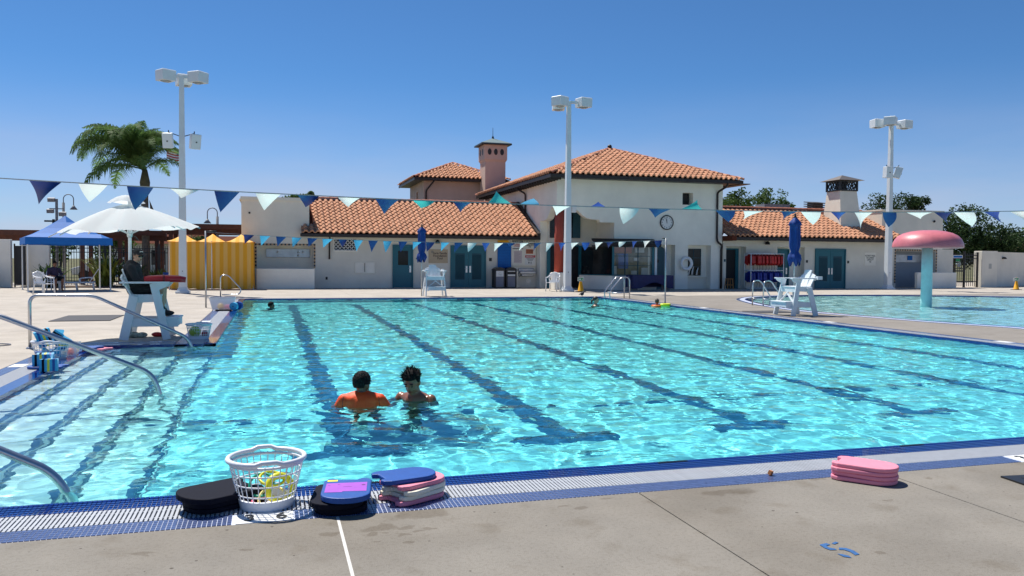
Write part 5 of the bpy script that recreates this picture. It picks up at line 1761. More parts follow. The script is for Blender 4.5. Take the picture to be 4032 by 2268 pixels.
RK = thing('vest_rack', 'white tube rack hung with life vests against the right wing', 'rack', (24.95,32.55,0))
def tubeobj(name, pts, r_, mat, root, n=8): return MB().tube(pts, r_, n).build(name, mat, root, smooth=True)
for sx in (-1,1):
    for sy in (-1,1): tubeobj('upright', [(sx*0.98,sy*0.30,0),(sx*0.98,sy*0.30,1.88)],0.022,WHITE,RK)
    for z in (0.06,0.98,1.86): tubeobj('side_bar', [(sx*0.98,-0.30,z),(sx*0.98,0.30,z)],0.02,WHITE,RK)
for z in (0.06,0.98,1.86): tubeobj('front_bar', [(-0.98,-0.30,z),(0.98,-0.30,z)],0.02,WHITE,RK)
for z in (0.99,1.87): tubeobj('hanging_bar', [(-0.98,0,z),(0.98,0,z)],0.018,WHITE,RK)
REDN = pm('vest_red', S(180,34,30), 0.5, noise=(8,0.3), rand=0.25)
BLUN = pm('vest_blue', S(22,44,140), 0.5, noise=(8,0.3), rand=0.25)
ORD = ('leftmost','second from the left','third from the left','fourth from the left','fifth from the left','middle','fifth from the right','fourth from the right','third from the right','second from the right','rightmost')
def vest(name_mat, lab, grp, x, z, seed):
    g_ = random.Random(seed)
    v = thing('life_vest', lab, 'life vest', (24.95+x,32.55,z), R(g_.uniform(-12,12)), grp)
    for sy in (-1,1):
        m_ = MB().add([(-0.05,sy*0.03,-0.02),(0.05,sy*0.03,-0.02),(0.06,sy*0.10,-0.10),(-0.06,sy*0.10,-0.10),(-0.055,sy*0.09,-0.62),(0.055,sy*0.09,-0.62),(0.07,sy*0.30,-0.50),(-0.07,sy*0.30,-0.50),(-0.06,sy*0.27,-0.12),(0.06,sy*0.27,-0.12)],
            [(0,1,2,3),(3,2,9,8),(0,3,4),(1,5,2),(0,4,5,1),(4,7,6,5),(8,9,6,7),(3,8,7,4),(2,5,6,9)])
        m_.build('foam_panel', name_mat, v, bevel=0.02)
    MB().tube([(0.02,-0.12,-0.6),(0.03,-0.14,-0.72),(0.0,-0.13,-0.9)],0.008,5).build('strap', BLACK, v)
for i in range(11):
    vest(REDN, 'red life vest on the upper bar of the white rack, '+ORD[i], 'red life vests on the rack', -0.90+i*0.18, 1.86, i)
    vest(BLUN, 'blue life vest on the lower bar of the white rack, '+ORD[i], 'blue life vests on the rack', -0.90+i*0.18, 0.98, 50+i)

# ------------------------------------------------------------------ mushroom fountain
MS = thing('mushroom_fountain', 'red mushroom shaped fountain on a pale blue stem in the activity pool', 'fountain', (21.35,17.5,-0.42))
MUSH = pm('mushroom_red', S(212,118,126), 0.42, noise=(2.2,0.22), coat=0.15)
MSTEM = pm('mushroom_stem', S(176,232,232), 0.4, noise=(3,0.12))
MB().lathe([(0.185,0),(0.18,0.6),(0.175,1.5),(0.17,2.36)],28).build('stem', MSTEM, MS, smooth=True)
MB().lathe([(0.0,2.97),(0.28,2.96),(0.54,2.925),(0.76,2.86),(0.92,2.77),(1.02,2.66),(1.08,2.53),(1.10,2.41),(1.095,2.37),(1.05,2.355),(0.92,2.37),(0.17,2.37)],48,caps=False).build('cap', MUSH, MS, smooth=True)

# ------------------------------------------------------------------ hand rails and ladders
def rail(label, path, r_=0.026, group='steel hand rails over the pool stairs'):
    p0 = Vector(path[0])
    o = thing('hand_rail', label, 'hand rail', p0, group=group)
    MB().tube([q-p0 for q in fillet(path,0.14,7)], r_, 14).build('rail_tube', STEEL, o, smooth=True)
    return o
o = rail('farthest steel stair rail, ending near the lifeguard chair', [(-3.62,9.12,0),(-3.62,9.12,0.83),(-2.72,9.12,0.83),(-1.30,9.12,0.12),(-1.19,9.12,-0.30),(-1.19,9.12,-0.92)])
MB().lathe([(0.06,0.0),(0.06,0.012),(0.03,0.03)],14).build('base_flange', STEEL, o, smooth=True)
o = rail('middle steel stair rail, entering from the left edge into the water', [(-3.62,4.2,0),(-3.62,4.2,0.86),(-2.72,4.2,0.86),(-1.22,4.2,0.20),(-1.13,4.2,-0.1),(-1.13,4.2,-0.92)])
MB().lathe([(0.06,0.0),(0.06,0.012),(0.03,0.03)],14).build('base_flange', STEEL, o, smooth=True)
o = rail('nearest steel stair rail at the lower left by the gutter grate', [(-3.62,0.34,0),(-3.62,0.34,0.86),(-2.72,0.34,0.86),(-1.27,0.34,0.10),(-1.17,0.34,-0.16),(-1.17,0.34,-0.92)])
MB().lathe([(0.06,0.0),(0.06,0.012),(0.03,0.03)],14).build('base_flange', STEEL, o, smooth=True)
def ladder(label, x, y, dirx, diry, gap):
    """pool ladder: two hoops over the edge; dir points from deck to water"""
    L_ = thing('pool_ladder', label, 'pool ladder', (x,y,0), group='steel pool ladders')
    d = Vector((dirx,diry,0)); s = Vector((-diry,dirx,0))
    for k in (-1,1):
        o_ = s*(k*gap/2)
        MB().tube(fillet([o_-d*0.42,o_-d*0.42+Vector((0,0,0.80)),o_-d*0.10+Vector((0,0,0.84)),o_+d*0.42+Vector((0,0,0.25)),o_+d*0.36+Vector((0,0,-0.05)),o_+d*0.26+Vector((0,0,-0.6))],0.16,6),0.022,10).build('hoop', STEEL, L_, smooth=True)
        MB().tube([o_-d*0.42+Vector((0,0,0.22)),o_+d*0.30+Vector((0,0,0.22))],0.016,8).build('brace', STEEL, L_, smooth=True)
    return L_
ladder('steel pool ladder with two hoops at the far right corner of the pool', 12.72, 23.8, -1, 0, 0.5)
o = thing('hand_rail', 'single bent steel rail at the far left corner of the pool', 'hand rail', (-1.75,25.9,0))
MB().tube(fillet([(0,0,0),(0,0,0.82),(0.25,0,0.84),(0.72,0,0.30),(0.62,0,0.12),(0.05,0,0.12)],0.14,6),0.022,10).build('rail_tube', STEEL, o, smooth=True)
ladder('steel pool ladder behind the lifeguard chair at the activity pool', 15.75, 18.4, 1, 0.25, 0.45)

# ------------------------------------------------------------------ backstroke pennant lines
def pennant_mat(name, c, k=0.42):
    m = pm(name, c, 0.4, spec=0.6)
    t = m.node_tree
    tl = t.nodes.new('ShaderNodeBsdfTranslucent'); tl.inputs[0].default_value = (*c,1)
    mx = t.nodes.new('ShaderNodeMixShader'); mx.inputs[0].default_value = k
    t.links.new(t.nodes['Principled BSDF'].outputs[0], mx.inputs[1]); t.links.new(tl.outputs[0], mx.inputs[2]); t.links.new(mx.outputs[0], t.nodes['Material Output'].inputs[0])
    return m
FNAVY = pennant_mat('pennant_navy', S(24,48,110), 0.3)
FNAVYL = pennant_mat('pennant_blue', S(52,84,164), 0.3)
FWHITE = pennant_mat('pennant_white', S(236,234,228), 0.38)
FTEAL = pennant_mat('pennant_teal', S(70,182,176))
FCYAN = pennant_mat('pennant_cyan', S(74,158,196))
def pennant(root, x0, x1, zt, tip, mat, curl, seed, base):
    """cloth triangle hung between x0 and x1; tip=(x, z, y) of its point; curl bows it out of plane"""
    n = 6; vs, fs = [], []
    g_ = random.Random(seed)
    bx = g_.uniform(-0.3,0.3)
    for k in range(n+1):
        t = k/n
        for j in range(n+1):
            u_ = j/n
            top = Vector((x0+(x1-x0)*u_, 0, zt(x0+(x1-x0)*u_)))
            tp = Vector((tip[0], tip[2], tip[1]))
            q = top.lerp(tp, t)
            q.y += curl*math.sin(math.pi*t)*(0.4+bx) + curl*1.2*(u_-0.5)*t*(1-t)*2
            q.z += abs(curl)*0.35*math.sin(math.pi*t*0.9)*(1-t)*(1 if curl > 0 else 0.4)*0
            vs.append(q-base)
    for k in range(n):
        for j in range(n): fs.append((k*(n+1)+j,k*(n+1)+j+1,(k+1)*(n+1)+j+1,(k+1)*(n+1)+j))
    return MB().add(vs,fs).build('pennant', mat, root, smooth=True)
NEARP = [(-2.57,-2.25,-2.53,2.03,'N'),(-2.08,-1.78,-2.01,2.07,'W'),(-1.58,-1.30,-1.53,1.99,'N'),(-1.12,-0.81,-1.02,2.14,'W'),(-0.64,-0.36,-0.58,1.98,'N'),(-0.18,0.11,-0.08,2.02,'W'),(0.31,0.56,0.41,2.07,'N'),(0.78,1.05,0.92,2.08,'W'),(1.24,1.53,1.38,2.01,'N'),(1.71,1.99,1.84,2.09,'T'),(2.22,2.46,2.36,2.05,'N'),(2.67,3.01,2.84,2.34,'T'),(3.10,3.38,3.36,2.26,'C'),(3.56,3.81,3.68,2.04,'W'),(4.07,4.34,4.29,2.24,'B'),(4.52,4.81,4.62,1.94,'W'),(4.95,5.28,5.13,2.04,'N'),(5.42,5.78,5.81,2.31,'T'),(5.98,6.29,6.30,2.00,'N'),(6.42,6.74,6.55,2.04,'W'),(7.04,7.30,7.20,2.03,'N'),(7.37,7.71,7.72,1.99,'W'),(7.88,8.14,8.14,2.01,'B'),(8.29,8.61,8.59,1.94,'W'),(8.79,9.04,9.09,1.98,'N'),(9.22,9.70,9.70,2.12,'W'),(9.74,10.08,10.13,2.03,'N'),(10.11,10.50,10.67,2.02,'W'),(10.69,11.00,11.18,2.08,'B'),(11.20,11.60,11.77,2.09,'W')]
FARP = [(-0.77,-0.48,-0.75,1.86,'N'),(-0.32,-0.03,-0.28,1.81,'C'),(0.14,0.43,0.18,1.80,'N'),(0.59,0.87,0.61,1.77,'C'),(1.04,1.33,1.07,1.79,'N'),(1.47,1.78,1.51,1.77,'C'),(1.94,2.20,2.07,1.79,'N'),(2.40,2.68,2.49,1.67,'C'),(2.84,3.13,2.95,1.65,'N'),(3.29,3.55,3.37,1.64,'C'),(3.76,4.04,3.84,1.66,'N'),(4.20,4.48,4.22,1.74,'C'),(4.62,4.90,4.66,1.68,'N'),(5.09,5.36,5.11,1.70,'C'),(5.52,5.80,5.53,1.65,'N'),(5.95,6.24,5.97,1.68,'W'),(6.41,6.67,6.54,1.69,'B'),(6.82,7.11,6.84,1.70,'W'),(7.24,7.51,7.36,1.87,'N'),(7.68,7.96,7.67,1.74,'W'),(8.14,8.38,8.15,1.73,'N'),(8.57,8.79,8.59,1.71,'W'),(8.98,9.23,9.09,1.73,'B'),(9.40,9.69,9.48,1.79,'W'),(9.79,10.08,9.94,1.77,'B'),(10.25,10.54,10.34,1.80,'W'),(10.66,10.93,10.76,1.85,'N'),(11.11,11.37,11.17,1.89,'W'),(11.59,11.77,11.65,1.83,'B'),(12.00,12.26,12.09,1.86,'W'),(12.41,12.70,12.56,1.88,'N')]
PMAT = {'N':FNAVY,'W':FWHITE,'T':FTEAL,'C':FCYAN,'B':FNAVYL}
def pennant_line(label, y, x0, x1, zt, flags, tipy):
    base = Vector(((x0+x1)/2, y, 0))
    root = thing('pennant_line', label, 'pennants', base)
    MB().tube([Vector((x0+(x1-x0)*i/40, y, zt(x0+(x1-x0)*i/40)))-base for i in range(41)], 0.006, 5).build('cord', GREYP, root)
    for i,(a,b,tx,tz,m) in enumerate(flags):
        g_ = random.Random(i)
        up_ = tz > zt(tx)
        nb = Vector(base); nb.y = 0
        n = 7; vs, fs = [], []
        bow = g_.uniform(0.06,0.12)*(1 if i % 3 else -1)*(0.6 if y > 10 or i > 11 else 1.0)
        dy = tipy*g_.uniform(0.5,1.2)
        for k in range(n+1):
            t = k/n
            for j in range(n+1):
                u_ = j/n
                top = Vector((a+(b-a)*u_, y, zt(a+(b-a)*u_)-0.006))
                tp = Vector((tx, y+dy, tz))
                q = top.lerp(tp, t)
                q.y += bow*math.sin(math.pi*t)*(u_-0.35)*1.6
                q.z += bow*0.25*math.sin(math.pi*t)*(u_-0.5)
                vs.append(q-base)
        for k in range(n):
            for j in range(n): fs.append((k*(n+1)+j,k*(n+1)+j+1,(k+1)*(n+1)+j+1,(k+1)*(n+1)+j))
        pn = MB().add(vs,fs).build('pennant', PMAT[m], root, smooth=True)
    return root
znear = lambda x: 2.155+0.0030*(x-5.2)**2*(1.0 if x > 5.2 else 0.72)
zfar = lambda x: 1.975+0.0036*(x-5.8)**2
pennant_line('near string of large navy and white pennants across the whole view', 5.0, -3.9, 13.2, znear, NEARP, 0.20)
pennant_line('far string of small blue and white pennants between two thin posts', 20.0, -1.82, 12.84, zfar, FARP, 0.10)
for (x,lab) in ((-1.82,'thin steel post holding the left end of the far pennants'),(12.84,'thin steel post holding the right end of the far pennants')):
    p = thing('pennant_post', lab, 'post', (x,20.0,0))
    MB().tube([(0,0,-0.0),(0,0,2.22)],0.025,10).build('tube', STEELD, p, smooth=True)
    MB().tube([(0,0,2.2),(-0.14 if x > 0 else 0.3,0,2.22)],0.018,8).build('cross_arm', BLACK, p, smooth=True)

# ------------------------------------------------------------------ kickboards (local +Y is the rounded nose)
def board_outline(L_, W_):
    pts = []
    for i in range(13):
        a = math.pi*i/12
        pts.append((W_/2*math.cos(a), L_/2-0.13+0.13*math.sin(a)**0.85))
    pts += [(-W_/2*1.0, -L_/2+0.05),(-W_/2+0.02,-L_/2+0.01),(-W_/2+0.06,-L_/2),(-0.05,-L_/2+0.035),(0.05,-L_/2+0.035),(W_/2-0.06,-L_/2),(W_/2-0.02,-L_/2+0.01),(W_/2,-L_/2+0.05)]
    return pts
def kickboard(label, mat, loc, rz, L_=0.44, W_=0.29, T=0.030, group='foam kickboards', tilt=(0,0)):
    o = MB().prism(board_outline(L_,W_),'z',0,T).build('kickboard', mat, None, bevel=0.007)
    o.location = loc
    o.rotation_euler = (tilt[0],tilt[1],rz)
    return tag(o, label, 'kickboard', group)
# by the near gutter, left to right
kickboard('navy kickboard on top of the pile left of the white ring basket', NAVY, (-0.30,-0.27,0.068), R(127), 0.47, 0.30, 0.034, tilt=(R(2),R(-3)))
kickboard('navy kickboard in the middle of the pile left of the ring basket', NAVY, (-0.28,-0.25,0.034), R(122), 0.44, 0.29, 0.028)
kickboard('navy kickboard at the bottom of the pile left of the ring basket', NAVY, (-0.275,-0.245,0.003), R(118), 0.44, 0.29, 0.028)
for i,(lab,mt,dx,dy,a) in enumerate((('black kickboard at the bottom of the stack with the purple label',NAVY,-0.015,0.03,176),('black kickboard just under the blue purple labelled one',NAVY,-0.03,0.01,170))):
    kickboard(lab, mt, (0.40+dx,-0.46+dy,0.003+0.036*i), R(a), 0.44, 0.30, 0.034)
kb = kickboard('blue kickboard with a purple label, on top of the black boards', BLUEF, (0.415,-0.475,0.077), R(172), 0.43, 0.28, 0.034)
PURP = pm('label_purple', S(168,84,196), 0.5, noise=(14,0.12))
MB().add([(-0.115,-0.11,0.0352),(0.12,-0.10,0.0352),(0.12,0.09,0.0352),(0.02,0.09,0.0352),(0.02,0.075,0.0352),(-0.115,0.08,0.0352)], [(0,1,2,3,4,5)]).build('printed_label', PURP, kb)
MB().box(0.06,0.12,-0.175,-0.14,0.0340,0.0352).build('yellow_sticker', YELF, kb)
ml = MB(); ml.ell((-0.095,-0.05,0.0356),(0.012,0.012,0.0004),8,4)
ml.box(-0.03,0.02,-0.02,-0.016,0.0353,0.0357); ml.box(0.04,0.055,-0.07,-0.066,0.0353,0.0357); ml.box(0.095,0.11,-0.055,-0.051,0.0353,0.0357)
tag(ml.build('label_print', pm('print_purple', S(96,40,120), 0.6), kb), kind='stuff')
stk = (('pink kickboard at the bottom of the stack topped by a blue board',PINKF,0.0,0.0,-24),('white kickboard second from the bottom under the blue topped stack',CREAMF,0.012,0.012,-20),('white kickboard in the middle of the blue topped stack',CREAMF,0.02,0.015,-14),('pink kickboard just below the blue board on the stack',PINKF,0.01,0.025,-22))
for i,(lab,mt,dx,dy,a) in enumerate(stk):
    kickboard(lab, mt, (0.82+dx,-0.39+dy,0.003+0.028*i), R(a-38), 0.385, 0.265, 0.027)
kickboard('blue kickboard on top of the pink and white stack', BLUEF, (0.775,-0.36,0.003+0.028*4), R(-76), 0.375, 0.255, 0.028)
for i,(lab,a) in enumerate((('pink kickboard at the bottom of the lone pink stack on the right',226),('pink kickboard second from the bottom of the lone pink stack',222),('pink kickboard second from the top of the lone pink stack',226),('pink kickboard on top of the lone pink stack on the right',223))):
    kickboard(lab, PINKF, (3.76+0.008*(i % 2),-0.76,0.003+0.028*i), R(a-5), 0.40, 0.25, 0.027)
ch = MB().obox((0,0,0.018),(0.03,0.022,0.03),(0.3,0.2,0.5)).build('wood_chip', pm('chip_wood', S(186,120,70), 0.8), None)
ch.location = (3.22,-0.50,0.0); tag(ch, 'small brown wood chip lying on the near gutter grate', 'wood chip')

# ------------------------------------------------------------------ baskets
BKW = pm('basket_plastic', (0.80,0.82,0.86), 0.4, noise=(6,0.05))
def basket(label, loc, rz, rt_, rb, h, sq=1.0, mat=BKW, nb=30, group='white plastic baskets by the water'):
    b = thing('plastic_basket', label, 'basket', loc, rz, group)
    def circ(r_, z, n=36): return [(r_*math.cos(2*math.pi*i/n), r_*sq*math.sin(2*math.pi*i/n), z) for i in range(n)]
    rim = circ(rt_, h)
    rim = [(x,y,z+(0.014 if abs(math.atan2(y,x)-math.pi/2) < 0.3 or abs(math.atan2(y,x)+math.pi/2) < 0.3 else 0)) for x,y,z in rim]
    MB().tube(rim, 0.0145, 8, closed=True).build('rim', mat, b, smooth=True)
    MB().tube(circ(rt_-0.012,h-0.022), 0.009, 6, closed=True).build('rim_lip', mat, b, smooth=True)
    for t in (0.30,0.52,0.74):
        MB().tube(circ(rb+(rt_-rb)*t-0.004, h*t), 0.0042, 5, closed=True).build('hoop', mat, b, smooth=True)
    vs = circ(rb,0.0)+circ(rb+0.012,0.055); n = 36
    vs2 = circ(rb-0.006,0.055)+circ(rb-0.008,0.008)
    m = MB().add(vs+vs2, [(i,(i+1) % n,n+(i+1) % n,n+i) for i in range(n)]+[(n+i,n+(i+1) % n,2*n+(i+1) % n,2*n+i) for i in range(n)]+[(2*n+i,2*n+(i+1) % n,3*n+(i+1) % n,3*n+i) for i in range(n)]+[tuple(3*n+i for i in range(n))]+[tuple(range(n-1,-1,-1))])
    m.build('base_pan', mat, b, auto=40)
    bm_ = MB().tube([(rb+0.008,0,0.05),(rt_-0.006,0,h-0.01)],0.0030,5).mesh('bar', mat)
    for i in range(nb):
        a = 2*math.pi*i/nb
        o_ = place('bar', bm_, b, (0,0,0), (0,0,a)) if sq == 1.0 else MB().tube([((rb+0.008)*math.cos(a),(rb+0.008)*sq*math.sin(a),0.05),((rt_-0.006)*math.cos(a),(rt_-0.006)*sq*math.sin(a),h-0.01)],0.0036,5).build('bar', mat, b)
    return b
basket('round white basket holding toy rings, standing on the near gutter grate', (-0.03,-0.315,0.0), R(4), 0.215, 0.150, 0.280)
def ring_toy(label, c, r_, tilt, mat, th=0.008):
    o = MB().tube([(r_*math.cos(2*math.pi*i/24),r_*math.sin(2*math.pi*i/24),0) for i in range(24)], th, 8, closed=True).build('dive_ring', mat, None, smooth=True)
    o.location = c; o.rotation_euler = tilt
    return tag(o, label, 'dive ring', 'toy rings in the near basket')
YG = pm('toy_yellow', S(214,210,40), 0.4); GRT = pm('toy_green', S(40,160,130), 0.4); PNK = pm('toy_pink', S(230,90,130), 0.4); CRM = pm('toy_cream', S(236,220,140), 0.4)
ring_toy('large yellow toy ring leaning up inside the round basket', (0.045,-0.335,0.095), 0.075, (R(70),R(12),R(20)), YG, 0.02)
ring_toy('cream toy ring lying low in the round basket', (0.0,-0.35,0.05), 0.075, (R(35),R(-12),0), CRM)
ring_toy('yellow toy ring on top of the other rings in the basket', (0.0,-0.29,0.145), 0.07, (R(20),R(8),0), YG)
ring_toy('green toy ring at the left inside the round basket', (-0.06,-0.28,0.11), 0.07, (R(50),R(-25),0), GRT)
ring_toy('pink toy ring at the bottom of the round basket', (-0.05,-0.34,0.030), 0.06, (R(10),R(6),0), PNK)

basket('white basket full of blue striped floats on the left gutter', (-2.98,7.62,0.0), 0, 0.245, 0.185, 0.25, 0.8)
basket('white basket with toys on the corner beside the lifeguard chair', (-1.24,10.28,0.0), 0, 0.215, 0.165, 0.26, 0.85)
tub = thing('storage_tub', 'clear plastic tub of toys at the far left corner of the pool', 'tub', (-1.30,18.85,0))
FROST = pm('frosted_plastic', (0.86,0.88,0.92), 0.35, trans=0.55)
tv = MB(); frust(tv, -.26,.26,-.20,.20,0.012, -.34,.34,-.27,.27,0.34)
tv.f = [f for f in tv.f if f != (4,5,6,7)]
tv.build('tub_shell', FROST, tub)
MB().tube([(-.34,-.27,.34),(.34,-.27,.34),(.34,.27,.34),(-.34,.27,.34)],0.014,6,closed=True).build('rim', PLASTW, tub)
def ball(label, c, r_, mat): 
    o = MB().ell((0,0,0), r_, 14, 10).build('toy_ball', mat, None, smooth=True); o.location = c
    return tag(o, label, 'ball', 'small toys by the pool')
ball('yellow toy ball inside the clear tub', (-1.34,18.75,0.11), 0.09, pm('ball_yellow', S(232,190,90), 0.5))
ball('pink toy ball inside the clear tub', (-1.16,18.74,0.09), 0.08, PINKF)
ball('green toy ball inside the basket beside the lifeguard chair', (-1.30,10.22,0.13), 0.10, pm('ball_green', S(150,170,60), 0.5))
ball('red toy ball inside the basket beside the lifeguard chair', (-1.14,10.26,0.09), 0.06, REDV)
kickboard('black kickboard lying in front of the clear tub', NAVY, (-1.25,18.40,0.004), R(90), 0.44, 0.29, 0.03)
def dumbbell(label, c, rz):
    d = thing('water_dumbbell', label, 'water dumbbell', c, rz, 'blue foam water dumbbells')
    for s in (-1,1):
        e = MB().lathe([(0.035,-0.05),(0.11,-0.05),(0.115,0.0),(0.11,0.05),(0.035,0.05)],18).build('foam_disc', CYANF if s < 0 else BLUEF, d, loc=(0,s*0.14,0.115)); e.rotation_euler = (R(90),0,0)
    MB().tube([(0,-0.2,0.115),(0,0.2,0.115)],0.016,8).build('handle', NAVY, d, smooth=True)
    return d
dumbbell('blue foam water dumbbell beside the clear tub', (-0.93,18.62,0.0), R(-25))

def pull_buoy(label, loc, rot, group='striped blue pull buoys'):
    p = thing('pull_buoy', label, 'pull buoy', loc, 0, group)
    p.rotation_euler = rot
    # figure-eight foam float built of coloured layers
    prof = []
    for i in range(17):
        a = i/16
        prof.append((-0.115+0.23*a, 0.072-0.034*math.cos(2*math.pi*(a-0.5))*-1*0+0.0))
    top = [(x, 0.040+0.036*math.cos(2*math.pi*(x+0.115)/0.23)) for x,_ in prof]
    outline = top+[(x,-z) for x,z in reversed(top)]
    lay = (CYANF,BLUEF,CYANF,YELF,CYANF,NAVY,CYANF)
    w_ = 0.20/len(lay)
    for i,mt in enumerate(lay):
        MB().prism(outline,'y',-0.10+i*w_,-0.10+(i+1)*w_).build('foam_layer', mt, p)
    return p
pull_buoy('striped pull buoy standing up in the left basket', (-3.06,7.60,0.30), (R(90),R(70),R(20)))
pull_buoy('striped pull buoy leaning at the right in the left basket', (-2.88,7.66,0.26), (R(80),R(40),R(-40)))
pull_buoy('striped pull buoy lying in the bottom of the left basket', (-2.97,7.58,0.11), (0,0,R(15)))
kickboard('blue kickboard lying flat on the left gutter in front of the basket', BLUEF, (-2.78,6.55,0.004), R(80), 0.46, 0.29, 0.03)
pull_buoy('striped pull buoy lying on top of the flat blue kickboard', (-2.84,6.62,0.106), (0,0,R(88)))
pull_buoy('striped pull buoy at the water edge in front of the blue kickboard', (-2.66,6.12,0.09), (0,R(5),R(100)))
kickboard('blue kickboard behind the left basket on the deck', BLUEF, (-3.15,8.35,0.004), R(75), 0.44, 0.29, 0.03)
kickboard('blue kickboard on the gutter right of the left basket', BLUEF, (-2.72,8.62,0.035), R(70), 0.42, 0.29, 0.03)
kickboard('pink kickboard on the gutter right of the left basket', PINKF, (-2.60,8.70,0.004), R(60), 0.42, 0.29, 0.03)
tubs = thing('storage_tub', 'small clear tub with bright toys right of the left basket', 'tub', (-2.82,7.95,0.0))
tv = MB(); frust(tv, -.10,.10,-.09,.09,0.004, -.13,.13,-.12,.12,0.20); tv.f = [f for f in tv.f if f != (4,5,6,7)]
tv.build('tub_shell', FROST, tubs)
ball('orange toy ball in the small clear tub', (-2.80,7.92,0.07), 0.055, pm('ball_orange', S(240,120,60), 0.5))
ball('yellow toy ball in the small clear tub', (-2.86,7.97,0.07), 0.05, YELF)

# ------------------------------------------------------------------ mats, drain, painted number
def mat_(label, x0, x1, y0, y1, name='rubber_mat'):
    m = MB().box(x0-(x0+x1)/2, x1-(x0+x1)/2, y0-(y0+y1)/2, y1-(y0+y1)/2, 0.0, 0.015).build(name, RUBBER, None, bevel=0.004)
    m.location = ((x0+x1)/2,(y0+y1)/2,0.001)
    return tag(m, label, 'mat', 'grey rubber deck mats')
mat_('grey rubber mat on the deck left of the lifeguard chair', -4.75, -3.50, 15.05, 16.95)
mat_('grey rubber mat beside the lifeguard chair at the activity pool', 13.06, 14.30, 14.75, 15.6)
MP = thing('perforated_mat', 'corner of a black perforated mat at the right edge of the near deck', 'mat', (4.68,-1.05,0), R(-6))
MB().box(0,0.9,-0.35,0.10,0,0.012).build('mat_body', BLACK, MP)
for i in range(8):
    for j in range(4):
        MB().lathe([(0.022,0.012),(0.022,0.0135)],8,(0.12+i*0.09+0.045*(j % 2),0.03-j*0.09,0)).build('hole', DARK, MP)
HS = thing('coiled_hose', 'thin grey hose lying on the deck at the left edge', 'hose', (-4.35,9.75,0))
MB().tube([(0.32*math.cos(2*math.pi*i/20)*0.9,0.2*math.sin(2*math.pi*i/20),0.012) for i in range(20)],0.01,6,closed=True).build('hose_loop', GREYP, HS, smooth=True)
BLUP = pm('deck_paint_blue', S(48,96,150), 0.8, noise=(30,0.2))
N5 = bpy.data.objects.new('painted_number', None); col.objects.link(N5); N5.parent = deck
for q in (((2.666,-1.752),(2.715,-1.742),(2.722,-1.765),(2.690,-1.775),(2.686,-1.800),(2.705,-1.822),(2.703,-1.840),(2.668,-1.832),(2.660,-1.800)),
          ((2.738,-1.752),(2.775,-1.735),(2.782,-1.752),(2.745,-1.768)),
          ((2.735,-1.815),(2.765,-1.828),(2.778,-1.870),(2.770,-1.922),(2.742,-1.925),(2.748,-1.880),(2.738,-1.848),(2.715,-1.838)),
          ((2.668,-1.885),(2.690,-1.900),(2.705,-1.925),(2.700,-1.952),(2.672,-1.930))):
    MB().add([(x,y,0.003) for x,y in q], [tuple(range(len(q)))]).build('painted_stroke', BLUP, N5)
for (x,y,z,lab) in ((11.9,25.35,0.0,'small dark bird standing on the far edge of the pool'),(22.6,25.55,0.0,'small dark bird standing at the far edge of the activity pool')):
    bd = thing('bird', lab, 'bird', (x,y,z), R(30))
    mbd = MB(); mbd.ell((0,0,0.11),(0.10,0.06,0.065)); mbd.ell((0.09,0,0.19),0.04); caps(mbd,(0.05,0,0.13),(0.09,0,0.19),0.045,0.035); caps(mbd,(-0.08,0,0.12),(-0.20,0,0.09),0.03,0.015); caps(mbd,(0.12,0,0.19),(0.155,0,0.185),0.012,0.006)
    organic(mbd, 'body', pm('bird_dark', (0.02,0.02,0.022), 0.5), bd, 0.012, 4)
    for s in (-1,1): MB().tube([(0.0,s*0.02,0.06),(0.01,s*0.02,0.0)],0.005,5).build('leg', BLACK, bd)

# ------------------------------------------------------------------ people (local -Y is forward, origin at the feet or seat)
def add_head(mb, c, s=1.0, rot=None):
    """skull, jaw, nose and ears fused in to the body skin; face looks along -Y before rot"""
    Rm = rot if rot is not None else Matrix.Identity(3)
    c = Vector(c)
    def e(o, r_): mb.ell(c+Rm @ (Vector(o)*s), tuple(k*s for k in r_), 12, 9, Rm)
    e((0,0.012,0.025),(0.072,0.088,0.088)); e((0,-0.026,-0.045),(0.055,0.058,0.062)); e((0,-0.052,-0.075),(0.032,0.030,0.026))
    e((0,-0.088,-0.022),(0.014,0.020,0.022)); e((0,-0.075,0.012),(0.05,0.018,0.018))
    for k in (-1,1): e((k*0.074,0.012,-0.015),(0.014,0.024,0.034))
    e((0,-0.074,-0.058),(0.026,0.014,0.010))
def face_parts(root, c, s, rot, lips=None):
    Rm = rot if rot is not None else Matrix.Identity(3)
    c = Vector(c)
    for k in (-1,1):
        MB().ell(c+Rm @ (Vector((k*0.030,-0.080,-0.002))*s), (0.012*s,0.008*s,0.007*s), 8, 6, Rm).build('eye', DARK, root, smooth=True)
        MB().ell(c+Rm @ (Vector((k*0.030,-0.084,0.022))*s), (0.020*s,0.006*s,0.005*s), 8, 6, Rm).build('eyebrow', HAIR, root, smooth=True)
    MB().ell(c+Rm @ (Vector((0,-0.088,-0.058))*s), (0.022*s,0.005*s,0.005*s), 8, 6, Rm).build('mouth', lips or pm('lips', S(120,62,54), 0.5), root, smooth=True)
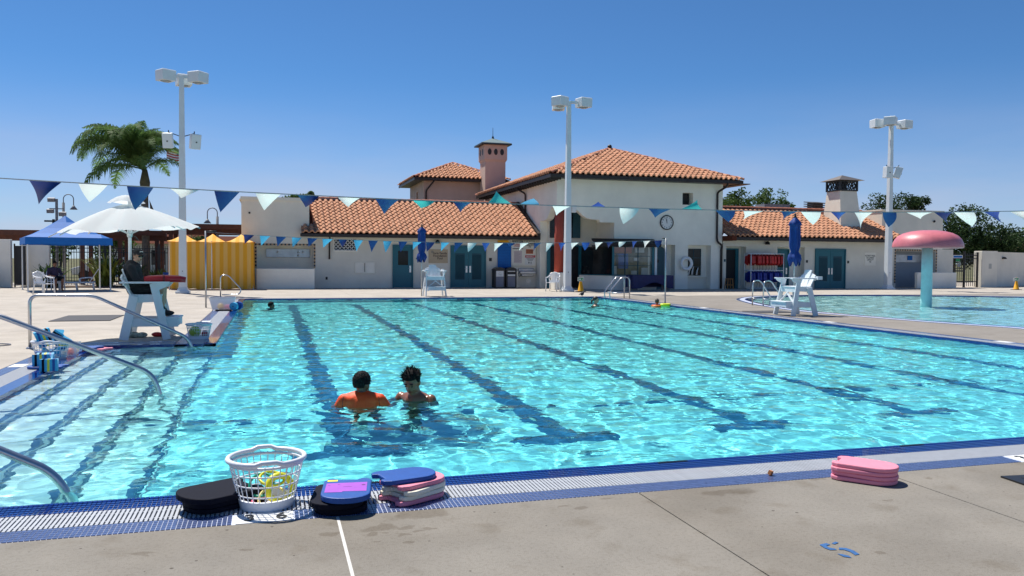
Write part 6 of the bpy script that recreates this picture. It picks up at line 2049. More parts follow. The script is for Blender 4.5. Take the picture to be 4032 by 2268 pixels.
def hair_cap(root, c, s, rot, mat, spiky=0.0, low=-0.02, seed=1, n=22, nv=16):
    """close hair: an uneven shell over the top and back of the skull"""
    Rm = rot if rot is not None else Matrix.Identity(3)
    c = Vector(c); g_ = random.Random(seed)
    vs, fs, keep = [], [], []
    for i in range(nv+1):
        th = math.pi*0.70*i/nv
        for j in range(n):
            ph = 2*math.pi*j/n
            d = Vector((math.sin(th)*math.cos(ph), math.sin(th)*math.sin(ph), math.cos(th)))
            k = 1.10+g_.uniform(-0.015,0.03)
            p = Vector((d.x*0.074*k, 0.012+d.y*0.090*k, 0.025+d.z*0.090*k))
            # hairline: rises over the forehead and around the ears
            lim = 0.055 if d.y < -0.45 else (0.0 if abs(d.x) > 0.75 and d.y < 0.35 else low-0.045*max(0,d.y))
            if p.z < lim: p = Vector((d.x*0.066, 0.012+d.y*0.080, lim))
            vs.append(c+Rm @ (p*s))
    for i in range(nv):
        for j in range(n): fs.append((i*n+j,(i+1)*n+j,(i+1)*n+(j+1) % n,i*n+(j+1) % n))
    h = MB().add(vs, fs).build('hair', mat, root, smooth=True)
    if spiky:
        sp = MB()
        for i in range(170):
            th = math.acos(g_.uniform(0.05,1.0)); ph = g_.uniform(0,2*math.pi)
            d = Vector((math.sin(th)*math.cos(ph), math.sin(th)*math.sin(ph), math.cos(th)))
            if d.y < -0.5 and d.z < 0.45: continue
            b = Vector((d.x*0.078,0.012+d.y*0.095,0.025+d.z*0.094))
            tip = b+(d+Vector((g_.uniform(-.5,.5),g_.uniform(-.5,.5),g_.uniform(0,.5)))).normalized()*spiky*g_.uniform(0.6,1.2)
            q = d.orthogonal().normalized()*0.008; q2 = d.cross(q).normalized()*0.008
            k0 = len(sp.v)
            sp.add([c+Rm @ ((b+q)*s), c+Rm @ ((b-q*0.5+q2)*s), c+Rm @ ((b-q*0.5-q2)*s), c+Rm @ (tip*s)], [(0,1,3),(1,2,3),(2,0,3)])
        tag(sp.build('hair_spikes', mat, root), kind='stuff')
    return h
def hand(mb, w, d, side, s=1.0, curl=0.5, up=Vector((0,0,1))):
    """palm with five separate fingers, rooted in the wrist w and pointing along d"""
    d = Vector(d).normalized(); a = d.cross(up).normalized()*side; n = a.cross(d).normalized()
    w = Vector(w)
    caps(mb, w, w+d*0.05*s, 0.022*s, 0.028*s, 8)
    mb.ell(w+d*0.045*s, (0.034*s,0.034*s,0.020*s), 10, 7)
    for i,l in enumerate((0.062,0.072,0.066,0.050)):
        b = w+d*0.075*s+a*(0.026-0.017*i)*s
        k = b+d*l*0.5*s-n*0.012*s*curl
        t = k+(d*(1-curl*0.5)-n*curl).normalized()*l*0.5*s
        caps(mb, b, k, 0.0085*s, 0.008*s, 7); caps(mb, k, t, 0.008*s, 0.0065*s, 7)
    b = w+d*0.025*s+a*0.026*s
    k = b+(d*0.5+a*0.8).normalized()*0.035*s
    caps(mb, b, k, 0.011*s, 0.009*s, 7); caps(mb, k, k+(d*0.9+a*0.2).normalized()*0.028*s, 0.009*s, 0.007*s, 7)
def rotm(yaw=0, pitch=0, roll_=0):
    from mathutils import Euler
    return Euler((R(pitch),R(roll_),R(yaw))).to_matrix()
def in_water(o):
    for k in [o]+[c for c in bpy.data.objects if c.parent == o]:
        k.cycles.is_caustics_receiver = True

# boy in the orange shirt, seen from behind
B1 = thing('person', 'child in an orange swim shirt seen from behind, standing in the water', 'person', (0.87,3.0,-1.165), R(168), group='children in the main pool')
m = MB()
caps(m,(0,-0.28,0.74),(0,-0.12,0.96),0.115,0.125); caps(m,(0,-0.12,0.96),(0,0.01,1.14),0.130,0.140)
m.ell((0,0.02,1.19),(0.175,0.100,0.085)); caps(m,(0,0.02,1.20),(0,0.0,1.32),0.062,0.056)
for k in (-1,1):
    caps(m,(k*0.075,-0.28,0.72),(k*0.085,-0.34,0.40),0.075,0.055); caps(m,(k*0.085,-0.34,0.40),(k*0.09,-0.26,0.07),0.052,0.036); m.ell((k*0.09,-0.32,0.045),(0.035,0.085,0.032))
    caps(m,(k*0.175,0.02,1.19),(k*0.250,-0.04,1.06),0.055,0.045); caps(m,(k*0.250,-0.04,1.06),(k*0.31,-0.20,1.02),0.040,0.030)
    hand(m,(k*0.31,-0.20,1.02),(k*0.05,-1,-0.1),k,0.85,0.3)
HR1 = rotm(-28,4,0)
hc1 = (0.0,-0.008,1.352)
add_head(m, hc1, 1.05, HR1)
organic(m,'body',SKIN1,B1,0.012,5)
sh1 = MB()
caps(sh1,(0,-0.17,0.88),(0,0.01,1.13),0.140,0.155); sh1.ell((0,0.02,1.19),(0.195,0.118,0.094)); sh1.ell((0,0.012,1.245),(0.10,0.085,0.045))
for k in (-1,1): caps(sh1,(k*0.03,0.015,1.235),(k*0.15,0.02,1.20),0.062,0.060)
for k in (-1,1): caps(sh1,(k*0.175,0.02,1.19),(k*0.258,-0.045,1.055),0.070,0.060)
organic(sh1,'swim_shirt',ORANGE,B1,0.012,4)
for k in (-1,1):
    MB().tube([(k*0.165,0.140,1.08),(k*0.182,0.132,1.16),(k*0.172,0.105,1.24)],0.0025,5).build('seam', CLOTHB, B1)
hair_cap(B1, hc1, 1.06, HR1, HAIR, 0.012, -0.045, 3)
face_parts(B1, hc1, 1.05, HR1)
in_water(B1)

# boy facing left with wet spiky hair
B2 = thing('person', 'bare shouldered child with wet spiky black hair looking down at the water', 'person', (1.45,3.22,-1.165), R(-42), group='children in the main pool')
m = MB()
caps(m,(0,0.06,0.60),(0,0.03,0.86),0.115,0.125); caps(m,(0,0.03,0.86),(0,-0.01,1.10),0.130,0.138)
m.ell((0,0.0,1.145),(0.185,0.105,0.080)); caps(m,(0,0.0,1.16),(0,-0.05,1.27),0.066,0.060)
for k in (-1,1):
    caps(m,(k*0.075,0.06,0.58),(k*0.10,0.10,0.33),0.075,0.055); caps(m,(k*0.10,0.10,0.33),(k*0.11,0.16,0.06),0.052,0.036); m.ell((k*0.11,0.11,0.035),(0.035,0.085,0.032))
    caps(m,(k*0.185,0.0,1.15),(k*0.27,-0.06,0.98),0.056,0.045); caps(m,(k*0.27,-0.06,0.98),(k*0.20,-0.28,1.0),0.040,0.030)
    hand(m,(k*0.20,-0.28,1.0),(-k*0.2,-1,0.05),k,0.85,0.4)
HR2 = rotm(14,26,0)
hc2 = (0.0,-0.090,1.335)
add_head(m, hc2, 1.10, HR2)
organic(m,'body',SKIN2,B2,0.012,5)
tr = MB(); caps(tr,(0,0.06,0.54),(0,0.05,0.70),0.135,0.135)
for k in (-1,1): caps(tr,(k*0.075,0.06,0.56),(k*0.10,0.10,0.33),0.092,0.080)
organic(tr,'swim_trunks',CLOTHB,B2,0.014,4)
hair_cap(B2, hc2, 1.12, HR2, HAIR, 0.040, -0.03, 5)
face_parts(B2, hc2, 1.10, HR2)
in_water(B2)

# lifeguard sitting on the near chair, looking towards the camera side
LGD = thing('person', 'lifeguard in black hoodie, cap and sunglasses sitting under the white umbrella', 'person', (-2.27,10.62,0.79), R(90))
m = MB()
caps(m,(0,0.05,0.10),(0,0.10,0.30),0.14,0.145); caps(m,(0,0.10,0.30),(0,0.10,0.44),0.15,0.14); m.ell((0,0.09,0.46),(0.19,0.11,0.09))
caps(m,(0,0.08,0.50),(0,0.03,0.60),0.058,0.052)
for k in (-1,1):
    caps(m,(k*0.09,0.02,0.09),(k*0.10,-0.40,0.10),0.095,0.068); caps(m,(k*0.10,-0.40,0.09),(k*0.10,-0.40,-0.30),0.062,0.042); m.ell((k*0.10,-0.46,-0.355),(0.045,0.115,0.04))
    caps(m,(k*0.20,0.09,0.46),(k*0.25,-0.02,0.22),0.058,0.048); caps(m,(k*0.25,-0.02,0.22),(k*0.13,-0.22,0.20),0.044,0.032)
    hand(m,(k*0.13,-0.22,0.20),(-k*0.5,-1,0.0),k,0.9,0.6)
HR3 = rotm(-50,6,0); hc3 = (0.0,0.0,0.675)
add_head(m, hc3, 0.95, HR3)
organic(m,'body',SKIN3,LGD,0.014,5)
hd = MB()
caps(hd,(0,0.05,0.10),(0,0.10,0.30),0.16,0.165); caps(hd,(0,0.10,0.30),(0,0.10,0.44),0.17,0.16); hd.ell((0,0.09,0.46),(0.21,0.13,0.10)); hd.ell((0,0.11,0.55),(0.10,0.09,0.06))
for k in (-1,1):
    caps(hd,(k*0.20,0.09,0.46),(k*0.25,-0.02,0.22),0.074,0.062); caps(hd,(k*0.25,-0.02,0.22),(k*0.15,-0.19,0.20),0.058,0.046)
organic(hd,'hoodie',CLOTHB,LGD,0.015,5)
so_ = MB()
so_.ell((0,0.05,0.08),(0.17,0.15,0.11))
for k in (-1,1): caps(so_,(k*0.09,0.02,0.095),(k*0.10,-0.30,0.105),0.115,0.098)
organic(so_,'shorts',CLOTHB,LGD,0.015,5)
for k in (-1,1):
    s_ = MB(); s_.ell((k*0.10,-0.46,-0.352),(0.055,0.13,0.048)); caps(s_,(k*0.10,-0.40,-0.31),(k*0.10,-0.40,-0.24),0.056,0.052)
    organic(s_,'shoe',CLOTHB,LGD,0.013,4)
hair_cap(LGD, hc3, 0.96, HR3, HAIRB, 0, -0.05, 9)
cm = MB(); C3 = Vector(hc3)
vs = []
for i in range(7):
    th = math.pi/2*i/6
    for j in range(18):
        ph = 2*math.pi*j/18
        vs.append(C3+HR3 @ Vector((0.086*math.sin(th)*math.cos(ph), 0.012+0.102*math.sin(th)*math.sin(ph), 0.045+0.085*math.cos(th))))
cm.add(vs,[(i*18+j,(i+1)*18+j,(i+1)*18+(j+1) % 18,i*18+(j+1) % 18) for i in range(6) for j in range(18)])
cp = cm.build('cap', CLOTHB, LGD, smooth=True)
br = [C3+HR3 @ Vector((0.088*math.cos(a)*(1 if k == 0 else 0.75), 0.012+(0.10*math.sin(a) if k == 0 else -0.125+0.06*math.sin(a)), 0.045-0.018*k)) for k in (0,1) for a in [math.pi+math.pi*i/8 for i in range(9)]]
bm_ = MB().add(br,[(i,i+1,9+i+1,9+i) for i in range(8)]).build('cap_brim', CLOTHB, LGD); bm_.modifiers.new('s','SOLIDIFY').thickness = 0.006
MB().tube([C3+HR3 @ Vector((-0.03,-0.088,0.08)),C3+HR3 @ Vector((0.0,-0.094,0.085)),C3+HR3 @ Vector((0.03,-0.088,0.08))],0.006,5).build('cap_emblem', SIGNW, LGD)
for k in (-1,1): MB().ell(C3+HR3 @ Vector((k*0.030,-0.086,0.0)),(0.028,0.012,0.018),10,6,HR3).build('sunglass_lens', BLACK, LGD, smooth=True)
MB().ell(C3+HR3 @ Vector((0,-0.086,-0.055)),(0.02,0.006,0.005),8,5,HR3).build('mouth', pm('lips2', S(150,86,76), 0.5), LGD, smooth=True)
RT = thing('rescue_tube', 'red rescue tube lying across the lap of the lifeguard', 'rescue tube', (-2.04,10.36,1.05), R(4))
MB().tube([(-0.10,0,0),(-0.02,0,0.01),(0.22,0,0.02),(0.46,0,0.01),(0.58,0,-0.005)],[0.05,0.062,0.064,0.062,0.048],12).build('foam_tube', REDV, RT, smooth=True)
MB().tube([(0.20,0,0.02),(0.24,0,0.02)],0.066,12).build('strap_band', pm('vinyl_maroon', S(120,16,26), 0.4), RT, smooth=True)
DB = thing('drink_cup', 'small dark blue cup on the arm of the occupied lifeguard chair', 'cup', (-1.86,10.98,1.036))
MB().lathe([(0.04,0),(0.05,0.13),(0.045,0.13),(0.036,0.01)],14).build('cup_body', NAVYC, DB, smooth=True)
BGR = thing('gear_pouch', 'red pouch lying on the deck beneath the occupied lifeguard chair', 'pouch', (-2.0,10.85,0))
mq = MB(); mq.ell((0,0,0.04),(0.10,0.06,0.045)); mq.ell((0.07,0.02,0.035),(0.06,0.05,0.035)); organic(mq,'pouch_body',REDV,BGR,0.012,3)
TWL = thing('towel', 'bundled pale towel on the deck beneath the occupied lifeguard chair', 'towel', (-2.35,10.75,0))
mq = MB()
for i in range(7): mq.ell((random.uniform(-.13,.13),random.uniform(-.08,.08),0.05),(0.10,0.06,0.05))
organic(mq,'towel_body',pm('towel_grey', S(176,190,184), 0.9, noise=(14,0.2), c2=S(70,80,60)),TWL,0.014,3)

# swimmers far off, heads and shoulders above the water
def swimmer(label, loc, rz, skin, hair, tail=False, top=None, scale=1.0, look=rotm(0,0,0)):
    p = thing('person', label, 'person', loc, rz)
    p.scale = (scale,)*3
    m = MB(); caps(m,(0,0.02,0.30),(0,0.02,0.72),0.13,0.14); m.ell((0,0.02,0.80),(0.17,0.10,0.085)); caps(m,(0,0.02,0.84),(0,0.0,0.95),0.055,0.048)
    for k in (-1,1):
        caps(m,(k*0.17,0.02,0.80),(k*0.26,-0.08,0.66),0.05,0.04); caps(m,(k*0.26,-0.08,0.66),(k*0.34,-0.28,0.68),0.036,0.027); hand(m,(k*0.34,-0.28,0.68),(k*0.1,-1,0),k,0.8,0.2)
        caps(m,(k*0.08,0.02,0.30),(k*0.10,0.10,-0.05),0.075,0.05); caps(m,(k*0.10,0.10,-0.05),(k*0.10,0.25,-0.30),0.05,0.035)
    hc = (0,0,1.02)
    add_head(m,hc,0.95,look); organic(m,'body',skin,p,0.014,4)
    hair_cap(p,hc,0.97,look,hair,0,-0.05,4)
    face_parts(p,hc,0.95,look)
    if tail:
        MB().tube([Vector(hc)+Vector((0.02,0.10,0.02)),Vector(hc)+Vector((0.03,0.14,-0.05)),Vector(hc)+Vector((0.03,0.13,-0.16))],[0.03,0.028,0.012],8).build('pony_tail', hair, p, smooth=True)
    if top:
        t = MB(); caps(t,(0,0.02,0.40),(0,0.02,0.70),0.142,0.150); t.ell((0,0.02,0.75),(0.165,0.11,0.05)); organic(t,'swimsuit',top,p,0.014,3)
    in_water(p)
    return p
swimmer('dark haired swimmer low in the water at the far left of the pool', (0.0,20.1,-0.98), R(95), SKIN1, HAIR, False, NAVYC, 1.0)
swimmer('girl with wet hanging hair standing in the water near the far ladder', (10.15,19.6,-0.86), R(70), SKIN3, HAIRB, True, pm('swimsuit_coral', S(224,110,80), 0.6), 1.0, rotm(0,0,0))
K = swimmer('small child with floats in the water by the right edge of the pool', (12.02,18.95,-0.78), R(150), SKIN2, HAIRB, False, None, 0.88)
MB().tube([(0.17*math.cos(2*math.pi*i/24),0.02+0.14*math.sin(2*math.pi*i/24),0.86) for i in range(24)],0.05,10,closed=True).build('swim_float', pm('float_orange', S(255,120,30), 0.4), K, smooth=True)
FR = thing('swim_float', 'bright yellow inflatable float beside the small child at the right edge', 'float', (12.24,18.8,-0.03))
MB().tube([(0.14*math.cos(2*math.pi*i/24),0.10*math.sin(2*math.pi*i/24),0.05) for i in range(24)],0.05,10,closed=True).build('float_ring', pm('float_yellow', S(224,232,40), 0.4), FR, smooth=True)

# grown-up seated in the shade of the canopy
AD = thing('person', 'person in dark clothes sitting in the shade under the blue canopy', 'person', (-8.72,33.2,0.44), R(35))
m = MB()
caps(m,(0,0.08,0.10),(0,0.10,0.44),0.15,0.15); m.ell((0,0.09,0.48),(0.19,0.11,0.09)); caps(m,(0,0.08,0.52),(0,0.04,0.62),0.058,0.052)
for k in (-1,1):
    caps(m,(k*0.09,0.02,0.09),(k*0.13,-0.40,0.10),0.09,0.065); caps(m,(k*0.13,-0.40,0.09),(k*0.13,-0.36,-0.36),0.06,0.042); m.ell((k*0.13,-0.42,-0.40),(0.045,0.115,0.04))
    caps(m,(k*0.20,0.09,0.48),(k*0.27,-0.02,0.24),0.056,0.046); caps(m,(k*0.27,-0.02,0.24),(k*0.14,-0.24,0.20),0.044,0.032); hand(m,(k*0.14,-0.24,0.2),(-k*0.4,-1,0),k,0.9,0.5)
add_head(m,(0,0.0,0.70),1.0,rotm(0,8,0)); organic(m,'body',SKIN2,AD,0.016,4)
t = MB(); caps(t,(0,0.08,0.08),(0,0.10,0.44),0.165,0.165); t.ell((0,0.09,0.48),(0.20,0.125,0.095))
for k in (-1,1): caps(t,(k*0.20,0.09,0.48),(k*0.27,-0.02,0.26),0.07,0.06)
organic(t,'shirt',pm('plum_cloth', S(62,52,78), 0.85, noise=(9,0.3)),AD,0.016,4)
t = MB(); t.ell((0,0.05,0.08),(0.17,0.14,0.11))
for k in (-1,1): caps(t,(k*0.09,0.02,0.09),(k*0.13,-0.38,0.10),0.105,0.085)
organic(t,'shorts',CLOTHB,AD,0.016,4)
hair_cap(AD,(0,0.0,0.70),1.02,rotm(0,8,0),HAIR,0,-0.06,8); face_parts(AD,(0,0.0,0.70),1.0,rotm(0,8,0))
monobloc('white plastic armchair under the seated person in the canopy shade', (-8.72,33.28,0), R(35))

# ------------------------------------------------------------------ plants
def leaf_cloud(mb, c, r_, n, size, g_, flat=0.0):
    for i in range(n):
        while True:
            d = Vector((g_.uniform(-1,1),g_.uniform(-1,1),g_.uniform(-1,1)))
            if 0.15 < d.length < 1: break
        d = d*(0.55+0.45*g_.random()) if d.length < 0.7 else d
        p = Vector(c)+Vector((d.x*r_[0],d.y*r_[1],d.z*r_[2]))
        a = Vector((g_.uniform(-1,1),g_.uniform(-1,1),g_.uniform(-0.6,0.8))).normalized()
        b = a.orthogonal().normalized()
        b = (b*math.cos(g_.uniform(0,6.28))+a.cross(b)*math.sin(g_.uniform(0,6.28))).normalized()
        s = size*g_.uniform(0.6,1.3)
        mb.add([p-a*s, p+b*s*0.45, p+a*s, p-b*s*0.45], [(0,1,2,3)])
def tree(label, x, y, h, crown, seed, mat, trunk_r=0.16, leaf=0.13, dens=1.0):
    g_ = random.Random(seed)
    t = thing('leafy_tree', label, 'tree', (x,y,0), group='trees behind the buildings')
    tr_ = MB()
    fork = h*0.45
    tr_.tube([(0,0,0),(g_.uniform(-.1,.1),0,fork*0.5),(g_.uniform(-.2,.2),g_.uniform(-.2,.2),fork)],[trunk_r*1.25,trunk_r,trunk_r*0.8],8)
    cm_ = MB()
    for (cx,cz,rx,rz2) in crown:
        n = max(3,int(5*rx))
        tr_.tube([(0,0,fork*0.95),(cx*0.45,g_.uniform(-.3,.3),(fork+cz)/2),(cx,0,cz)],[trunk_r*0.6,trunk_r*0.4,trunk_r*0.12],6)
        for k in range(n+5):
            a, b = g_.uniform(0,6.28), g_.uniform(-1,1)
            q = (cx+rx*0.75*math.cos(a)*math.sqrt(1-b*b), rx*0.75*math.sin(a)*math.sqrt(1-b*b), cz+rz2*0.8*b)
            rr = g_.uniform(0.35,0.6)*rx
            leaf_cloud(cm_, q, (rr,rr,rr*0.75), int(95*dens), leaf, g_)
            tr_.tube([(cx*0.7,0,(fork+cz)/2+0.2),(q[0],q[1],q[2])],[trunk_r*0.25,trunk_r*0.06],5)
    tr_.build('trunk', BARK, t, smooth=True)
    cm_.build('crown', mat, t)
    return t
tree('small leafy tree top peeking over the left wing roof', 2.2, 55.0, 5.9, ((-0.6,5.45,0.8,0.5),(0.35,5.75,0.6,0.45),(1.7,5.25,0.6,0.35)), 1, LEAFM)
tree('dense tree directly right of the hall roof', 36.0, 56.0, 7.4, ((0.4,6.0,1.5,1.0),(2.0,6.5,1.3,1.0)), 2, LEAFM, dens=0.9)
tree('taller tree behind the right wing roof, second from the hall', 40.6, 57.0, 7.8, ((-0.6,6.2,1.3,1.0),(1.0,6.9,1.4,0.9),(2.2,6.0,1.0,0.8)), 3, LEAFM, dens=0.85)
tree('dark tree behind the shower block left of the gate', 49.5, 50.0, 7.0, ((-2.4,5.9,1.5,0.8),(-0.2,5.9,1.5,1.0),(1.3,6.3,1.0,0.6)), 4, LEAFD, dens=0.95)
tree('broad dark tree filling the space above the barred gate', 51.5, 47.0, 6.6, ((-1.0,3.8,1.9,1.5),(1.4,4.4,2.0,1.6),(0.8,2.6,2.2,1.3),(-1.6,2.3,1.6,1.2)), 5, LEAFD, dens=1.7)
tree('rounded dark tree right of the broad tree behind the wall', 54.4, 45.5, 5.2, ((0.0,3.4,1.8,1.3),(1.1,2.6,1.5,1.2),(-1.3,2.5,1.5,1.2)), 6, LEAFD, dens=1.7)
tree('thin tree farther back at the right edge above the wall', 66.0, 55.0, 5.4, ((-2.5,3.3,1.3,1.1),(-0.4,3.0,1.2,1.0),(1.6,3.6,1.1,1.2)), 7, LEAFM, dens=1.0)
tree('low olive coloured tree at the right edge behind the wall', 58.8, 46.5, 4.0, ((0.0,2.5,1.4,0.7),(1.8,2.6,1.4,0.8)), 8, pm('leaf_olive', (0.11,0.10,0.03), 0.6, noise=(1.2,0.4)), dens=1.3)
for i,(x,y,h,lab) in enumerate(((-12.5,52,3.4,'young tree beyond the fence left of the canopy legs'),(-9.3,50,3.2,'young tree beyond the fence behind the canopy'),(-5.0,56,3.6,'young tree beyond the fence right of the lifeguard'),(-14.5,60,4.2,'young tree far behind the left wall'))):
    tree(lab, x, y, h, ((0,h*0.62,1.1,0.9),(0.5,h*0.8,0.8,0.6)), 20+i, LEAFM, 0.09, 0.12, 0.9)

# queen palm
PL = thing('palm_tree', 'tall queen palm with drooping green fronds behind the open umbrella', 'palm tree', (-6.4,42.0,0))
MB().tube([(0,0,0),(0.03,0,1.5),(0.0,0,3.2),(-0.02,0,4.6),(0.0,0,5.5)],[0.24,0.20,0.185,0.18,0.20],14).build('trunk', pm('palm_bark', (0.16,0.13,0.10), 0.9, noise=(3,0.4), bump=(14,0.6)), PL, smooth=True)
MB().tube([(0,0,4.9),(0,0,5.4),(0,0,6.1)],[0.2,0.26,0.12],12).build('crown_shaft', pm('palm_sheath', (0.10,0.09,0.04), 0.8, noise=(5,0.4)), PL, smooth=True)
MB().add([(0.22,-0.1,4.5),(0.42,-0.12,4.0),(0.50,-0.1,3.0),(0.36,-0.12,3.4),(0.26,-0.1,4.0)],[(0,1,2,3,4)]).build('dead_sheath', BARK, PL)
def frond(az, elev, L_, droop, seed):
    g_ = random.Random(seed); mb = MB(); pts = []
    n = 16; p = Vector((0,0,0)); d = Vector((math.cos(elev),0,math.sin(elev)))
    for i in range(n+1):
        pts.append(p.copy())
        p = p+d*(L_/n)
        a = math.atan2(d.z,d.x)-droop/n*(0.4+1.2*i/n)
        d = Vector((math.cos(a),0,math.sin(a)))
    mb.tube(pts,[0.035*(1-0.8*i/n)+0.004 for i in range(n+1)],5)
    for i in range(2,n):
        for k in range(4):
            t = i+k/4
            q = pts[i].lerp(pts[i+1],k/4)
            dd = (pts[i+1]-pts[i]).normalized()
            ll = L_*0.27*math.sin(math.pi*min(0.98,(t/n)*0.85+0.14))
            for s in (-1,1):
                out = (Vector((0,s,0))*0.8+dd*0.6+Vector((0,0,g_.uniform(0.0,0.45)))).normalized()
                w_ = dd*0.030
                m1 = q+out*ll*0.5+Vector((0,0,-0.02)); e = q+out*ll*0.86+Vector((0,0,-ll*(0.42+g_.uniform(0,0.25))))
                mb.add([q-w_,q+w_,m1+w_,m1-w_,e],[(0,1,2,3),(3,2,4)])
    return mb.mesh('frond', LEAFP)
fvar = [frond(0,R(e),L_,R(dr),i) for i,(e,L_,dr) in enumerate(((82,4.5,150),(70,4.5,145),(54,4.2,130),(30,3.6,110),(88,4.0,110)))]
g_ = random.Random(5)
for i in range(38):
    az = i*2.399+0.3
    k = (0,1,2,3,1,4)[i % 6]
    f = place('frond', fvar[k], PL, (-0.1,0,6.0+0.15*g_.random()), (0,0,az+math.sin(i)*0.2), (1,)*3)
    # wind from the right bends the crown leftwards
    rgt = max(0.0, math.cos(az))
    f.scale = (1-0.34*rgt,)*3
    f.rotation_euler = (Matrix.Rotation(-0.26,3,'Y') @ Matrix.Rotation(az,3,'Z')).to_euler()

# broad-leaved shrubs in the bed by the fence
def strap_plant(label, x, y, n, h, seed, mat):
    g_ = random.Random(seed)
    p = thing('leafy_shrub', label, 'shrub', (x,y,0), group='shrubs in the bed by the fence')
    for i in range(n):
        az = g_.uniform(0,6.28); L_ = h*g_.uniform(0.7,1.2); lean = g_.uniform(0.15,0.8); w_ = g_.uniform(0.05,0.09)
        vs = []
        for k in range(6):
            t = k/5
            r_ = lean*L_*t*t; z = L_*(t-0.28*lean*t*t)
            ww = w_*math.sin(math.pi*min(0.97,0.12+0.88*t))
            c = Vector((r_*math.cos(az)+g_.uniform(-.0,.0),r_*math.sin(az),z)); s = Vector((-math.sin(az),math.cos(az),0))*ww
            vs += [c-s,c+s]
        o = MB().add(vs,[(2*k,2*k+1,2*k+3,2*k+2) for k in range(5)]).build('leaf', mat, p, smooth=True)
        o.location = (g_.uniform(-.35,.35),g_.uniform(-.2,.2),0)
    return p
YGL = pm('leaf_yellow_green', (0.16,0.20,0.03), 0.45, noise=(3,0.4), rand=0.25)
strap_plant('bright green broad-leaved shrub behind the lounger', -7.7, 38.2, 85, 1.55, 1, YGL)
strap_plant('green broad-leaved shrub right of the canopy leg', -6.6, 38.3, 70, 1.25, 2, LEAFM)
strap_plant('dark spiky shrub left under the canopy', -9.9, 37.5, 70, 1.1, 3, LEAFD)
strap_plant('low green shrub by the fence right of the lifeguard', -5.3, 38.4, 50, 0.9, 4, YGL)
RS = thing('round_shrub', 'small round clipped shrub at the left edge by the white wall', 'shrub', (-12.6,37.2,0))
mb = MB(); leaf_cloud(mb,(0,0,0.42),(0.5,0.4,0.42),1500,0.05,random.Random(4)); mb.build('foliage', LEAFM, RS)
MB().tube([(0,0,0),(0,0,0.4)],[0.03,0.02],6).build('stem', BARK, RS)
BED = pm('bark_mulch', (0.12,0.075,0.05), 0.95, noise=(20,0.4), bump=(60,0.8))
bd = MB().box(-10.2,-4.6,37.4,39.1,0.0,0.05).build('planting_bed', BED, None); tag(bd, kind='structure')

# ------------------------------------------------------------------ things beyond the fence
def goose(label, x, y, z, s=1):
    g_ = thing('gooseneck_lamp', label, 'street lamp', (x,y,0), group='gooseneck lamps behind the deck')
    MB().tube([(0,0,0),(0,0,z-0.45)],0.07,10).build('post', GREYP, g_, smooth=True)
    MB().tube([(0,0,z-0.5)]+[(s*(-0.25+0.25*math.cos(math.pi*i/8)),0,z-0.25+0.25*math.sin(math.pi*i/8)) for i in range(9)]+[(-s*0.5,0,z-0.62)],0.025,8).build('neck', GREYP, g_, smooth=True)
    MB().lathe([(0.05,0.10),(0.09,0.02),(0.20,-0.12),(0.19,-0.12),(0.02,0.0)],16,(-s*0.5,0,z-0.7)).build('shade', GREYP, g_, smooth=True)
    return g_
goose('grey gooseneck lamp rising behind the yellow striped cabana', -2.75, 41.2, 4.10)
goose('grey gooseneck lamp behind the blue canopy at the left', -10.85, 44.6, 4.85, -1)
MB_ = thing('camera_mast', 'grey mast with floodlights behind the blue canopy at the left', 'mast', (-11.05,44.0,0))
MB().tube([(0,0,0),(0,0,4.55)],0.07,8).build('mast_post', GREYP, MB_)
for (x,z) in ((-0.25,4.5),(-0.3,3.9),(0.28,3.75)): MB().obox((x,0,z),(0.34,0.2,0.2),(0.3,0,0)).build('mast_lamp', GREYP, MB_)
MB().box(-0.35,0.35,-0.02,0.02,4.0,4.05).build('mast_arm', GREYP, MB_)
UP = thing('utility_pole', 'thin dark utility pole with a cross arm at the far left', 'utility pole', (-15.3,62,0))
MB().tube([(0,0,0),(0,0,4.2)],0.09,8).build('pole', BROWN, UP); MB().box(-0.6,0.6,-0.05,0.05,4.0,4.12).build('cross_arm', BROWN, UP)
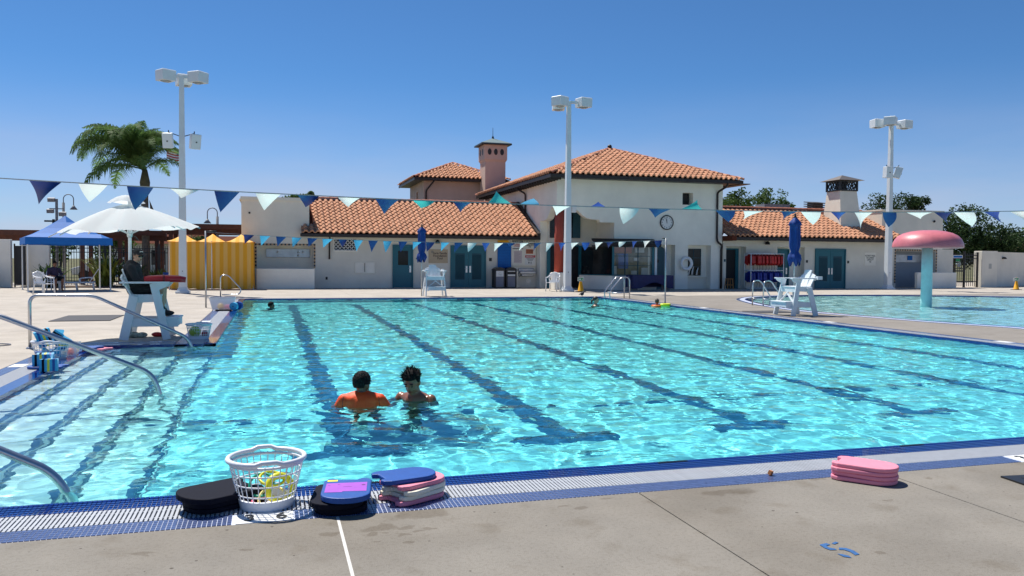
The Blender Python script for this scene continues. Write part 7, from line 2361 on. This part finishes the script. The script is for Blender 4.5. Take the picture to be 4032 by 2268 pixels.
FL = thing('flag', 'striped flag flying behind the palm crown', 'flag', (-6.6,59,0))
MB().tube([(0.55,0,0),(0.55,0,9.6)],0.05,8).build('flag_pole', GREYP, FL)
vs = []; 
for i in range(8):
    z0 = 8.55+0.09*i
    v_ = []
    for k in range(9):
        x = 0.5-1.15*k/8; y = 0.06*math.sin(k*1.1); dz = -0.10*math.sin(k*0.5)
        v_ += [(x,y,z0+dz),(x,y,z0+0.09+dz)]
    MB().add(v_,[(2*k,2*k+1,2*k+3,2*k+2) for k in range(8)]).build('stripe', REDS if i % 2 == 0 else SIGNW, FL)
MB().box(0.02,0.5,-0.02,0.08,8.9,9.22).build('canton', NAVYC, FL)

CARM = pm('car_white', (0.75,0.76,0.77), 0.25, coat=0.5)
CR = thing('parked_car', 'white parked car seen through the fence behind the shrubs', 'car', (-9.6,50.5,0), R(4))
prof = [(-2.0,0.35),(-2.05,0.75),(-1.4,0.95),(-0.7,1.42),(0.8,1.45),(1.5,1.0),(2.0,0.9),(2.1,0.4)]
MB().prism(prof,'y',-0.85,0.85).build('body', CARM, CR, bevel=0.06)
MB().prism([(-1.2,0.98),(-0.65,1.35),(0.72,1.38),(1.3,1.0)],'y',-0.862,-0.852).build('side_window', GLASS, CR)
for x in (-1.3,1.3): MB().lathe([(0.33,-0.1),(0.33,0.1)],16).build('wheel', BLACK, CR, loc=(x,-0.8,0.33)).rotation_euler = (R(90),0,0)
for i,(x,y,w_,h,lab,mt) in enumerate(((-8.2,62,7,3.0,'low beige building far beyond the fence',STUC),(-1.0,70,9,2.9,'low pinkish house far beyond the fence right of the lifeguard',STUCP))):
    H_ = thing('distant_house', lab, 'house', (x,y,0))
    MB().box(-w_/2,w_/2,0,5,0,h-0.5).build('wall', mt, H_)
    MB().prism([(-0.5,h-0.5),(5.5,h-0.5),(2.5,h+0.5)],'x',-w_/2-0.4,w_/2+0.4).build('roof', TILEB, H_)
    for k in range(3): MB().box(-w_/2+0.8+k*2.2,-w_/2+1.8+k*2.2,-0.03,-0.005,0.9,2.0).build('window', GLASS, H_)
